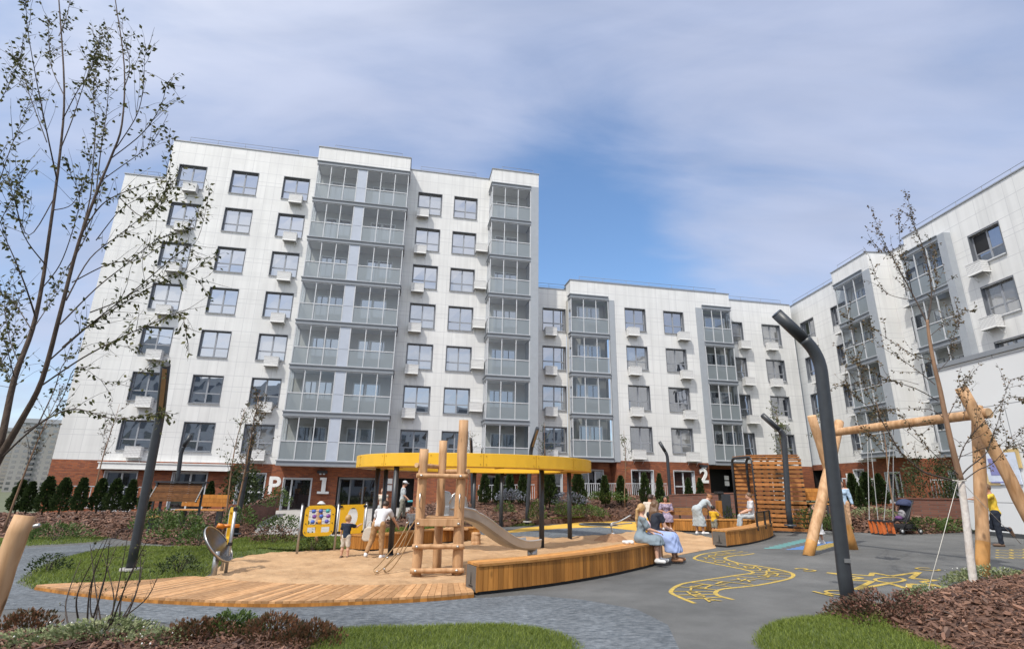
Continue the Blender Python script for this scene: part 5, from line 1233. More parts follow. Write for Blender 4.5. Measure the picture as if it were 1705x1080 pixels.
nrm=Vector((.79,.05,.62)).normalized(); M=nrm.to_track_quat('Z','Y').to_matrix().to_4x4(); M.translation=Vector((0,0,dc.z-gz(dc.x)))
b=MB(); Rr=.44; b.lathe([(.001,-.13),(.16,-.115),(.30,-.07),(.41,-.02),(Rr,0.012),(Rr+.012,.0),(Rr+.01,-.02),(.43,-.045),(.31,-.10),(.17,-.145),(.001,-.16)],40,(0,0,0),0,True,M); b.build('dish',mat('dull_dark_steel',(.20,.20,.205),.32,.9,.12,6),t); b=MB(); b.tube([M@Vector((math.cos(R(a))*(Rr+.004),math.sin(R(a))*(Rr+.004),.006)) for a in range(0,361,10)],.014,8); b.build('rim',M_steel,t)
b=MB(); b.tube([Vector((0,0,-.1)),Vector((0,0,dc.z-gz(dc.x)-.15))],.06,12); b.build('pedestal',M_galv,t)
# --- swing frame
M_chain=mat('steel_chain',(.28,.28,.28),.5,.3,.2,60)
SO2=(9.0,13.4,gz(9)); t=thing('log_swing','tall log swing frame of two crossed log trestles and a log top bar','swing',SO2); o_=Vector(SO2)
X1=D(1373,742,15.6); 
l1=G(1345,924); l2=G(1421,914)
tp1=D(1398,702,16.0); tp2=D(1351,692,15.3)
logpost('log_leg',t,l1-o_-Vector((0,0,.05)),tp1-o_,.135,foot=.55,seed=51); logpost('log_leg',t,l2-o_-Vector((0,0,.05)),tp2-o_,.125,foot=.55,seed=52)
l3=G(1637,958); tp3=D(1627,676,11.5); l4=D(1765,946,11.0); l4.z=gz(l4.x); tp4=D(1600,645,11.1)
logpost('log_leg',t,l3-o_-Vector((0,0,.05)),tp3-o_,.115,foot=.55,seed=53); logpost('log_leg',t,l4-o_-Vector((0,0,.05)),tp4-o_,.12,foot=.55,seed=54)
b1=D(1362,723,15.7); b2=D(1648,687,11.2); logpost('top_bar',t,b1-o_,b2-o_,.105,seed=55,taper=1.0)
bar=lambda f:b1.lerp(b2,f)
def chain(mb,p,q,r=.014):
    n_=int((q-p).length/.035); d=(q-p).normalized(); u=d.orthogonal().normalized(); w=d.cross(u)
    for k in range(n_):
        c=p+(q-p)*((k+.5)/n_); e=u if k%2 else w; mb.beam(c-d*.022,c+d*.022,.016 if k%2 else .007,.007 if k%2 else .016,0,tuple(e))
sc=D(1469,878,13.6); t=thing('cradle_swing','cradle swing seat with orange side straps hanging on two pairs of chains','swing seat',(sc.x,sc.y,sc.z)); o_=Vector(t.location)
axis=(b2-b1);axis.z=0;axis.normalize(); sd=Vector((-axis.y,axis.x,0))
def SP(a,s,z): return axis*a+sd*s+Vector((0,0,z))
hw_=.20
b=MB(); 
for s in (-.13,.13): b.beam(SP(-hw_,s,.15),SP(hw_,s,.15),.035,.035)
for a in (-hw_,hw_): b.beam(SP(a,-.13,.15),SP(a,.13,.15),.035,.035)
b.build('top_ring',M_blackp,t)
b=MB(); b.box(-.01,.01,-.01,.01,0,.01); b=MB(); vs=[SP(a,s,z) for z in (-.16,-.12) for a,s in ((-hw_,-.14),(hw_,-.14),(hw_,.14),(-hw_,.14))]; b.add(vs,[(3,2,1,0),(4,5,6,7),(0,1,5,4),(1,2,6,5),(2,3,7,6),(3,0,4,7)]); b.build('seat',M_blackp,t)
b=MB()
for a in (-.17,-.06,.07,.17):
    for s in (-.135,.135): b.beam(SP(a-.03,s,.14),SP(a,s*1.02,-.13),.065,.02,0,(0,0,1))
b.build('side_straps',mat('orange_rubber',(.50,.12,.025),.5),t)
fa=((o_-b1).dot(b2-b1))/((b2-b1).length_squared)
for f,a in ((fa-.075,-hw_),(fa+.075,hw_)):
    b=MB(); tpt=bar(f)-o_-Vector((0,0,.10))
    for s in (-.13,.13): chain(b,tpt+sd*s*.25,SP(a,s,.17))
    b.build('chain',M_chain,t)
# second swing, ropes only seen, used by the child in yellow
# --- left foreground log
t=thing('log_post','leaning round log post with a steel bolt in the left foreground','post',D(-60,1120,6)); o_=Vector(t.location)
logpost('log',t,(0,0,-.2),D(41,858,6)-o_,.108,seed=61,taper=.9)
b=MB(); q=D(57,876,5.9)-o_; b.lathe([(.022,0),(.022,.05),(.012,.055),(.001,.06)],10,(0,0,0),0,True,Matrix.Translation(q)@Matrix.Rotation(R(75),4,'Y')); b.build('bolt',M_steel,t)
# --- lamp posts
def lamp(label,base,pts,r,headlen=1.3,warm=False,foot=True,strip=True):
    base=Vector(base); t=thing('lamp_post',label,'lamp post',base,0,'angled lamp posts round the yard'); P=[Vector(p)-base for p in pts]
    d0=(P[0]).normalized(); d1=(P[1]-P[0]).normalized(); k=r*(3.3 if r==.094 else 2.2)
    bend=[(P[0]-d0*k)*(1-q)**2+P[0]*2*q*(1-q)+(P[0]+d1*k)*q*q for q in (0,.15,.3,.45,.6,.75,.9,1)]
    b=MB(); b.tube([Vector((0,0,-.1)),Vector((0,0,.5)),*bend],r,16); b.build('pole',M_black,t)
    b=MB(); b.tube([P[0]+d1*k,P[1]-d1*.02],r*1.0,16); b.tube([P[1]-d1*.02,P[1]],[r,r*.93],16); b.build('lamp_arm',M_black,t)
    # flat light slot on the lower side of the arm
    side=d1.cross(Vector((0,0,1))).normalized(); dn=d1.cross(side).normalized()
    if dn.z>0: dn=-dn
    if strip: b=MB(); a_,c_=P[0]+d1*(k+.05)+dn*r*.97,P[1]-d1*.06+dn*r*.97; b.beam(a_,c_,r*.9,.012,0,tuple(dn)); b.build('light_strip',mat('lamp_diffuser_tan',(.32,.21,.12),.5) if warm else mat('lamp_diffuser_grey',(.075,.08,.085),.4),t)
    if foot: b=MB(); b.lathe([(r*2.1,-.02),(r*2.1,.03),(r*1.1,.035)],18); b.build('base_flange',M_concrete2 if warm else M_black,t)
    return t
Yb=8.6; b0=G(1416,1024); lamp('thick dark lamp post in the right foreground with its arm bent to the upper left',b0,[D(1364,588,b0.y),D(1292,521,b0.y)],.094,strip=False)
t=bpy.data.objects['lamp_post']; b=MB(); pass; 
q=D(1411,933,b0.y-.10)-b0; b=MB(); b.cbox((q.x,q.y,q.z),(.085,.01,.055)); b.build('number_label',M_galv,t)
b0=G(215,957)+Vector((0,0,.12)); lamp('dark lamp post on the left lawn with a tan underside to its arm',b0,[D(267,692,b0.y),D(276,606,b0.y-1.1)],.10,warm=True)
b0=D(393,888,21.5); lamp('lamp post half hidden in the leafy young tree left of the P sign',b0,[D(417,742,21.5),D(424,717,21.5)],.085)
b0=D(293,812,27); lamp('lamp post behind the slatted wooden shelter at the left',b0,[D(302,750,27),D(318,723,27)],.095)
b0=D(878,868,26.5); lamp('lamp post behind the yellow canopy with a tan underside to its arm',b0,[D(884,748,26.5),D(895,712,25.6)],.095,warm=True)
b0=D(1117,842,32.5); lamp('thin lamp post before the middle block with its arm bent left',b0,[D(1111,757,32.5),D(1098,735,32.5)],.09)
b0=D(1316,874,20.0); lamp('lamp post in front of the slatted pergola with its arm bent left',b0,[D(1305,722,20.0),D(1269,690,20.0)],.095)
b0=D(786,842,30.5); lamp('lamp post whose top shows over the canopy beside the slide tower',b0,[D(785,752,30.5),D(784,730,29.6)],.085)
# --- slatted pergola with bench
P1=D(1265,883,21.6);P2=D(1346,878,21.0);P0=D(1229,874,23.2)
z_=P1.z; P2.z=z_;P0.z=z_
t=thing('slatted_pergola','walk through shelter of horizontal orange wooden slats with a rounded dark steel frame','pergola',P1); o_=Vector(P1); e1=(P2-P1); e0=(P0-P1); Hh=2.72
n_=16
f=MB(); sl_=MB()
def portal(off):
    a=off; c=off+e0; r=.22; dd=e0.normalized()
    pts=[a,a+Vector((0,0,Hh-r))]+[a+dd*(r-r*math.cos(R(k*22.5)))+Vector((0,0,Hh-r+r*math.sin(R(k*22.5)))) for k in range(1,4)]+[a+dd*r+Vector((0,0,Hh)),c-dd*r+Vector((0,0,Hh))]+[c-dd*(r-r*math.sin(R(k*22.5)))+Vector((0,0,Hh-r+r*math.cos(R(k*22.5)))) for k in range(1,4)]+[c+Vector((0,0,Hh-r)),c]
    f.tube(pts,.05,8,0,True,True)
for k in range(4): portal(e1*(k/3))
f.build('steel_frame',M_black,t)
sN=Vector((-e0.y,e0.x,0)).normalized(); dn0=e0.normalized(); d1n=e1.normalized()
for k in range(n_):
    z=.08+(Hh-.32)*k/(n_-1)
    for off,sg in ((-dn0*.06,1),(e0+dn0*.06,-1)):
        a=off+Vector((0,0,z))-d1n*.02; sl_.beam(a,a+e1+d1n*.04,.03,.105)
L0=e0.length
for k in range(6):
    q=dn0*(.12+(L0-.24)*k/5)+Vector((0,0,Hh+.065)); sl_.beam(q-d1n*.02,q+e1+d1n*.04,.11,.03)
for off,dz in ((-dn0*.03,-.12),(dn0*.05,-.02)): sl_.beam(off+Vector((0,0,Hh+dz))-d1n*.02,off+Vector((0,0,Hh+dz))+e1+d1n*.04,.06,.06)
sl_.build('slats',M_slat,t)
q=e0*.82; b=MB(); 
for k in range(4): b.beam(q-dn0*(.12*k)+Vector((0,0,.45)),q-dn0*(.12*k)+e1+Vector((0,0,.45)),.10,.035)
b.build('bench_seat',M_slat,t)
# --- other seats, bin, shelter
def slat_bench(label,c,L,rz,h=.45,back=True,seat=True):
    t=thing('park_bench',label,'bench',c,rz); b=MB()
    if seat:
        for k in range(4): b.box(-L/2,L/2,-.22+k*.11,-.22+k*.11+.1,h-.04,h)
        b.build('seat',M_seat,t)
    if back:
        b=MB()
        for k in range(3): b.box(-L/2,L/2,.24,.27,h+.10+k*.15,h+.10+k*.15+.142)
        b.build('backrest',M_bench,t)
    b=MB()
    for x in (-L/2+.2,L/2-.2): b.box(x-.03,x+.03,-.2,.2,-.1,h-.045); b.box(x-.03,x+.03,.272,.30,-.1,h+.5)
    b.build('frame',M_black,t); return t
slat_bench('orange wooden bench with a plank back before the brick wall, beside the big dark shrub',D(332,868,22),1.75,.1)
slat_bench('orange bench with a tall back beyond the swing frame, right of the slatted pergola',D(1366,858,21.5),.95,-.5)
slat_bench('low orange plank seat set in the bark bed under the slatted shelter',D(253,874,19.5),.36,.1,.3,False)
b0=D(1207,864,22.6); t=thing('litter_bin','dark grey litter bin with an orange wooden side behind the hairpin bench','bin',b0)
b=MB(); b.box(-.12,.24,-.18,.18,0,.95); b.build('body',M_black,t,.01); b=MB(); b.box(-.26,-.125,-.17,.17,.0,.70); b.build('wooden_side',M_bench,t,.01); b=MB(); b.box(-.28,-.02,-.19,.19,.955,1.05); b.build('lid',M_blackp,t,.01)
c=D(287,880,20); t=thing('slatted_shelter','dark brown slatted wooden sunshade on black posts in the left bark bed','shelter',c,.05); b=MB(); zt=D(287,803,20).z-c.z; zb_=D(287,832,20).z-c.z
for k in range(9): z=zb_+(zt-.05-zb_)*k/8; b.box(-.86,.82,-.35+k*.05,-.31+k*.05,z-.032,z+.032)
b.build('slats',woodmat('weathered_slats',(.10,.042,.016),(.19,.085,.03),(1,1,1),8,knots=False),t); b=MB()
b.box(-.9,.86,-.05,.3,zt,zt+.05)
for x in (-.82,.80): b.box(x-.03,x+.03,-.03,.03,-.15,zt); b.beam((x,-.36,zb_-.05),(x,.1,zt),.04,.06)
b.build('steel_frame',M_black,t)
# stools, small round table, trampoline, digger
def stump(p,r,h,label):
    t=thing('log_stool',label,'stool',p); logpost('log',t,(0,0,-.06),(0,0,h),r,seed=int(h*100)); return t
stump(G(792,906),.16,.36,'short log stool in the sand under the slide')
c=G(755,903); t=thing('round_platform','low round plank platform on log stubs under the yellow canopy','platform',c); b=MB()
for k in range(7):
    x=-.42+k*.14; w_=math.sqrt(max(.02,.25-x*x)); b.box(x-.066,x+.066,-w_,w_,.42,.46)
b.build('planks',M_deck,t,.004); 
for x,y in ((-.25,0),(.25,.02)): logpost('log_stub',t,(x,y,-.06),(x,y,.42),.11,seed=9)
c=G(1005,873.5); t=thing('trampoline','dark round ground trampoline set in the yellow rubber','trampoline',c); b=MB(); b.lathe([(1.0,.016),(1.0,.028),(.9,.03),(.001,.03)],36,(0,0,0),0,False); b.build('mat',M_blackp,t); b=MB(); b.lathe([(1.16,.014),(1.16,.034),(1.005,.036),(1.005,.014)],36); b.build('rim',M_path,t)
c=G(1022,893); t=thing('sand_digger','small steel play digger standing in the sand behind the two girls','play digger',c); b=MB(); b.tube(catmull([Vector(p) for p in ((0,0,.05),(-.08,0,.42),(.25,.1,.52),(.7,.2,.74))],5),.025,8); b.tube(catmull([Vector(p) for p in ((0,.12,.05),(-.05,.1,.38),(.3,.2,.42),(.75,.3,.46))],5),.02,8); b.build('arms',M_galv,t); b=MB(); b.lathe([(.02,.0),(.10,.02),(.12,.12),(.06,.18)],12,(-.02,.05,-.03)); b.build('scoop',M_steel,t)
b=MB(); c=G(1020,900)
b.lathe([(.62,-.02),(.5,.04),(.34,.13),(.18,.20),(.001,.23)],22,c)
for i,v in enumerate(b.v): b.v[i]=(v[0]+.06*math.sin(v[1]*9),v[1]+.05*math.cos(v[0]*8),v[2]+.02*math.sin(v[0]*15+v[1]*11))
M_wet=mat('damp_sand',(.30,.17,.09),.95,0,.25,6,.9,14,detail=8); struct(b.build('sand_heap',M_wet))
# --- painted ground markings
def ribbon(mb,pts,w,off,closed=False,mi=0):
    pts=[Vector((p.x,p.y,0)) for p in pts]; n_=len(pts); A=[];B=[]
    for i in range(n_):
        a=pts[(i-1)%n_] if closed else pts[max(0,i-1)]; c=pts[(i+1)%n_] if closed else pts[min(n_-1,i+1)]; d=(c-a).normalized(); s=Vector((d.y,-d.x,0))*w/2; A.append(pts[i]+s);B.append(pts[i]-s)
    for L_ in (A,B):
        for p in L_: p.z=gz(p.x)+off
    o=len(mb.v); vs=[]
    for a,c in zip(A,B): vs+=[a,c]
    fs=[(2*i,2*i+1,2*i+3,2*i+2) for i in range(n_-1)]+([(2*n_-2,2*n_-1,1,0)] if closed else [])
    mb.add(vs,fs,mi)
mb=MB()
lo=catmull(PX((1157,1004),(1130,993),(1117,984),(1135,972),(1175,965),(1228,957),(1254,953),(1240,948),(1215,943),(1175,935),(1156,929),(1170,922),(1190,919),(1225,915)),8)
hi=catmull(PX((1221,998),(1196,991),(1192,985),(1205,980),(1260,974),(1310,964),(1321,957),(1310,951),(1270,943),(1230,937),(1207,929),(1220,925),(1235,924),(1256,921)),8)
ribbon(mb,lo,.075,.0045); ribbon(mb,hi,.075,.0045)
nr=19
for k in range(1,nr):
    a=lo[int(k*(len(lo)-1)/nr)];c=hi[int(k*(len(hi)-1)/nr)]; ribbon(mb,[a.lerp(c,.06),a.lerp(c,.94)],.045,.0075)
tag(mb.build('snake_outline',M_mark),'yellow winding snake track painted on the grey rubber','ground marking')
# letters in the cells
def text_mesh(s,size,ext=.0,bold=0.):
    cu=bpy.data.curves.new('t','FONT'); cu.body=s; cu.size=size; cu.extrude=ext; cu.offset=bold; cu.align_x='CENTER'; cu.align_y='CENTER'
    ob=bpy.data.objects.new('t',cu); COL.objects.link(ob); dg=bpy.context.evaluated_depsgraph_get(); dg.update(); me=bpy.data.meshes.new_from_object(ob.evaluated_get(dg)); bpy.data.objects.remove(ob); bpy.data.curves.remove(cu); return me
SLOPE=Matrix.Rotation(-math.atan(TILT),4,'Y')
def ground_text(mb,s,p,size,ang):
    me=text_mesh(s,size,0,.001); M=Matrix.Translation((p.x,p.y,gz(p.x)+.0105))@SLOPE@Matrix.Rotation(ang,4,'Z'); mb.add([M@v.co for v in me.vertices],[tuple(p_.vertices) for p_ in me.polygons])
mb=MB(); al='АБВГДЕЖЗИКЛМНОПРСТУФ'
for k in range(nr):
    f=(k+.5)/nr; a=lo[int(f*(len(lo)-1))];c=hi[int(f*(len(hi)-1))]; d=c-a; ground_text(mb,al[k],a.lerp(c,.5),min(.46,d.length*.55),math.atan2(d.y,d.x))
tag(mb.build('snake_letters',M_mark),'yellow alphabet letters painted in the cells of the snake track','ground marking')
mb=MB(); c0=G(1484,964.5); tips=PX((1377,953),(1453,953),(1531,952),(1560,965.5),(1567,976),(1512,980.5),(1424,981),(1405,965))
nt=len(tips); pts=[]
el=catmull(PX((1457,964),(1470,961.5),(1485,961),(1500,962.5),(1506,965.5),(1495,968.5),(1480,969.5),(1463,967.5)),6,True)
tips.sort(key=lambda p:math.atan2(p.y-c0.y,p.x-c0.x)); star=[]
for i in range(nt):
    a=tips[i]; nx_=tips[(i+1)%nt]; an=math.atan2(a.y-c0.y,a.x-c0.x); a2=math.atan2(nx_.y-c0.y,nx_.x-c0.x); a2+=2*math.pi if a2<an else 0; bi=(an+a2)/2
    star+=[a,c0+Vector((math.cos(bi),math.sin(bi),0))*.46]
for i in range(len(star)): 
    a,b_=star[i],star[(i+1)%len(star)]; ribbon(mb,[a,b_],.10,.0045+.0007*(i%2))
ribbon(mb,el,.07,.0065,True)
tag(mb.build('compass_star',M_mark),'yellow eight pointed compass star painted right of the big lamp post','ground marking')
for s,q,a in (('З',(1343,949),.2),('Ю',(1393,988),.2),('С',(1547,948),.2)):
    mb=MB(); ground_text(mb,s,G(*q),.62,a); tag(mb.build('compass_letter',M_mark),{'З':'yellow painted letter between the snake and the big lamp post','Ю':'yellow painted letter half behind the foot of the big lamp post','С':'yellow painted letter beyond the right tip of the compass star'}[s],'ground marking')
for nm,m_,qa,qb,l in (('hopscotch_stripes',M_teal,(1287,912),(1345,898),'row of teal painted stripes left of the swing frame'),('hopscotch_stripes',M_blue,(1325,914),(1378,902),'row of blue painted stripes under the left swing trestle'),('hopscotch_stripes',M_mark,(1353,915),(1392,904),'row of yellow painted stripes behind the big lamp post')):
    mb=MB(); a=G(*qa);c=G(*qb); n_=9
    for k in range(n_):
        p=a.lerp(c,k/(n_-1)); ribbon(mb,[p-Vector((.25,0,0)),p+Vector((.25,0,0))],.13,.0045)
    tag(mb.build(nm,m_),l,'ground marking')
mb=MB()
for k in range(4):
    a=G(1662,916+k*4.2);c=G(1740,914+k*4.6); ribbon(mb,[a.lerp(c,i/20)+Vector((.0,.13*math.sin(i*1.1),0)) for i in range(21)],.06,.0045)
tag(mb.build('wave_lines',M_mark),'yellow wavy lines painted before the white pavilion','ground marking')
# --- railings, low walls, number signs, info board
def railing(label,a,c,h=1.0):
    t=thing('terrace_railing',label,'railing',a); d=Vector(c)-Vector(a); b=MB(); n_=max(3,int(d.length/.13))
    for k in range(n_+1): p=d*(k/n_); b.box(p.x-.012,p.x+.012,p.y-.012,p.y+.012,.08,h)
    b.build('bars',M_lightfr,t); b=MB(); b.beam(Vector((0,0,h)),d+Vector((0,0,h)),.05,.04); b.beam(Vector((0,0,.08)),d+Vector((0,0,.08)),.04,.03)
    b.build('rails',M_lightfr,t); return t
Z=lambda x,y,Y:D(x,y,Y)
railing('light terrace railing below the corner balconies of the tall block',Z(796,838,32),Z(890,836,33)); railing('light terrace railing below the balconies at the left of the middle block',Z(968,834,33),Z(1112,833,34.5)); railing('light terrace railing behind the left thujas',Z(112,848,25),Z(240,848,26.5))
railing('light terrace railing before the right wing behind the swing chains',Z(1408,835,25),Z(1478,838,24)); railing('light terrace railing right of the round evergreen bush',Z(1557,838,24.6),Z(1612,840,23.5))
M_bwall=brickmat('brown_low_wall',(.19,.085,.06),(.13,.055,.04),(.12,.09,.08),.25,.075,.008,rough=.85,bump=.3,var=.2)
def low_wall(label,a,c,h,th=.3):
    t=thing('low_wall',label,'wall',a); d=Vector(c)-Vector(a); b=MB(); b.beam(Vector((0,0,h/2-.25)),d+Vector((0,0,h/2-.25)),th,h+.5); b.build('brickwork',M_bwall,t); b=MB(); b.beam(Vector((0,0,h+.025)),d+Vector((0,0,h+.025)),th+.06,.05); b.build('coping',M_bwall,t); return t
low_wall('low brown brick wall beside the paved way to entrance 1',D(408,868,25),D(455,846,31),.62)
low_wall('long low brown wall behind the stroller',D(1500,864,21.9),D(1640,868,20.8),.75)
low_wall('brown low wall before entrance 2 behind the bin',D(1118,858,29.5),D(1262,856,27.5),1.0)
def number(nm,s,label,px,py,v,h,mirror=None):
    u=None; o2=np.array([0,36.734])+BN_*v; r=ray(px,py); Mx=np.array([[r[0],-BA_[0]],[r[1],-BA_[1]]]); t_,u=np.linalg.solve(Mx,o2); z=CZ+t_*r[2]
    t=thing(nm,label,'sign',(o2[0]+BA_[0]*u,o2[1]+BA_[1]*u,z),PHI)
    if s=='1':
        b=MB(); e=.06; b.box(-.12,.12,-e,e,-.47,.47); b.box(-.25,.13,-e-.002,e+.002,.33,.474); b.box(-.34,.34,-e-.003,e+.003,-.474,-.34); b.build('numeral',M_white2,t)
    else:
        me=text_mesh(s,h*1.38,.06,.035); me.materials.append(M_white2); o=link('numeral',me,t); o.rotation_euler=(R(90),0,0)
    return t
number('letter_sign','P','white block letter P standing against the brick wall',456,809,.5,1.0)
number('number_sign','1','white block numeral 1 against the brick between the glass door and the main entrance',539,808,.2,.95)
number('number_sign','2','white block numeral 2 against the brick left of the middle block entrance',1172,793,.75,.95)
for px,py,v,l in ((537,786,.06,'small dark wall lamp on the brick beside the main entrance of the tall block'),(1171,776,.7,'small dark wall lamp on the brick left of the middle block entrance')):
    o2=np.array([0,36.734])+BN_*v; r=ray(px,py); Mx=np.array([[r[0],-BA_[0]],[r[1],-BA_[1]]]); t_,u=np.linalg.solve(Mx,o2)
    t=thing('wall_lamp',l,'wall lamp',(o2[0]+BA_[0]*u,o2[1]+BA_[1]*u,CZ+t_*r[2]),PHI); b=MB(); b.box(-.3,.3,-.14,.05,-.06,.10); b.build('housing',M_black,t,.01); b=MB(); b.box(-.16,-.05,-.12,.0,-.14,-.062); b.box(.05,.16,-.12,.0,-.14,-.062); b.build('lens',M_lightfr,t)
# information board on the pavilion
t=thing('information_board','blue and white information board with yellow brackets on the white pavilion wall','sign',(16.1-.02,19.85,0),PR)
def PV(px,py):
    a=np.array([math.cos(PR),math.sin(PR)]); r=ray(px,py); Mx=np.array([[r[0],-a[0]],[r[1],-a[1]]]); t_,u=np.linalg.solve(Mx,np.array([16.08,19.85])); return u,CZ+t_*r[2]
u0,zt=PV(1638,757); u1,_z=PV(1690,750); _u,zb=PV(1642,806); zt=(zt+_z)/2
b=MB(); b.box(u0,u1,-.03,-.005,zb,zt); b.build('board',mat('board_white_blue',(.62,.68,.80),.4),t)
b=MB(); b.box(u0+.08,u1-.1,-.036,-.031,zb+.05,zb+.09)
random.seed(5)
for k in range(5):
    z=zt-.22-k*(zt-zb-.5)/4.6; b.box(u0+.14,u0+.14+(u1-u0)*random.uniform(.34,.5),-.036,-.031,z-.055,z+.055)
b.build('printed_lines',mat('printed_violet_blue',(.25,.26,.52),.5),t)
b=MB(); e=.10
for x,z,sx,sz in ((u0-.1,zb-.02,1,1),(u1+.12,zt+.10,-1,-1)):
    b.box(min(x,x+sx*.5),max(x,x+sx*.5),-.03,-.006,min(z,z+sz*e),max(z,z+sz*e)); b.box(min(x,x+sx*e),max(x,x+sx*e),-.033,-.004,min(z,z+sz*.6),max(z,z+sz*.6))
b.build('yellow_bracket',mat('pale_yellow_bracket',(.62,.45,.20),.5),t)
# --- stroller
c=G(1507,889); c.z+=.02
t=thing('stroller','black pushchair with a navy hood parked by the bark bed behind the swing seat','stroller',c,.15); t.scale=(1.06,)*3; fr=MB()
for s in (-.22,.22):
    fr.tube([(-.30,s,.10),(.05,s,.55),(.28,s,.98),(.34,s,1.04)],.016,8); fr.tube([(.36,s,.10),(.02,s,.42),(-.10,s,.62)],.016,8); fr.tube([(-.3,s,.12),(.36,s,.12)],.012,6)
fr.tube([(.34,-.22,1.04),(.34,.22,1.04)],.02,8); fr.tube([(-.16,-.22,.66),(-.24,0,.70),(-.16,.22,.66)],.016,8); fr.build('frame',M_blackp,t)
for x,y in ((-.31,-.24),(-.31,.24),(.37,-.24),(.37,.24)):
    b=MB(); M=Matrix.Translation((x,y,.095))@Matrix.Rotation(R(90),4,'X'); b.lathe([(.05,-.02),(.085,-.022),(.095,0),(.085,.022),(.05,.02)],18,(0,0,0),0,True,M); b.lathe([(.001,-.015),(.05,-.018),(.05,.018),(.001,.015)],14,(0,0,0),1,True,M); b.build('wheel',[M_blackp,M_lightfr],t)
b=MB(); 
pf=[(-.18,.40),(.02,.38),(.10,.46),(.26,.88),(.21,.90),(.05,.50),(-.02,.44),(-.18,.45)]
n_=len(pf); v=[(x,-.19,z) for x,z in pf]+[(x,.19,z) for x,z in pf]; b.add(v,[tuple(range(n_)),tuple(reversed(range(n_,2*n_)))]+[(i,i+n_,(i+1)%n_+n_,(i+1)%n_) for i in range(n_)]); b.build('seat',mat('dark_fabric',(.03,.032,.04),.9),t)
b=MB(); vs=[];
for i in range(9):
    a=R(38+i*15); 
    for j in range(7):
        q=R(-90+j*30); vs.append((.20+.34*math.cos(a)*math.cos(q)*(1),.23*math.sin(q),.80+.30*math.sin(a)*(.55+.45*math.cos(q))))
b.add(vs,[(i*7+j,i*7+j+1,(i+1)*7+j+1,(i+1)*7+j) for i in range(8) for j in range(6)],0,True); hd=b.build('hood',mat('navy_hood',(.025,.035,.085),.8,0,.3,20),t); so=hd.modifiers.new('thick','SOLIDIFY'); so.thickness=.012
b=MB(); b.box(-.22,.28,-.18,.18,.16,.30); b.build('basket',mat('black_mesh',(.02,.02,.022),.9),t,.03)
b=MB(); b.sphere((.02,0,.60),.12,10,8,0,(.8,1.1,1.3)); b.sphere((-.12,.0,.49),.09,10,8,1,(1.3,1.4,.8)); b.build('blanket',[mat('grey_knit',(.26,.25,.27),.9),mat('violet_blanket',(.12,.05,.15),.9)],t)
# ================================================================== PEOPLE
def surface_nets(Dg,org,h):
    nx,ny,nz=Dg.shape; ins=Dg<0
    c=np.zeros((nx-1,ny-1,nz-1),int); corners=[(i,j,k) for i in(0,1) for j in(0,1) for k in(0,1)]
    for i,j,k in corners: c+=ins[i:nx-1+i,j:ny-1+j,k:nz-1+k]
    act=(c>0)&(c<8); idx=-np.ones(act.shape,int); cells=np.argwhere(act); idx[act]=np.arange(len(cells))
    acc=np.zeros((len(cells),3)); cnt=np.zeros(len(cells))
    for a in corners:
        for ax in range(3):
            if a[ax]==1: continue
            b=list(a); b[ax]=1
            da=Dg[cells[:,0]+a[0],cells[:,1]+a[1],cells[:,2]+a[2]]; db=Dg[cells[:,0]+b[0],cells[:,1]+b[1],cells[:,2]+b[2]]
            m=(da<0)!=(db<0); t=np.where(m,da/np.where(m,da-db,1),0)
            p=np.tile(np.array(a,float),(len(cells),1)); p[:,ax]+=t; acc[m]+=p[m]; cnt[m]+=1
    V=(cells+acc/cnt[:,None])*h+org; F=[]
    for ax in range(3):
        u,v=(ax+1)%3,(ax+2)%3; sl=[slice(None)]*3; sl[ax]=slice(0,-1); sl2=[slice(None)]*3; sl2[ax]=slice(1,None)
        e=np.argwhere(ins[tuple(sl)]!=ins[tuple(sl2)]); e=e[(e[:,u]>0)&(e[:,v]>0)]
        if not len(e): continue
        fl=ins[e[:,0],e[:,1],e[:,2]]; q=[]
        for du,dv in ((1,1),(0,1),(0,0),(1,0)):
            w=e.copy(); w[:,u]-=du; w[:,v]-=dv; w=np.minimum(w,np.array(act.shape)-1); q.append(idx[w[:,0],w[:,1],w[:,2]])
        q=np.stack(q,1); q=q[(q>=0).all(1)] if (q>=0).all() else q
        if len(q)==len(fl): q=np.where(fl[:,None],q,q[:,::-1])
        F.append(q)
    return V,np.concatenate(F)
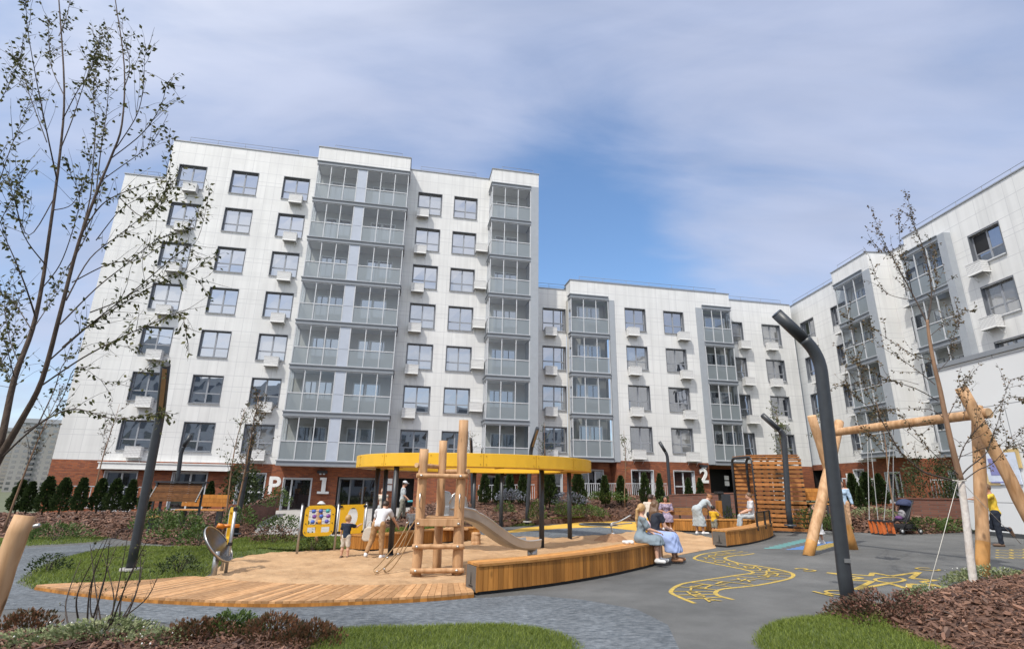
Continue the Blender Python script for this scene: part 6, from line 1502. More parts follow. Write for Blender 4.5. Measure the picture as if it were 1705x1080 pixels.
class SDF:
    def __init__(s): s.p=[]; s.cuts=[]
    def cap(s,a,b,ra,rb,k=.02): s.p.append(('c',np.array(a,float),np.array(b,float),ra,rb,k)); return s
    def ell(s,c,r,Rm=None,k=.02): s.p.append(('e',np.array(c,float),np.array(r,float),np.eye(3) if Rm is None else np.array(Rm),0,k)); return s
    def cut(s,p,n): s.cuts.append((np.array(p,float),np.array(n,float)/np.linalg.norm(n))); return s
    def mesh(s,h):
        lo=np.full(3,1e9);hi=-lo
        for q in s.p:
            if q[0]=='c': m=max(q[3],q[4]); l=np.minimum(q[1],q[2])-m;u=np.maximum(q[1],q[2])+m
            else: m=max(q[2]); l=q[1]-m;u=q[1]+m
            lo=np.minimum(lo,l);hi=np.maximum(hi,u)
        lo-=3*h;hi+=3*h; n=np.ceil((hi-lo)/h).astype(int)+1; Dg=np.full(n,1.,np.float32)
        ax=[lo[i]+np.arange(n[i])*h for i in range(3)]
        for q in s.p:
            k=q[5]; m=(max(q[3],q[4]) if q[0]=='c' else max(q[2]))+k+2*h
            l=(np.minimum(q[1],q[2]) if q[0]=='c' else q[1])-m; u=(np.maximum(q[1],q[2]) if q[0]=='c' else q[1])+m
            i0=np.maximum(0,((l-lo)/h).astype(int)); i1=np.minimum(n,((u-lo)/h).astype(int)+2); sl=tuple(slice(a,b) for a,b in zip(i0,i1))
            P=np.stack(np.meshgrid(*[ax[i][sl[i]] for i in range(3)],indexing='ij'),-1)
            if q[0]=='c':
                a,b=q[1],q[2]; ab=b-a; t=np.clip(((P-a)@ab)/max(1e-9,ab@ab),0,1); d=np.linalg.norm(P-(a+t[...,None]*ab),axis=-1)-(q[3]+(q[4]-q[3])*t)
            else:
                L=(P-q[1])@q[3]; r=q[2]; k0=np.linalg.norm(L/r,axis=-1); k1=np.linalg.norm(L/(r*r),axis=-1); d=k0*(k0-1)/np.maximum(k1,1e-6)
            o=Dg[sl]; hh=np.maximum(k-np.abs(o-d),0)/k; Dg[sl]=np.minimum(o,d)-hh*hh*k*.25
        if s.cuts:
            P=np.stack(np.meshgrid(*ax,indexing='ij'),-1)
            for p,nv in s.cuts: Dg=np.maximum(Dg,((P-p)@nv))
        return surface_nets(Dg,lo,h)
def np_mesh(name,V,F,mats,mi=None):
    me=bpy.data.meshes.new(name); me.from_pydata(V.tolist(),[],F.tolist()); 
    for m_ in (mats if isinstance(mats,list) else [mats]): me.materials.append(m_)
    me.polygons.foreach_set('use_smooth',[True]*len(me.polygons))
    if mi is not None: me.polygons.foreach_set('material_index',mi)
    me.update(); return me
def rotm(axis,deg):
    return np.array(Matrix.Rotation(R(deg),3,axis))
def nrm_(v): v=np.array(v,float); return v/np.linalg.norm(v)
M_skin=mat('skin_light',(.56,.33,.235),.55,0,.05,9,spec=.35); M_skin2=mat('skin_tanned',(.40,.21,.135),.55,0,.06,9,spec=.35); M_skin3=mat('skin_deep',(.20,.10,.065),.55,0,.06,9)
M_eye=mat('eye_dark',(.02,.015,.012),.3); M_lip=mat('lip',(.42,.16,.13),.5)
def cloth(name,c,c2=None,scale=30,var=.08): return mat('cloth_'+name,c,.88,0,0 if c2 else var,scale,.12,90,spec=.2,col2=c2)
def person(label,loc,yaw,H,lean=0,twist=0,side=0,head=(0,0),armL=((-.25,0,-1),(-.15,.15,-1)),armR=((.25,0,-1),(.15,.15,-1)),legL=((-.04,0,-1),(-.02,0,-1)),legR=((.04,0,-1),(.02,0,-1)),
           seat=None,skin=None,top=None,bottom=None,dress=None,hair=None,hat=None,shoes=None,socks=None,headk=1.,fem=False,res=.0125,group=None,extra=None,build=1.):
    skin=skin or M_skin; t=thing('person',label,'person',loc,yaw,group); g=H/1.7*build
    thl,shl=.235*H,.235*H; hh=.068*H*headk
    hips={}; pz=0
    legs={'L':[nrm_(v) for v in legL],'R':[nrm_(v) for v in legR]}
    Rt=rotm('Z',twist)@rotm('X',-lean)@rotm('Y',side)
    if seat is None: pz=max(-(legs[s][0][2]*thl+legs[s][1][2]*shl) for s in 'LR')+.045*H
    else: pz=seat+.085*g
    pel=np.array([0,0,pz]); X={'L':-1,'R':1}
    hipw=.052*H*(1.08 if fem else 1); shw=(.105 if fem else .113)*H
    J={}
    for s in 'LR':
        h=pel+np.array([X[s]*hipw,0,0]); k=h+legs[s][0]*thl; a=k+legs[s][1]*shl; J['h'+s],J['k'+s],J['a'+s]=h,k,a
    up=lambda z,x=0,y=0: pel+Rt@np.array([x,y,z])
    waist=up(.10*H); chest=up(.215*H); neck=up(.315*H); nb=up(.335*H)
    Rh=Rt@rotm('X',lean*.55) @ rotm('Z',head[1]) @ rotm('X',-head[0])
    hc=nb+Rh@np.array([0,.012*H,.035*H+hh*.72])
    Rz=rotm('Z',twist); armL=[Rz@np.array(v,float) for v in armL]; armR=[Rz@np.array(v,float) for v in armR]
    for s,ar in (('L',armL),('R',armR)):
        sh=up(.292*H,X[s]*shw); e=sh+nrm_(ar[0])*.165*H; w=e+nrm_(ar[1])*.145*H; J['s'+s],J['e'+s],J['w'+s]=sh,e,w; J['f'+s]=nrm_(ar[1])
    def torso(S,o=0.,lo=True,hi=True,k=.05):
        if lo: S.ell(pel+Rt@np.array([0,-.008*H,.01*H]),(.093*H*(1.05 if fem else .98)*build+o,.066*H*build+o,.075*H+o),Rt,k)
        S.ell(waist,(.075*H*(.95 if fem else 1.05)*build+o,.056*H*build+o,.09*H+o),Rt,k)
        if hi:
            S.ell(chest,(.092*H*(.93 if fem else 1)*build+o,.062*H*build+o,.105*H+o),Rt,k)
            if fem and H>1.4: S.ell(up(.225*H,0,.05*H),(.07*H+o,.035*H+o,.035*H+o),Rt,k)
            S.cap(J['sL'],J['sR'],.036*H*build+o,.036*H*build+o,k)
            S.cap(up(.29*H),neck,.05*H+o,.032*H+o,.03)
    def foot(s,S,o=0.,k=.015):
        a=J['a'+s]; d=legs[s][1]; f=np.array([0,1.,0])
        if abs(d[2])<.75: f=nrm_(np.array([0,.35,-1.])) if d[1]>-.2 else np.array([0,-.3,-1.])
        ff=nrm_(f+np.array([X[s]*.18,0,0])); b=np.array([0,0,-.025*H]) if abs(d[2])>=.75 else np.zeros(3)
        S.cap(a+b-ff*.018*H,a+b+ff*.10*H,.022*H*build+o,.018*H*build+o,k); S.cap(a,a+b,.021*H+o,.021*H+o,k)
    B=SDF(); torso(B)
    B.cap(neck,nb+Rh@np.array([0,0,.02*H]),.034*H,.031*H,.02)
    B.ell(hc,(hh*.72,hh*.88,hh*1.02),Rh,.02); B.ell(hc+Rh@np.array([0,hh*.28,-hh*.55]),(hh*.48,hh*.52,hh*.45),Rh,.03)
    B.cap(hc+Rh@np.array([0,hh*.84,hh*.02]),hc+Rh@np.array([0,hh*1.0,-hh*.2]),hh*.09,hh*.13,.02)
    for x in (-1,1): B.ell(hc+Rh@np.array([x*hh*.74,-hh*.05,-hh*.05]),(hh*.1,hh*.16,hh*.24),Rh,.01)
    for s in 'LR':
        B.cap(J['h'+s],J['k'+s],.056*H*build,.035*H*build,.03); B.cap(J['k'+s],J['k'+s]+(J['a'+s]-J['k'+s])*.35,.034*H*build,.035*H*build,.02); B.cap(J['k'+s]+(J['a'+s]-J['k'+s])*.35,J['a'+s],.034*H*build,.021*H*build,.02); foot(s,B)
        B.cap(J['s'+s],J['e'+s],.031*H*build,.0245*H*build,.025); B.cap(J['e'+s],J['w'+s],.0245*H*build,.0165*H*build,.015)
        w=J['w'+s]; f=J['f'+s]; xs=np.cross(f,[0,0,1.]); xs=nrm_(xs) if np.linalg.norm(xs)>.15 else np.array([0,1.,0]); nn=np.cross(xs,f)
        if nn[2]>0: nn=-nn
        B.ell(w+f*.028*H,(.022*H,.012*H,.030*H),np.stack([xs,nn,f],1),.012)
        for i,(off,L) in enumerate(((-.016,.040),(-.0055,.046),(.0055,.043),(.016,.034))):
            b=w+f*.05*H+xs*off*H; m_=b+f*L*.5*H+nn*.004*H; e=m_+f*L*.42*H+nn*.016*H; B.cap(b,m_,.0058*H,.0055*H,.005); B.cap(m_,e,.0055*H,.005*H,.005)
        sg=-X[s]; b=w+f*.018*H+xs*.018*H*sg; m_=b+f*.022*H+xs*.02*H*sg+nn*.006*H; B.cap(b,m_,.0072*H,.0065*H,.006); B.cap(m_,m_+f*.022*H+nn*.004*H,.0065*H,.0055*H,.006)
    V,F=B.mesh(res*max(.75,g)); fc=V[F].mean(1); mi=np.zeros(len(F),int)
    for x in (-1,1): mi[np.linalg.norm(fc-(hc+Rh@np.array([x*hh*.30,hh*.82,hh*.08])),axis=1)<hh*.15]=1
    q=(fc-(hc+Rh@np.array([0,hh*.82,-hh*.50])))@Rh; mi[(np.abs(q[:,0])<hh*.25)&(np.abs(q[:,2])<hh*.10)&(np.abs(q[:,1])<hh*.3)]=2
    link('body',np_mesh('body',V,F,[skin,M_eye,M_lip],mi.tolist()),t)
    def fin(name,S,m_,fold=.0,r=None):
        V,F=S.mesh((r or res)*max(.8,g))
        if fold: V=V+ (np.sin(V[:,2:3]*38+V[:,0:1]*21)*np.cos(V[:,0:1]*33-V[:,1:2]*27))*fold*np.array([1,1,.3])
        return link(name,np_mesh(name,V,F,m_),t)
    if top:
        m_,sl,hem=top; S=SDF(); torso(S,.013,True,True); 
        for s in 'LR':
            e=J['s'+s]+(J['e'+s]-J['s'+s])*min(1,sl*1.0); S.cap(J['s'+s],e,.038*H*build+.008,.034*H*build+.012,.03)
            if sl>1: S.cap(J['e'+s],J['e'+s]+(J['w'+s]-J['e'+s])*(sl-1),.03*H+.008,.026*H+.008,.02)
        S.cut(up(.318*H),Rt@np.array([0,.25,1])); S.cut(up(hem*H),Rt@np.array([0,0,-1])); fin('shirt',S,m_,.006)
    if bottom:
        m_,ln=bottom; S=SDF(); torso(S,.009,True,False); S.cut(up(.075*H),Rt@np.array([0,0,1]))
        for s in 'LR':
            S.cap(J['h'+s],J['h'+s]+(J['k'+s]-J['h'+s])*min(1,ln),.058*H*build+.008,.042*H*build+.012 if ln<1 else .037*H*build+.012,.03)
            if ln>1: S.cap(J['k'+s],J['k'+s]+(J['a'+s]-J['k'+s])*(ln-1),.037*H*build+.012,.027*H*build+.013,.02)
        fin('trousers' if ln>1 else 'shorts',S,m_,.006)
    if dress:
        m_,ln,fl,sl=dress; S=SDF(); torso(S,.012,True,not top)
        for s in 'LR':
            if sl: e=J['s'+s]+(J['e'+s]-J['s'+s])*sl; S.cap(J['s'+s],e,.036*H+.008,.036*H+.012,.03)
            S.cap(J['h'+s],J['k'+s],.066*H,.058*H+fl*.5,.09)
            if ln>1: S.cap(J['k'+s],J['k'+s]+(J['a'+s]-J['k'+s])*(ln-1),.058*H+fl*.5,.06*H+fl,.09)
        S.cap(pel,(J['kL']+J['kR'])/2,.085*H,.06*H+fl*.6,.09)
        if ln>1: S.cap((J['kL']+J['kR'])/2,((J['kL']+J['kR'])/2)+((J['aL']+J['aR'])/2-(J['kL']+J['kR'])/2)*(ln-1),.06*H+fl*.6,.06*H+fl,.09)
        zc=min(J['kL'][2],J['kR'][2]) if ln<=1 else (J['kL'][2]+(J['aL'][2]-J['kL'][2])*(ln-1))
        if ln>1 or seat is None: S.cut((0,0,max(zc-.02,.04)),(0,0,-1))
        S.cut(up(.312*H),Rt@np.array([0,.25,1])); S.cut(up(.085*H),Rt@np.array([0,0,1])) if top else 0; fin('skirt' if top else 'dress',S,m_,.008)
    if shoes:
        for s in 'LR':
            S=SDF(); foot(s,S,.010); a=J['a'+s]; S.cut(a+np.array([0,0,.018*H]),(0,0,1)) if abs(legs[s][1][2])>.75 else 0; fin('shoe',S,shoes)
    if socks:
        for s in 'LR':
            S=SDF(); S.cap(J['a'+s],J['a'+s]-(J['a'+s]-J['k'+s])*.2,.027*H,.029*H); fin('sock',S,socks)
    if hair:
        m_,style=hair; S=SDF(); S.ell(hc+Rh@np.array([0,-hh*.10,hh*.14]),(hh*.84,hh*.95,hh*1.0),Rh,.02)
        S.cut(hc+Rh@np.array([0,hh*.62,hh*.30]),Rh@np.array([0,1,-.55])) 
        if style in('short','bun','pony'): S.cut(hc+Rh@np.array([0,-hh*.3,-hh*.42]),Rh@np.array([0,.5,-1]))
        if style=='bun': S.ell(hc+Rh@np.array([0,-hh*.95,hh*.35]),(hh*.4,hh*.4,hh*.4),Rh,.02)
        if style=='bob':
            for x in (-1,0,1): S.cap(hc+Rh@np.array([x*hh*.55,-hh*.4,0]),hc+Rh@np.array([x*hh*.62,-hh*.35,-hh*.9]),hh*.34,hh*.28,.03)
            S.cuts=S.cuts[:1]
        ob=fin('hair',S,m_,.003)
        if style in('pony','long'):
            S=SDF(); dn=np.array([0,0,-1.])
            st=hc+Rh@np.array([0,-hh*.72,hh*.15]); bk=Rt@np.array([0,-1,0])
            if style=='pony':
                p1=st+bk*.06*g+dn*.05*g; p2=p1+dn*.22*g+bk*.03*g; p3=p2+dn*.17*g; S.cap(st,p1,.035*g,.04*g,.02).cap(p1,p2,.042*g,.036*g,.02).cap(p2,p3,.036*g,.016*g,.02)
            else:
                for x in (-.75,-.25,.25,.75):
                    a=hc+Rh@np.array([x*hh*.8,-hh*.45,hh*.05]); p1=a+dn*hh*1.4+bk*.04*g; p2=p1+dn*.2*g+bk*.02*g; p3=p2+dn*.14*g; S.cap(a,p1,hh*.36,hh*.40,.03).cap(p1,p2,hh*.40,hh*.36,.03).cap(p2,p3,hh*.34,hh*.14,.03)
            fin('hair_length',S,m_,.004)
    if hat:
        m_,kind=hat; S=SDF(); S.ell(hc+Rh@np.array([0,0,hh*.30]),(hh*.86,hh*1.0,hh*.88),Rh,.02); S.cut(hc+Rh@np.array([0,0,hh*.22]),Rh@np.array([0,-.12,-1]))
        if kind=='cap': S.ell(hc+Rh@np.array([0,hh*1.1,hh*.38]),(hh*.6,hh*.65,hh*.09),Rh@rotm('X',-12),.02)
        else: S.ell(hc+Rh@np.array([0,0,hh*.34]),(hh*1.35,hh*1.5,hh*.13),Rh,.04)
        fin('hat',S,m_)
    return t,J,hc
c_white=cloth('white',(.56,.57,.60)); c_beige=cloth('beige',(.36,.22,.115)); c_navy=cloth('navy',(.022,.032,.055)); c_cream=cloth('cream',(.52,.47,.41)); c_denim=cloth('denim_grey',(.20,.25,.29)); c_sky=cloth('pale_blue',(.30,.38,.62)); c_dark=cloth('dark_navy',(.035,.04,.055))
c_pat=cloth('purple_print',(.10,.075,.15),(.44,.38,.46),26); c_mint=cloth('pale_mint',(.32,.37,.40),(.44,.48,.50),14); c_yel=cloth('yellow',(.62,.37,.03)); c_yel2=cloth('golden_yellow',(.66,.40,.04),(.74,.56,.08),10); c_khaki=cloth('khaki_grey',(.22,.215,.18)); c_grey=cloth('light_grey',(.42,.45,.47)); c_tan=cloth('tan',(.50,.31,.19)); c_lblue=cloth('light_blue',(.36,.48,.62)); c_jean=cloth('dark_jeans',(.022,.027,.04)); c_blackc=cloth('black',(.02,.02,.022))
h_dark=mat('hair_dark_brown',(.035,.02,.013),.5,0,.3,30); h_brown=mat('hair_brown',(.13,.072,.038),.5,0,.35,30); h_blond=mat('hair_blond',(.40,.25,.11),.5,0,.25,30); h_ging=mat('hair_ginger',(.25,.105,.035),.5,0,.3,30); h_black=mat('hair_black',(.014,.011,.010),.45,0,.3,30)
s_white=mat('shoe_white',(.70,.70,.70),.5); s_brown=mat('shoe_brown',(.11,.065,.04),.6); s_tan=mat('sandal_tan',(.33,.17,.09),.6)
def on(px,py): return G(px,py)
RAD=math.radians
# woman bending in the sand
pw,J,_=person('woman in a white T shirt and beige trousers bending forward in the sand',on(626,929),RAD(-6),1.62,lean=44,head=(5,0),armL=((-.35,.25,-1),(-.25,-.25,-1)),armR=((.3,.55,-.75),(.25,.6,-.65)),legL=((-.22,.12,-1),(-.24,-.45,-1)),legR=((.02,.12,-1),(.06,-.02,-1)),fem=True,top=(c_white,.55,-.06),bottom=(c_beige,1.85),hair=(h_dark,'short'),shoes=s_white)
b=MB()
wl=np.array(J['wL']); pf=[(-.14,-.06),(-.06,.0),(.05,.01),(.14,-.02),(.17,-.30),(.10,-.36),(-.12,-.37),(-.19,-.31)]
bag=thing('tote_bag','white cloth tote bag hanging from the arm of the bending woman','bag',pw.location+Matrix.Rotation(RAD(-6),3,'Z')@Vector(wl+np.array([-.05,-.04,.05])),RAD(-6))
n_=len(pf); b.add([(x,-.05,z) for x,z in pf]+[(x,.05,z) for x,z in pf],[tuple(range(n_)),tuple(reversed(range(n_,2*n_)))]+[(i,i+n_,(i+1)%n_+n_,(i+1)%n_) for i in range(n_)]); b.build('cloth',c_cream,bag,.03)
b=MB(); b.tube(catmull([Vector((-.08,0,0)),Vector((-.03,0,.12)),Vector((.06,0,.14)),Vector((.09,0,0))],4),.010,6); b.build('strap',c_cream,bag)
person('toddler with fair hair, navy T shirt and white shorts at the oval panel',on(573,929),RAD(-14),1.06,head=(5,-15),headk=1.32,armL=((-.3,.1,-1),(-.1,.3,-1)),armR=((.45,.75,-.35),(.2,.9,.35)),legL=((-.12,.03,-1),(-.05,-.03,-1)),legR=((.12,-.03,-1),(.06,-.02,-1)),top=(c_navy,.6,-.02),bottom=(c_cream,.92),hair=(h_blond,'short'),shoes=s_brown,build=1.08,res=.010)
q=D(528,890,18.9); q.z=gz(q.x); person('child in a white brimmed hat standing behind the abacus panel',q,RAD(-60),1.36,head=(0,0),headk=1.15,skin=M_skin2,top=(c_tan,.2,-.02),bottom=(c_dark,.6),hair=(h_brown,'short'),hat=(c_white,'brim'),shoes=s_tan,res=.012)
q=D(634,866,24.5); q.z=D(634,812,24.5).z-1.64; person('woman in a beige sleeveless top standing beyond the bending woman',q,RAD(170),1.64,fem=True,top=(c_cream,.15,-.04),bottom=(c_grey,1.8),hair=(h_brown,'bob'),shoes=s_tan,res=.015)
q=D(668,868,25.5); q.z=D(668,868,25.5).z; pm,J,_=person('man in a white cap, grey polo and khaki trousers before the main entrance',q,RAD(-75),1.76,head=(8,0),armL=((-.2,.05,-1),(-.05,.7,-.7)),armR=((.2,.1,-1),(.05,.75,-.65)),legL=((-.03,.25,-1),(0,-.05,-1)),legR=((.03,-.15,-1),(0,-.3,-1)),top=(c_grey,.75,-.05),bottom=(c_khaki,1.9),hair=(h_dark,'short'),hat=(c_white,'cap'),shoes=s_white,res=.015)
b=MB(); w_=Vector(J['wR']+J['fR']*.12); b.cbox((0,0,0),(.10,.22,.07)); tb_=tag(b.build('packet',mat('turquoise_packet',(.08,.40,.48),.5),None,.015),'small turquoise packet held by the man in the white cap','packet'); tb_.location=pm.location+Matrix.Rotation(RAD(-75),3,'Z')@w_; tb_.rotation_euler=(0,.3,RAD(-75))
q=D(683,895,19.2); q.z=gz(q.x); person('child in a light grey shirt half hidden behind the left log of the climbing tower',q,RAD(150),1.16,headk=1.2,top=(c_grey,.7,-.04),bottom=(c_dark,.7),hair=(h_brown,'short'),shoes=s_white,res=.013)
# two girls at the end of the front bench
zs=gz(3.3)+.5
fy=math.atan2(-.40,.92)-math.pi/2
lp=Vector((3.10,13.42,gz(3.2))); sit=((-.10,1,-.08),(-.08,.05,-1)); sitR=((.10,1,-.08),(.08,.0,-1))
person('girl with a long fair ponytail and grey blue dress sitting on the front bench',lp,fy,1.56,lean=4,twist=22,head=(0,42),headk=1.08,seat=.5,legL=((-.08,1,-.12),(-.04,.10,-1)),legR=((.10,1,-.12),(.06,.04,-1)),armL=((-.25,.45,-.9),(.25,.75,-.5)),armR=((.15,.45,-.9),(-.1,.85,-.25)),fem=True,dress=(c_denim,1.12,.05,.75),hair=(h_blond,'pony'),shoes=s_white,res=.0095)
lp2=Vector((3.56,13.98,gz(3.4))); fy2=fy+.02
pg,J,hc=person('girl with very long brown hair, dark vest and pale blue skirt on the bench end',lp2,fy2,1.70,lean=6,twist=52,head=(6,28),seat=.5,legL=((-.06,1,-.15),(-.02,.22,-1)),legR=((.12,1,-.12),(.08,.16,-1)),armL=((-.2,.5,-.9),(.3,.8,-.4)),armR=((.2,.35,-.95),(.0,.85,-.35)),fem=True,top=(c_dark,.45,-.01),dress=(c_sky,1.62,.085,.0),hair=(h_brown,'long'),shoes=s_tan,res=.0095)
b=MB(); M=Matrix.Translation(Vector((-.02,-.20,.5+.33)))@Matrix.Rotation(R(90),4,'X'); b.lathe([(.001,-.035),(.10,-.03),(.125,0),(.10,.03),(.001,.035)],20,(0,0,0),0,True,M); bag=thing('round_bag','small round pink bag on the back of the brown haired girl','bag',lp2,fy2+RAD(52)); b.build('pouch',mat('pink_leather',(.55,.38,.42),.5),bag)
b=MB(); b.tube(catmull([Vector((.02,-.15,.95)),Vector((-.05,-.10,1.08)),Vector((-.10,.02,1.14))],4),.010,6); b.build('strap',c_blackc,bag)
b=MB(); q=D(1046,905,13.3); 
t=thing('sneakers','white sneaker pair lying on the bench top beside the fair haired girl','shoes',(2.72,13.12,gz(2.7)+.5),.4)
for i,(x,r_) in enumerate(((-.06,.2),(.07,-.3))):
    S_=SDF(); S_.cap((x,-.08,.04),(x+.02,.10,.035),.045,.036,.03); V,F=S_.mesh(.012); link('shoe',np_mesh('shoe',V,F,s_white),t)
q=Vector((4.55,17.6,gz(4.55))); q=D(1080,900,17.4); q.z=gz(q.x); person('boy in a white and yellow shirt leaning forward behind the two girls',q,RAD(-60),1.52,lean=14,head=(14,20),skin=M_skin2,armL=((-.2,.4,-.9),(0,.7,-.6)),armR=((.2,.4,-.9),(0,.7,-.6)),top=(c_cream,.7,-.03),bottom=(c_yel,1.0),hair=(h_dark,'short'),shoes=s_white)
q=Vector((6.35,22.85,gz(6.3))); person('woman in a purple patterned dress sitting on the hairpin bench',q,RAD(165),1.62,lean=2,seat=.47,legL=((-.08,1,-.1),(-.03,.1,-1)),legR=((.08,1,-.1),(.02,.02,-1)),armL=((-.3,.2,-1),(.55,.75,-.1)),armR=((.3,.2,-1),(-.55,.75,-.1)),skin=M_skin2,fem=True,dress=(c_pat,1.35,.04,.8),hair=(h_black,'bob'),shoes=s_white)
q=on(1163,889); person('woman with ginger hair in a pale dress bending over the yellow toddler',q,RAD(-82),1.68,lean=52,head=(22,0),armL=((-.15,.55,-.9),(.05,.65,-.75)),armR=((.15,.6,-.9),(-.02,.75,-.6)),legL=((-.06,.06,-1),(-.02,-.02,-1)),legR=((.06,.28,-1),(.02,.1,-1)),fem=True,dress=(c_mint,1.42,.045,.75),hair=(h_ging,'bun'),shoes=s_white)
q=on(1191,891); person('toddler in a yellow T shirt standing inside the hairpin bench before the bending woman',q,RAD(-55),.98,headk=1.35,skin=M_skin2,armL=((-.3,.3,-.9),(.1,.9,-.3)),armR=((.4,.4,-.8),(.3,.85,-.2)),top=(c_yel,.7,-.03),bottom=(c_khaki,.9),hair=(h_black,'short'),shoes=s_white,build=1.1)
q=D(1254,880,20.9); q.z=P1.z; person('person in a white T shirt and pale trousers sitting inside the slatted pergola',q,RAD(75),1.70,seat=.46,head=(6,0),legL=((-.06,1,-.05),(-.02,.1,-1)),legR=((.08,1,-.05),(.02,.25,-1)),armL=((-.2,.2,-1),(.2,.9,-.35)),armR=((.2,.2,-1),(-.2,.9,-.35)),top=(c_white,.7,-.02),bottom=(c_grey,1.8),hair=(h_brown,'short'),shoes=s_white)
q=on(1366,905); person('little girl in a white dress walking behind the left swing trestle',q,RAD(70),1.12,headk=1.25,legL=((-.04,.2,-1),(0,.05,-1)),legR=((.04,-.15,-1),(0,-.25,-1)),fem=True,dress=(c_white,1.05,.06,.2),hair=(h_brown,'pony'),shoes=s_white,socks=s_white)
q=D(1409,868,21.2); q.z=gz(q.x)+.15; person('person in a light blue shirt beyond the swing, half hidden by the big lamp',q,RAD(160),1.68,top=(c_lblue,1.9,-.05),bottom=(c_tan,1.85),hair=(h_black,'bob'),shoes=s_brown,fem=True,res=.015)
q=on(1669,909); py,J,_=person('child in a yellow T shirt and dark jeans, one leg bent back',q,RAD(55),1.68,lean=2,head=(10,10),skin=M_skin2,armL=((-.45,.8,-.45),(-.2,.95,.05)),armR=((.3,.25,-.9),(-.2,.7,.5)),legL=((-.04,.04,-1),(0,0,-1)),legR=((.12,.28,-1),(.25,-1,-.12)),top=(c_yel2,.7,-.05),bottom=(c_jean,1.95),hair=(h_brown,'short'),shoes=s_brown)
# ================================================================== LIGHT, SKY
SUN_EL=R(54); SUN_DIR=Vector((-.56*math.cos(SUN_EL),-.828*math.cos(SUN_EL),math.sin(SUN_EL))).normalized()
sd_=bpy.data.lights.new('sun','SUN'); sd_.energy=2.7; sd_.angle=R(1.6); sd_.color=(1,.945,.85)
so_=bpy.data.objects.new('sun',sd_); COL.objects.link(so_); so_.rotation_euler=SUN_DIR.to_track_quat('Z','Y').to_euler()
w=bpy.data.worlds.new('World'); scn.world=w; w.use_nodes=True
n=w.node_tree.nodes; l=w.node_tree.links; bg=n['Background']; out=n['World Output']
sky=n.new('ShaderNodeTexSky'); sky.sky_type='NISHITA'; sky.sun_disc=False; sky.sun_elevation=SUN_EL; sky.sun_rotation=math.atan2(SUN_DIR.x,SUN_DIR.y); sky.air_density=1.0; sky.dust_density=.6; sky.ozone_density=1.6
tc=n.new('ShaderNodeTexCoord')
def nd(t,**k):
    x=n.new(t)
    for a,b in k.items(): setattr(x,a,b)
    return x
# cloud sheet: the direction is projected on a high plane so the veil thins into streaks overhead
sep=nd('ShaderNodeSeparateXYZ'); l.new(tc.outputs['Generated'],sep.inputs[0])
mz=nd('ShaderNodeMath',operation='MAXIMUM'); l.new(sep.outputs['Z'],mz.inputs[0]); mz.inputs[1].default_value=.03
az=nd('ShaderNodeMath',operation='ADD'); l.new(mz.outputs[0],az.inputs[0]); az.inputs[1].default_value=.22
dv=nd('ShaderNodeVectorMath',operation='DIVIDE'); l.new(tc.outputs['Generated'],dv.inputs[0]); cb=nd('ShaderNodeCombineXYZ')
for i in range(3): l.new(az.outputs[0],cb.inputs[i])
l.new(cb.outputs[0],dv.inputs[1])
mp=nd('ShaderNodeMapping'); mp.inputs['Rotation'].default_value=(0,0,R(-32)); mp.inputs['Scale'].default_value=(.75,1.7,1); mp.inputs['Location'].default_value=(3.1,1.7,0); l.new(dv.outputs[0],mp.inputs[0])
n1=nd('ShaderNodeTexNoise'); n1.inputs['Scale'].default_value=1.5; n1.inputs['Detail'].default_value=8; n1.inputs['Roughness'].default_value=.55; n1.inputs['Distortion'].default_value=.5; l.new(mp.outputs[0],n1.inputs['Vector'])
# clearer patches (directions in the sky)
def patch(px,py,width,amount,prev):
    d=ray(px,py); d=d/np.linalg.norm(d); dt=nd('ShaderNodeVectorMath',operation='DOT_PRODUCT'); nv=nd('ShaderNodeVectorMath',operation='NORMALIZE'); l.new(tc.outputs['Generated'],nv.inputs[0]); l.new(nv.outputs[0],dt.inputs[0]); dt.inputs[1].default_value=tuple(d)
    mr=nd('ShaderNodeMapRange',interpolation_type='SMOOTHSTEP'); mr.inputs['From Min'].default_value=math.cos(R(width)); mr.inputs['From Max'].default_value=1; mr.inputs['To Max'].default_value=amount; l.new(dt.outputs['Value'],mr.inputs[0])
    ad=nd('ShaderNodeMath',operation='ADD'); l.new(mr.outputs[0],ad.inputs[0]); l.new(prev,ad.inputs[1]); return ad.outputs[0]
mp2=nd('ShaderNodeMapping'); mp2.inputs['Rotation'].default_value=(0,0,R(-48)); mp2.inputs['Scale'].default_value=(.8,2.6,1); l.new(dv.outputs[0],mp2.inputs[0])
n2=nd('ShaderNodeTexNoise'); n2.inputs['Scale'].default_value=2.2; n2.inputs['Detail'].default_value=6; n2.inputs['Roughness'].default_value=.48; n2.inputs['Distortion'].default_value=.5; l.new(mp2.outputs[0],n2.inputs['Vector'])
ma=nd('ShaderNodeMath',operation='MULTIPLY_ADD'); l.new(n2.outputs[0],ma.inputs[0]); ma.inputs[1].default_value=.24; l.new(n1.outputs[0],ma.inputs[2]); sb=nd('ShaderNodeMath',operation='SUBTRACT'); l.new(ma.outputs[0],sb.inputs[0]); sb.inputs[1].default_value=.12
cov=sb.outputs[0]
for px,py,wd,am in ((950,400,15,-.24),(1060,340,15,-.15),(860,250,18,-.10),(60,20,22,-.02),(480,190,14,-.05),(330,130,16,.05),(620,60,20,.06),(1350,330,22,.07),(1200,120,18,.04),(1660,130,18,.04),(1150,400,7,.05)): cov=patch(px,py,wd,am,cov)
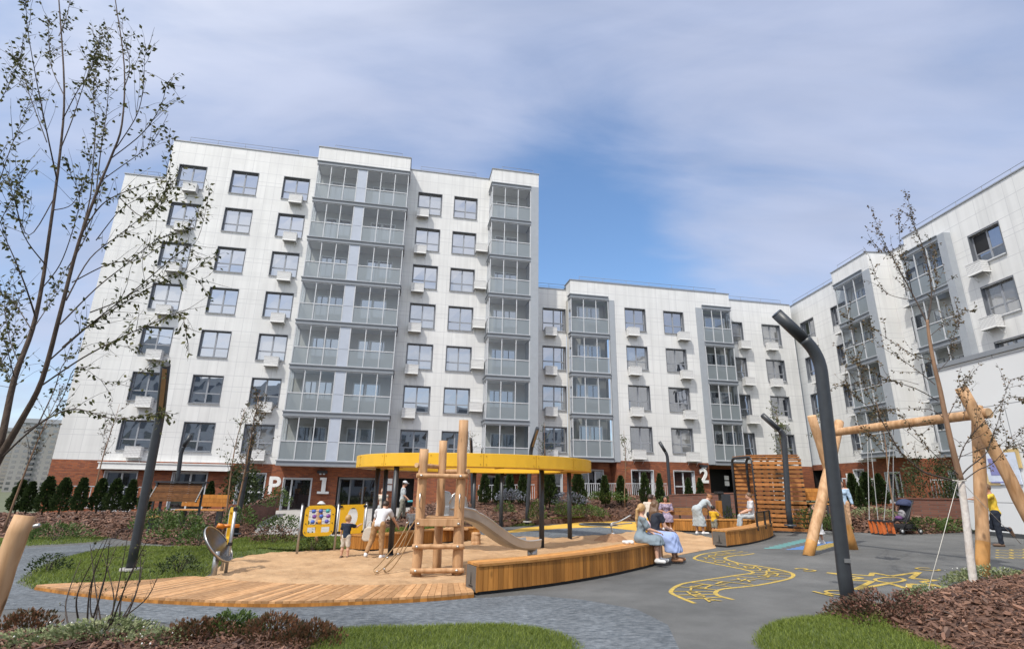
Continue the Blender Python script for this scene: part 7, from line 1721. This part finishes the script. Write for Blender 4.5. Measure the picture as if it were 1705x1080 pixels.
mr=nd('ShaderNodeMapRange',interpolation_type='SMOOTHSTEP'); mr.inputs['From Min'].default_value=.08; mr.inputs['From Max'].default_value=.72; mr.inputs['To Min'].default_value=.05; mr.inputs['To Max'].default_value=.86; l.new(cov,mr.inputs[0])
mx=nd('ShaderNodeMix',data_type='RGBA'); l.new(mr.outputs[0],mx.inputs['Factor'])
hs=nd('ShaderNodeHueSaturation'); hs.inputs['Saturation'].default_value=1.15; hs.inputs['Value'].default_value=1.55; l.new(sky.outputs[0],hs.inputs['Color']); l.new(hs.outputs[0],mx.inputs['A'])
# the veil of cloud is brightest round the sun
nv0=nd('ShaderNodeVectorMath',operation='NORMALIZE'); l.new(tc.outputs['Generated'],nv0.inputs[0]); ds=nd('ShaderNodeVectorMath',operation='DOT_PRODUCT'); l.new(nv0.outputs[0],ds.inputs[0]); ds.inputs[1].default_value=tuple(SUN_DIR)
ml=nd('ShaderNodeMapRange',interpolation_type='SMOOTHSTEP'); ml.inputs['From Min'].default_value=.15; ml.inputs['To Min'].default_value=0; ml.inputs['To Max'].default_value=1; l.new(ds.outputs['Value'],ml.inputs[0])
cs=nd('ShaderNodeMix',data_type='RGBA',clamp_factor=False); cs.inputs['A'].default_value=(4.0,4.4,5.7,1); cs.inputs['B'].default_value=(14.6,14.2,13.5,1); l.new(ml.outputs[0],cs.inputs['Factor'])
cm=nd('ShaderNodeMapRange'); cm.inputs['From Min'].default_value=.30; cm.inputs['From Max'].default_value=.70; cm.inputs['To Min'].default_value=.96; cm.inputs['To Max'].default_value=1.12; l.new(n2.outputs[0],cm.inputs[0])
cq=nd('ShaderNodeVectorMath',operation='SCALE'); l.new(cs.outputs['Result'],cq.inputs[0]); l.new(cm.outputs[0],cq.inputs['Scale']); l.new(cq.outputs[0],mx.inputs['B'])
l.new(mx.outputs['Result'],bg.inputs[0]); bg.inputs[1].default_value=.1
scn.view_settings.view_transform='Standard'; scn.view_settings.look='None'; scn.view_settings.exposure=.45; scn.view_settings.gamma=1
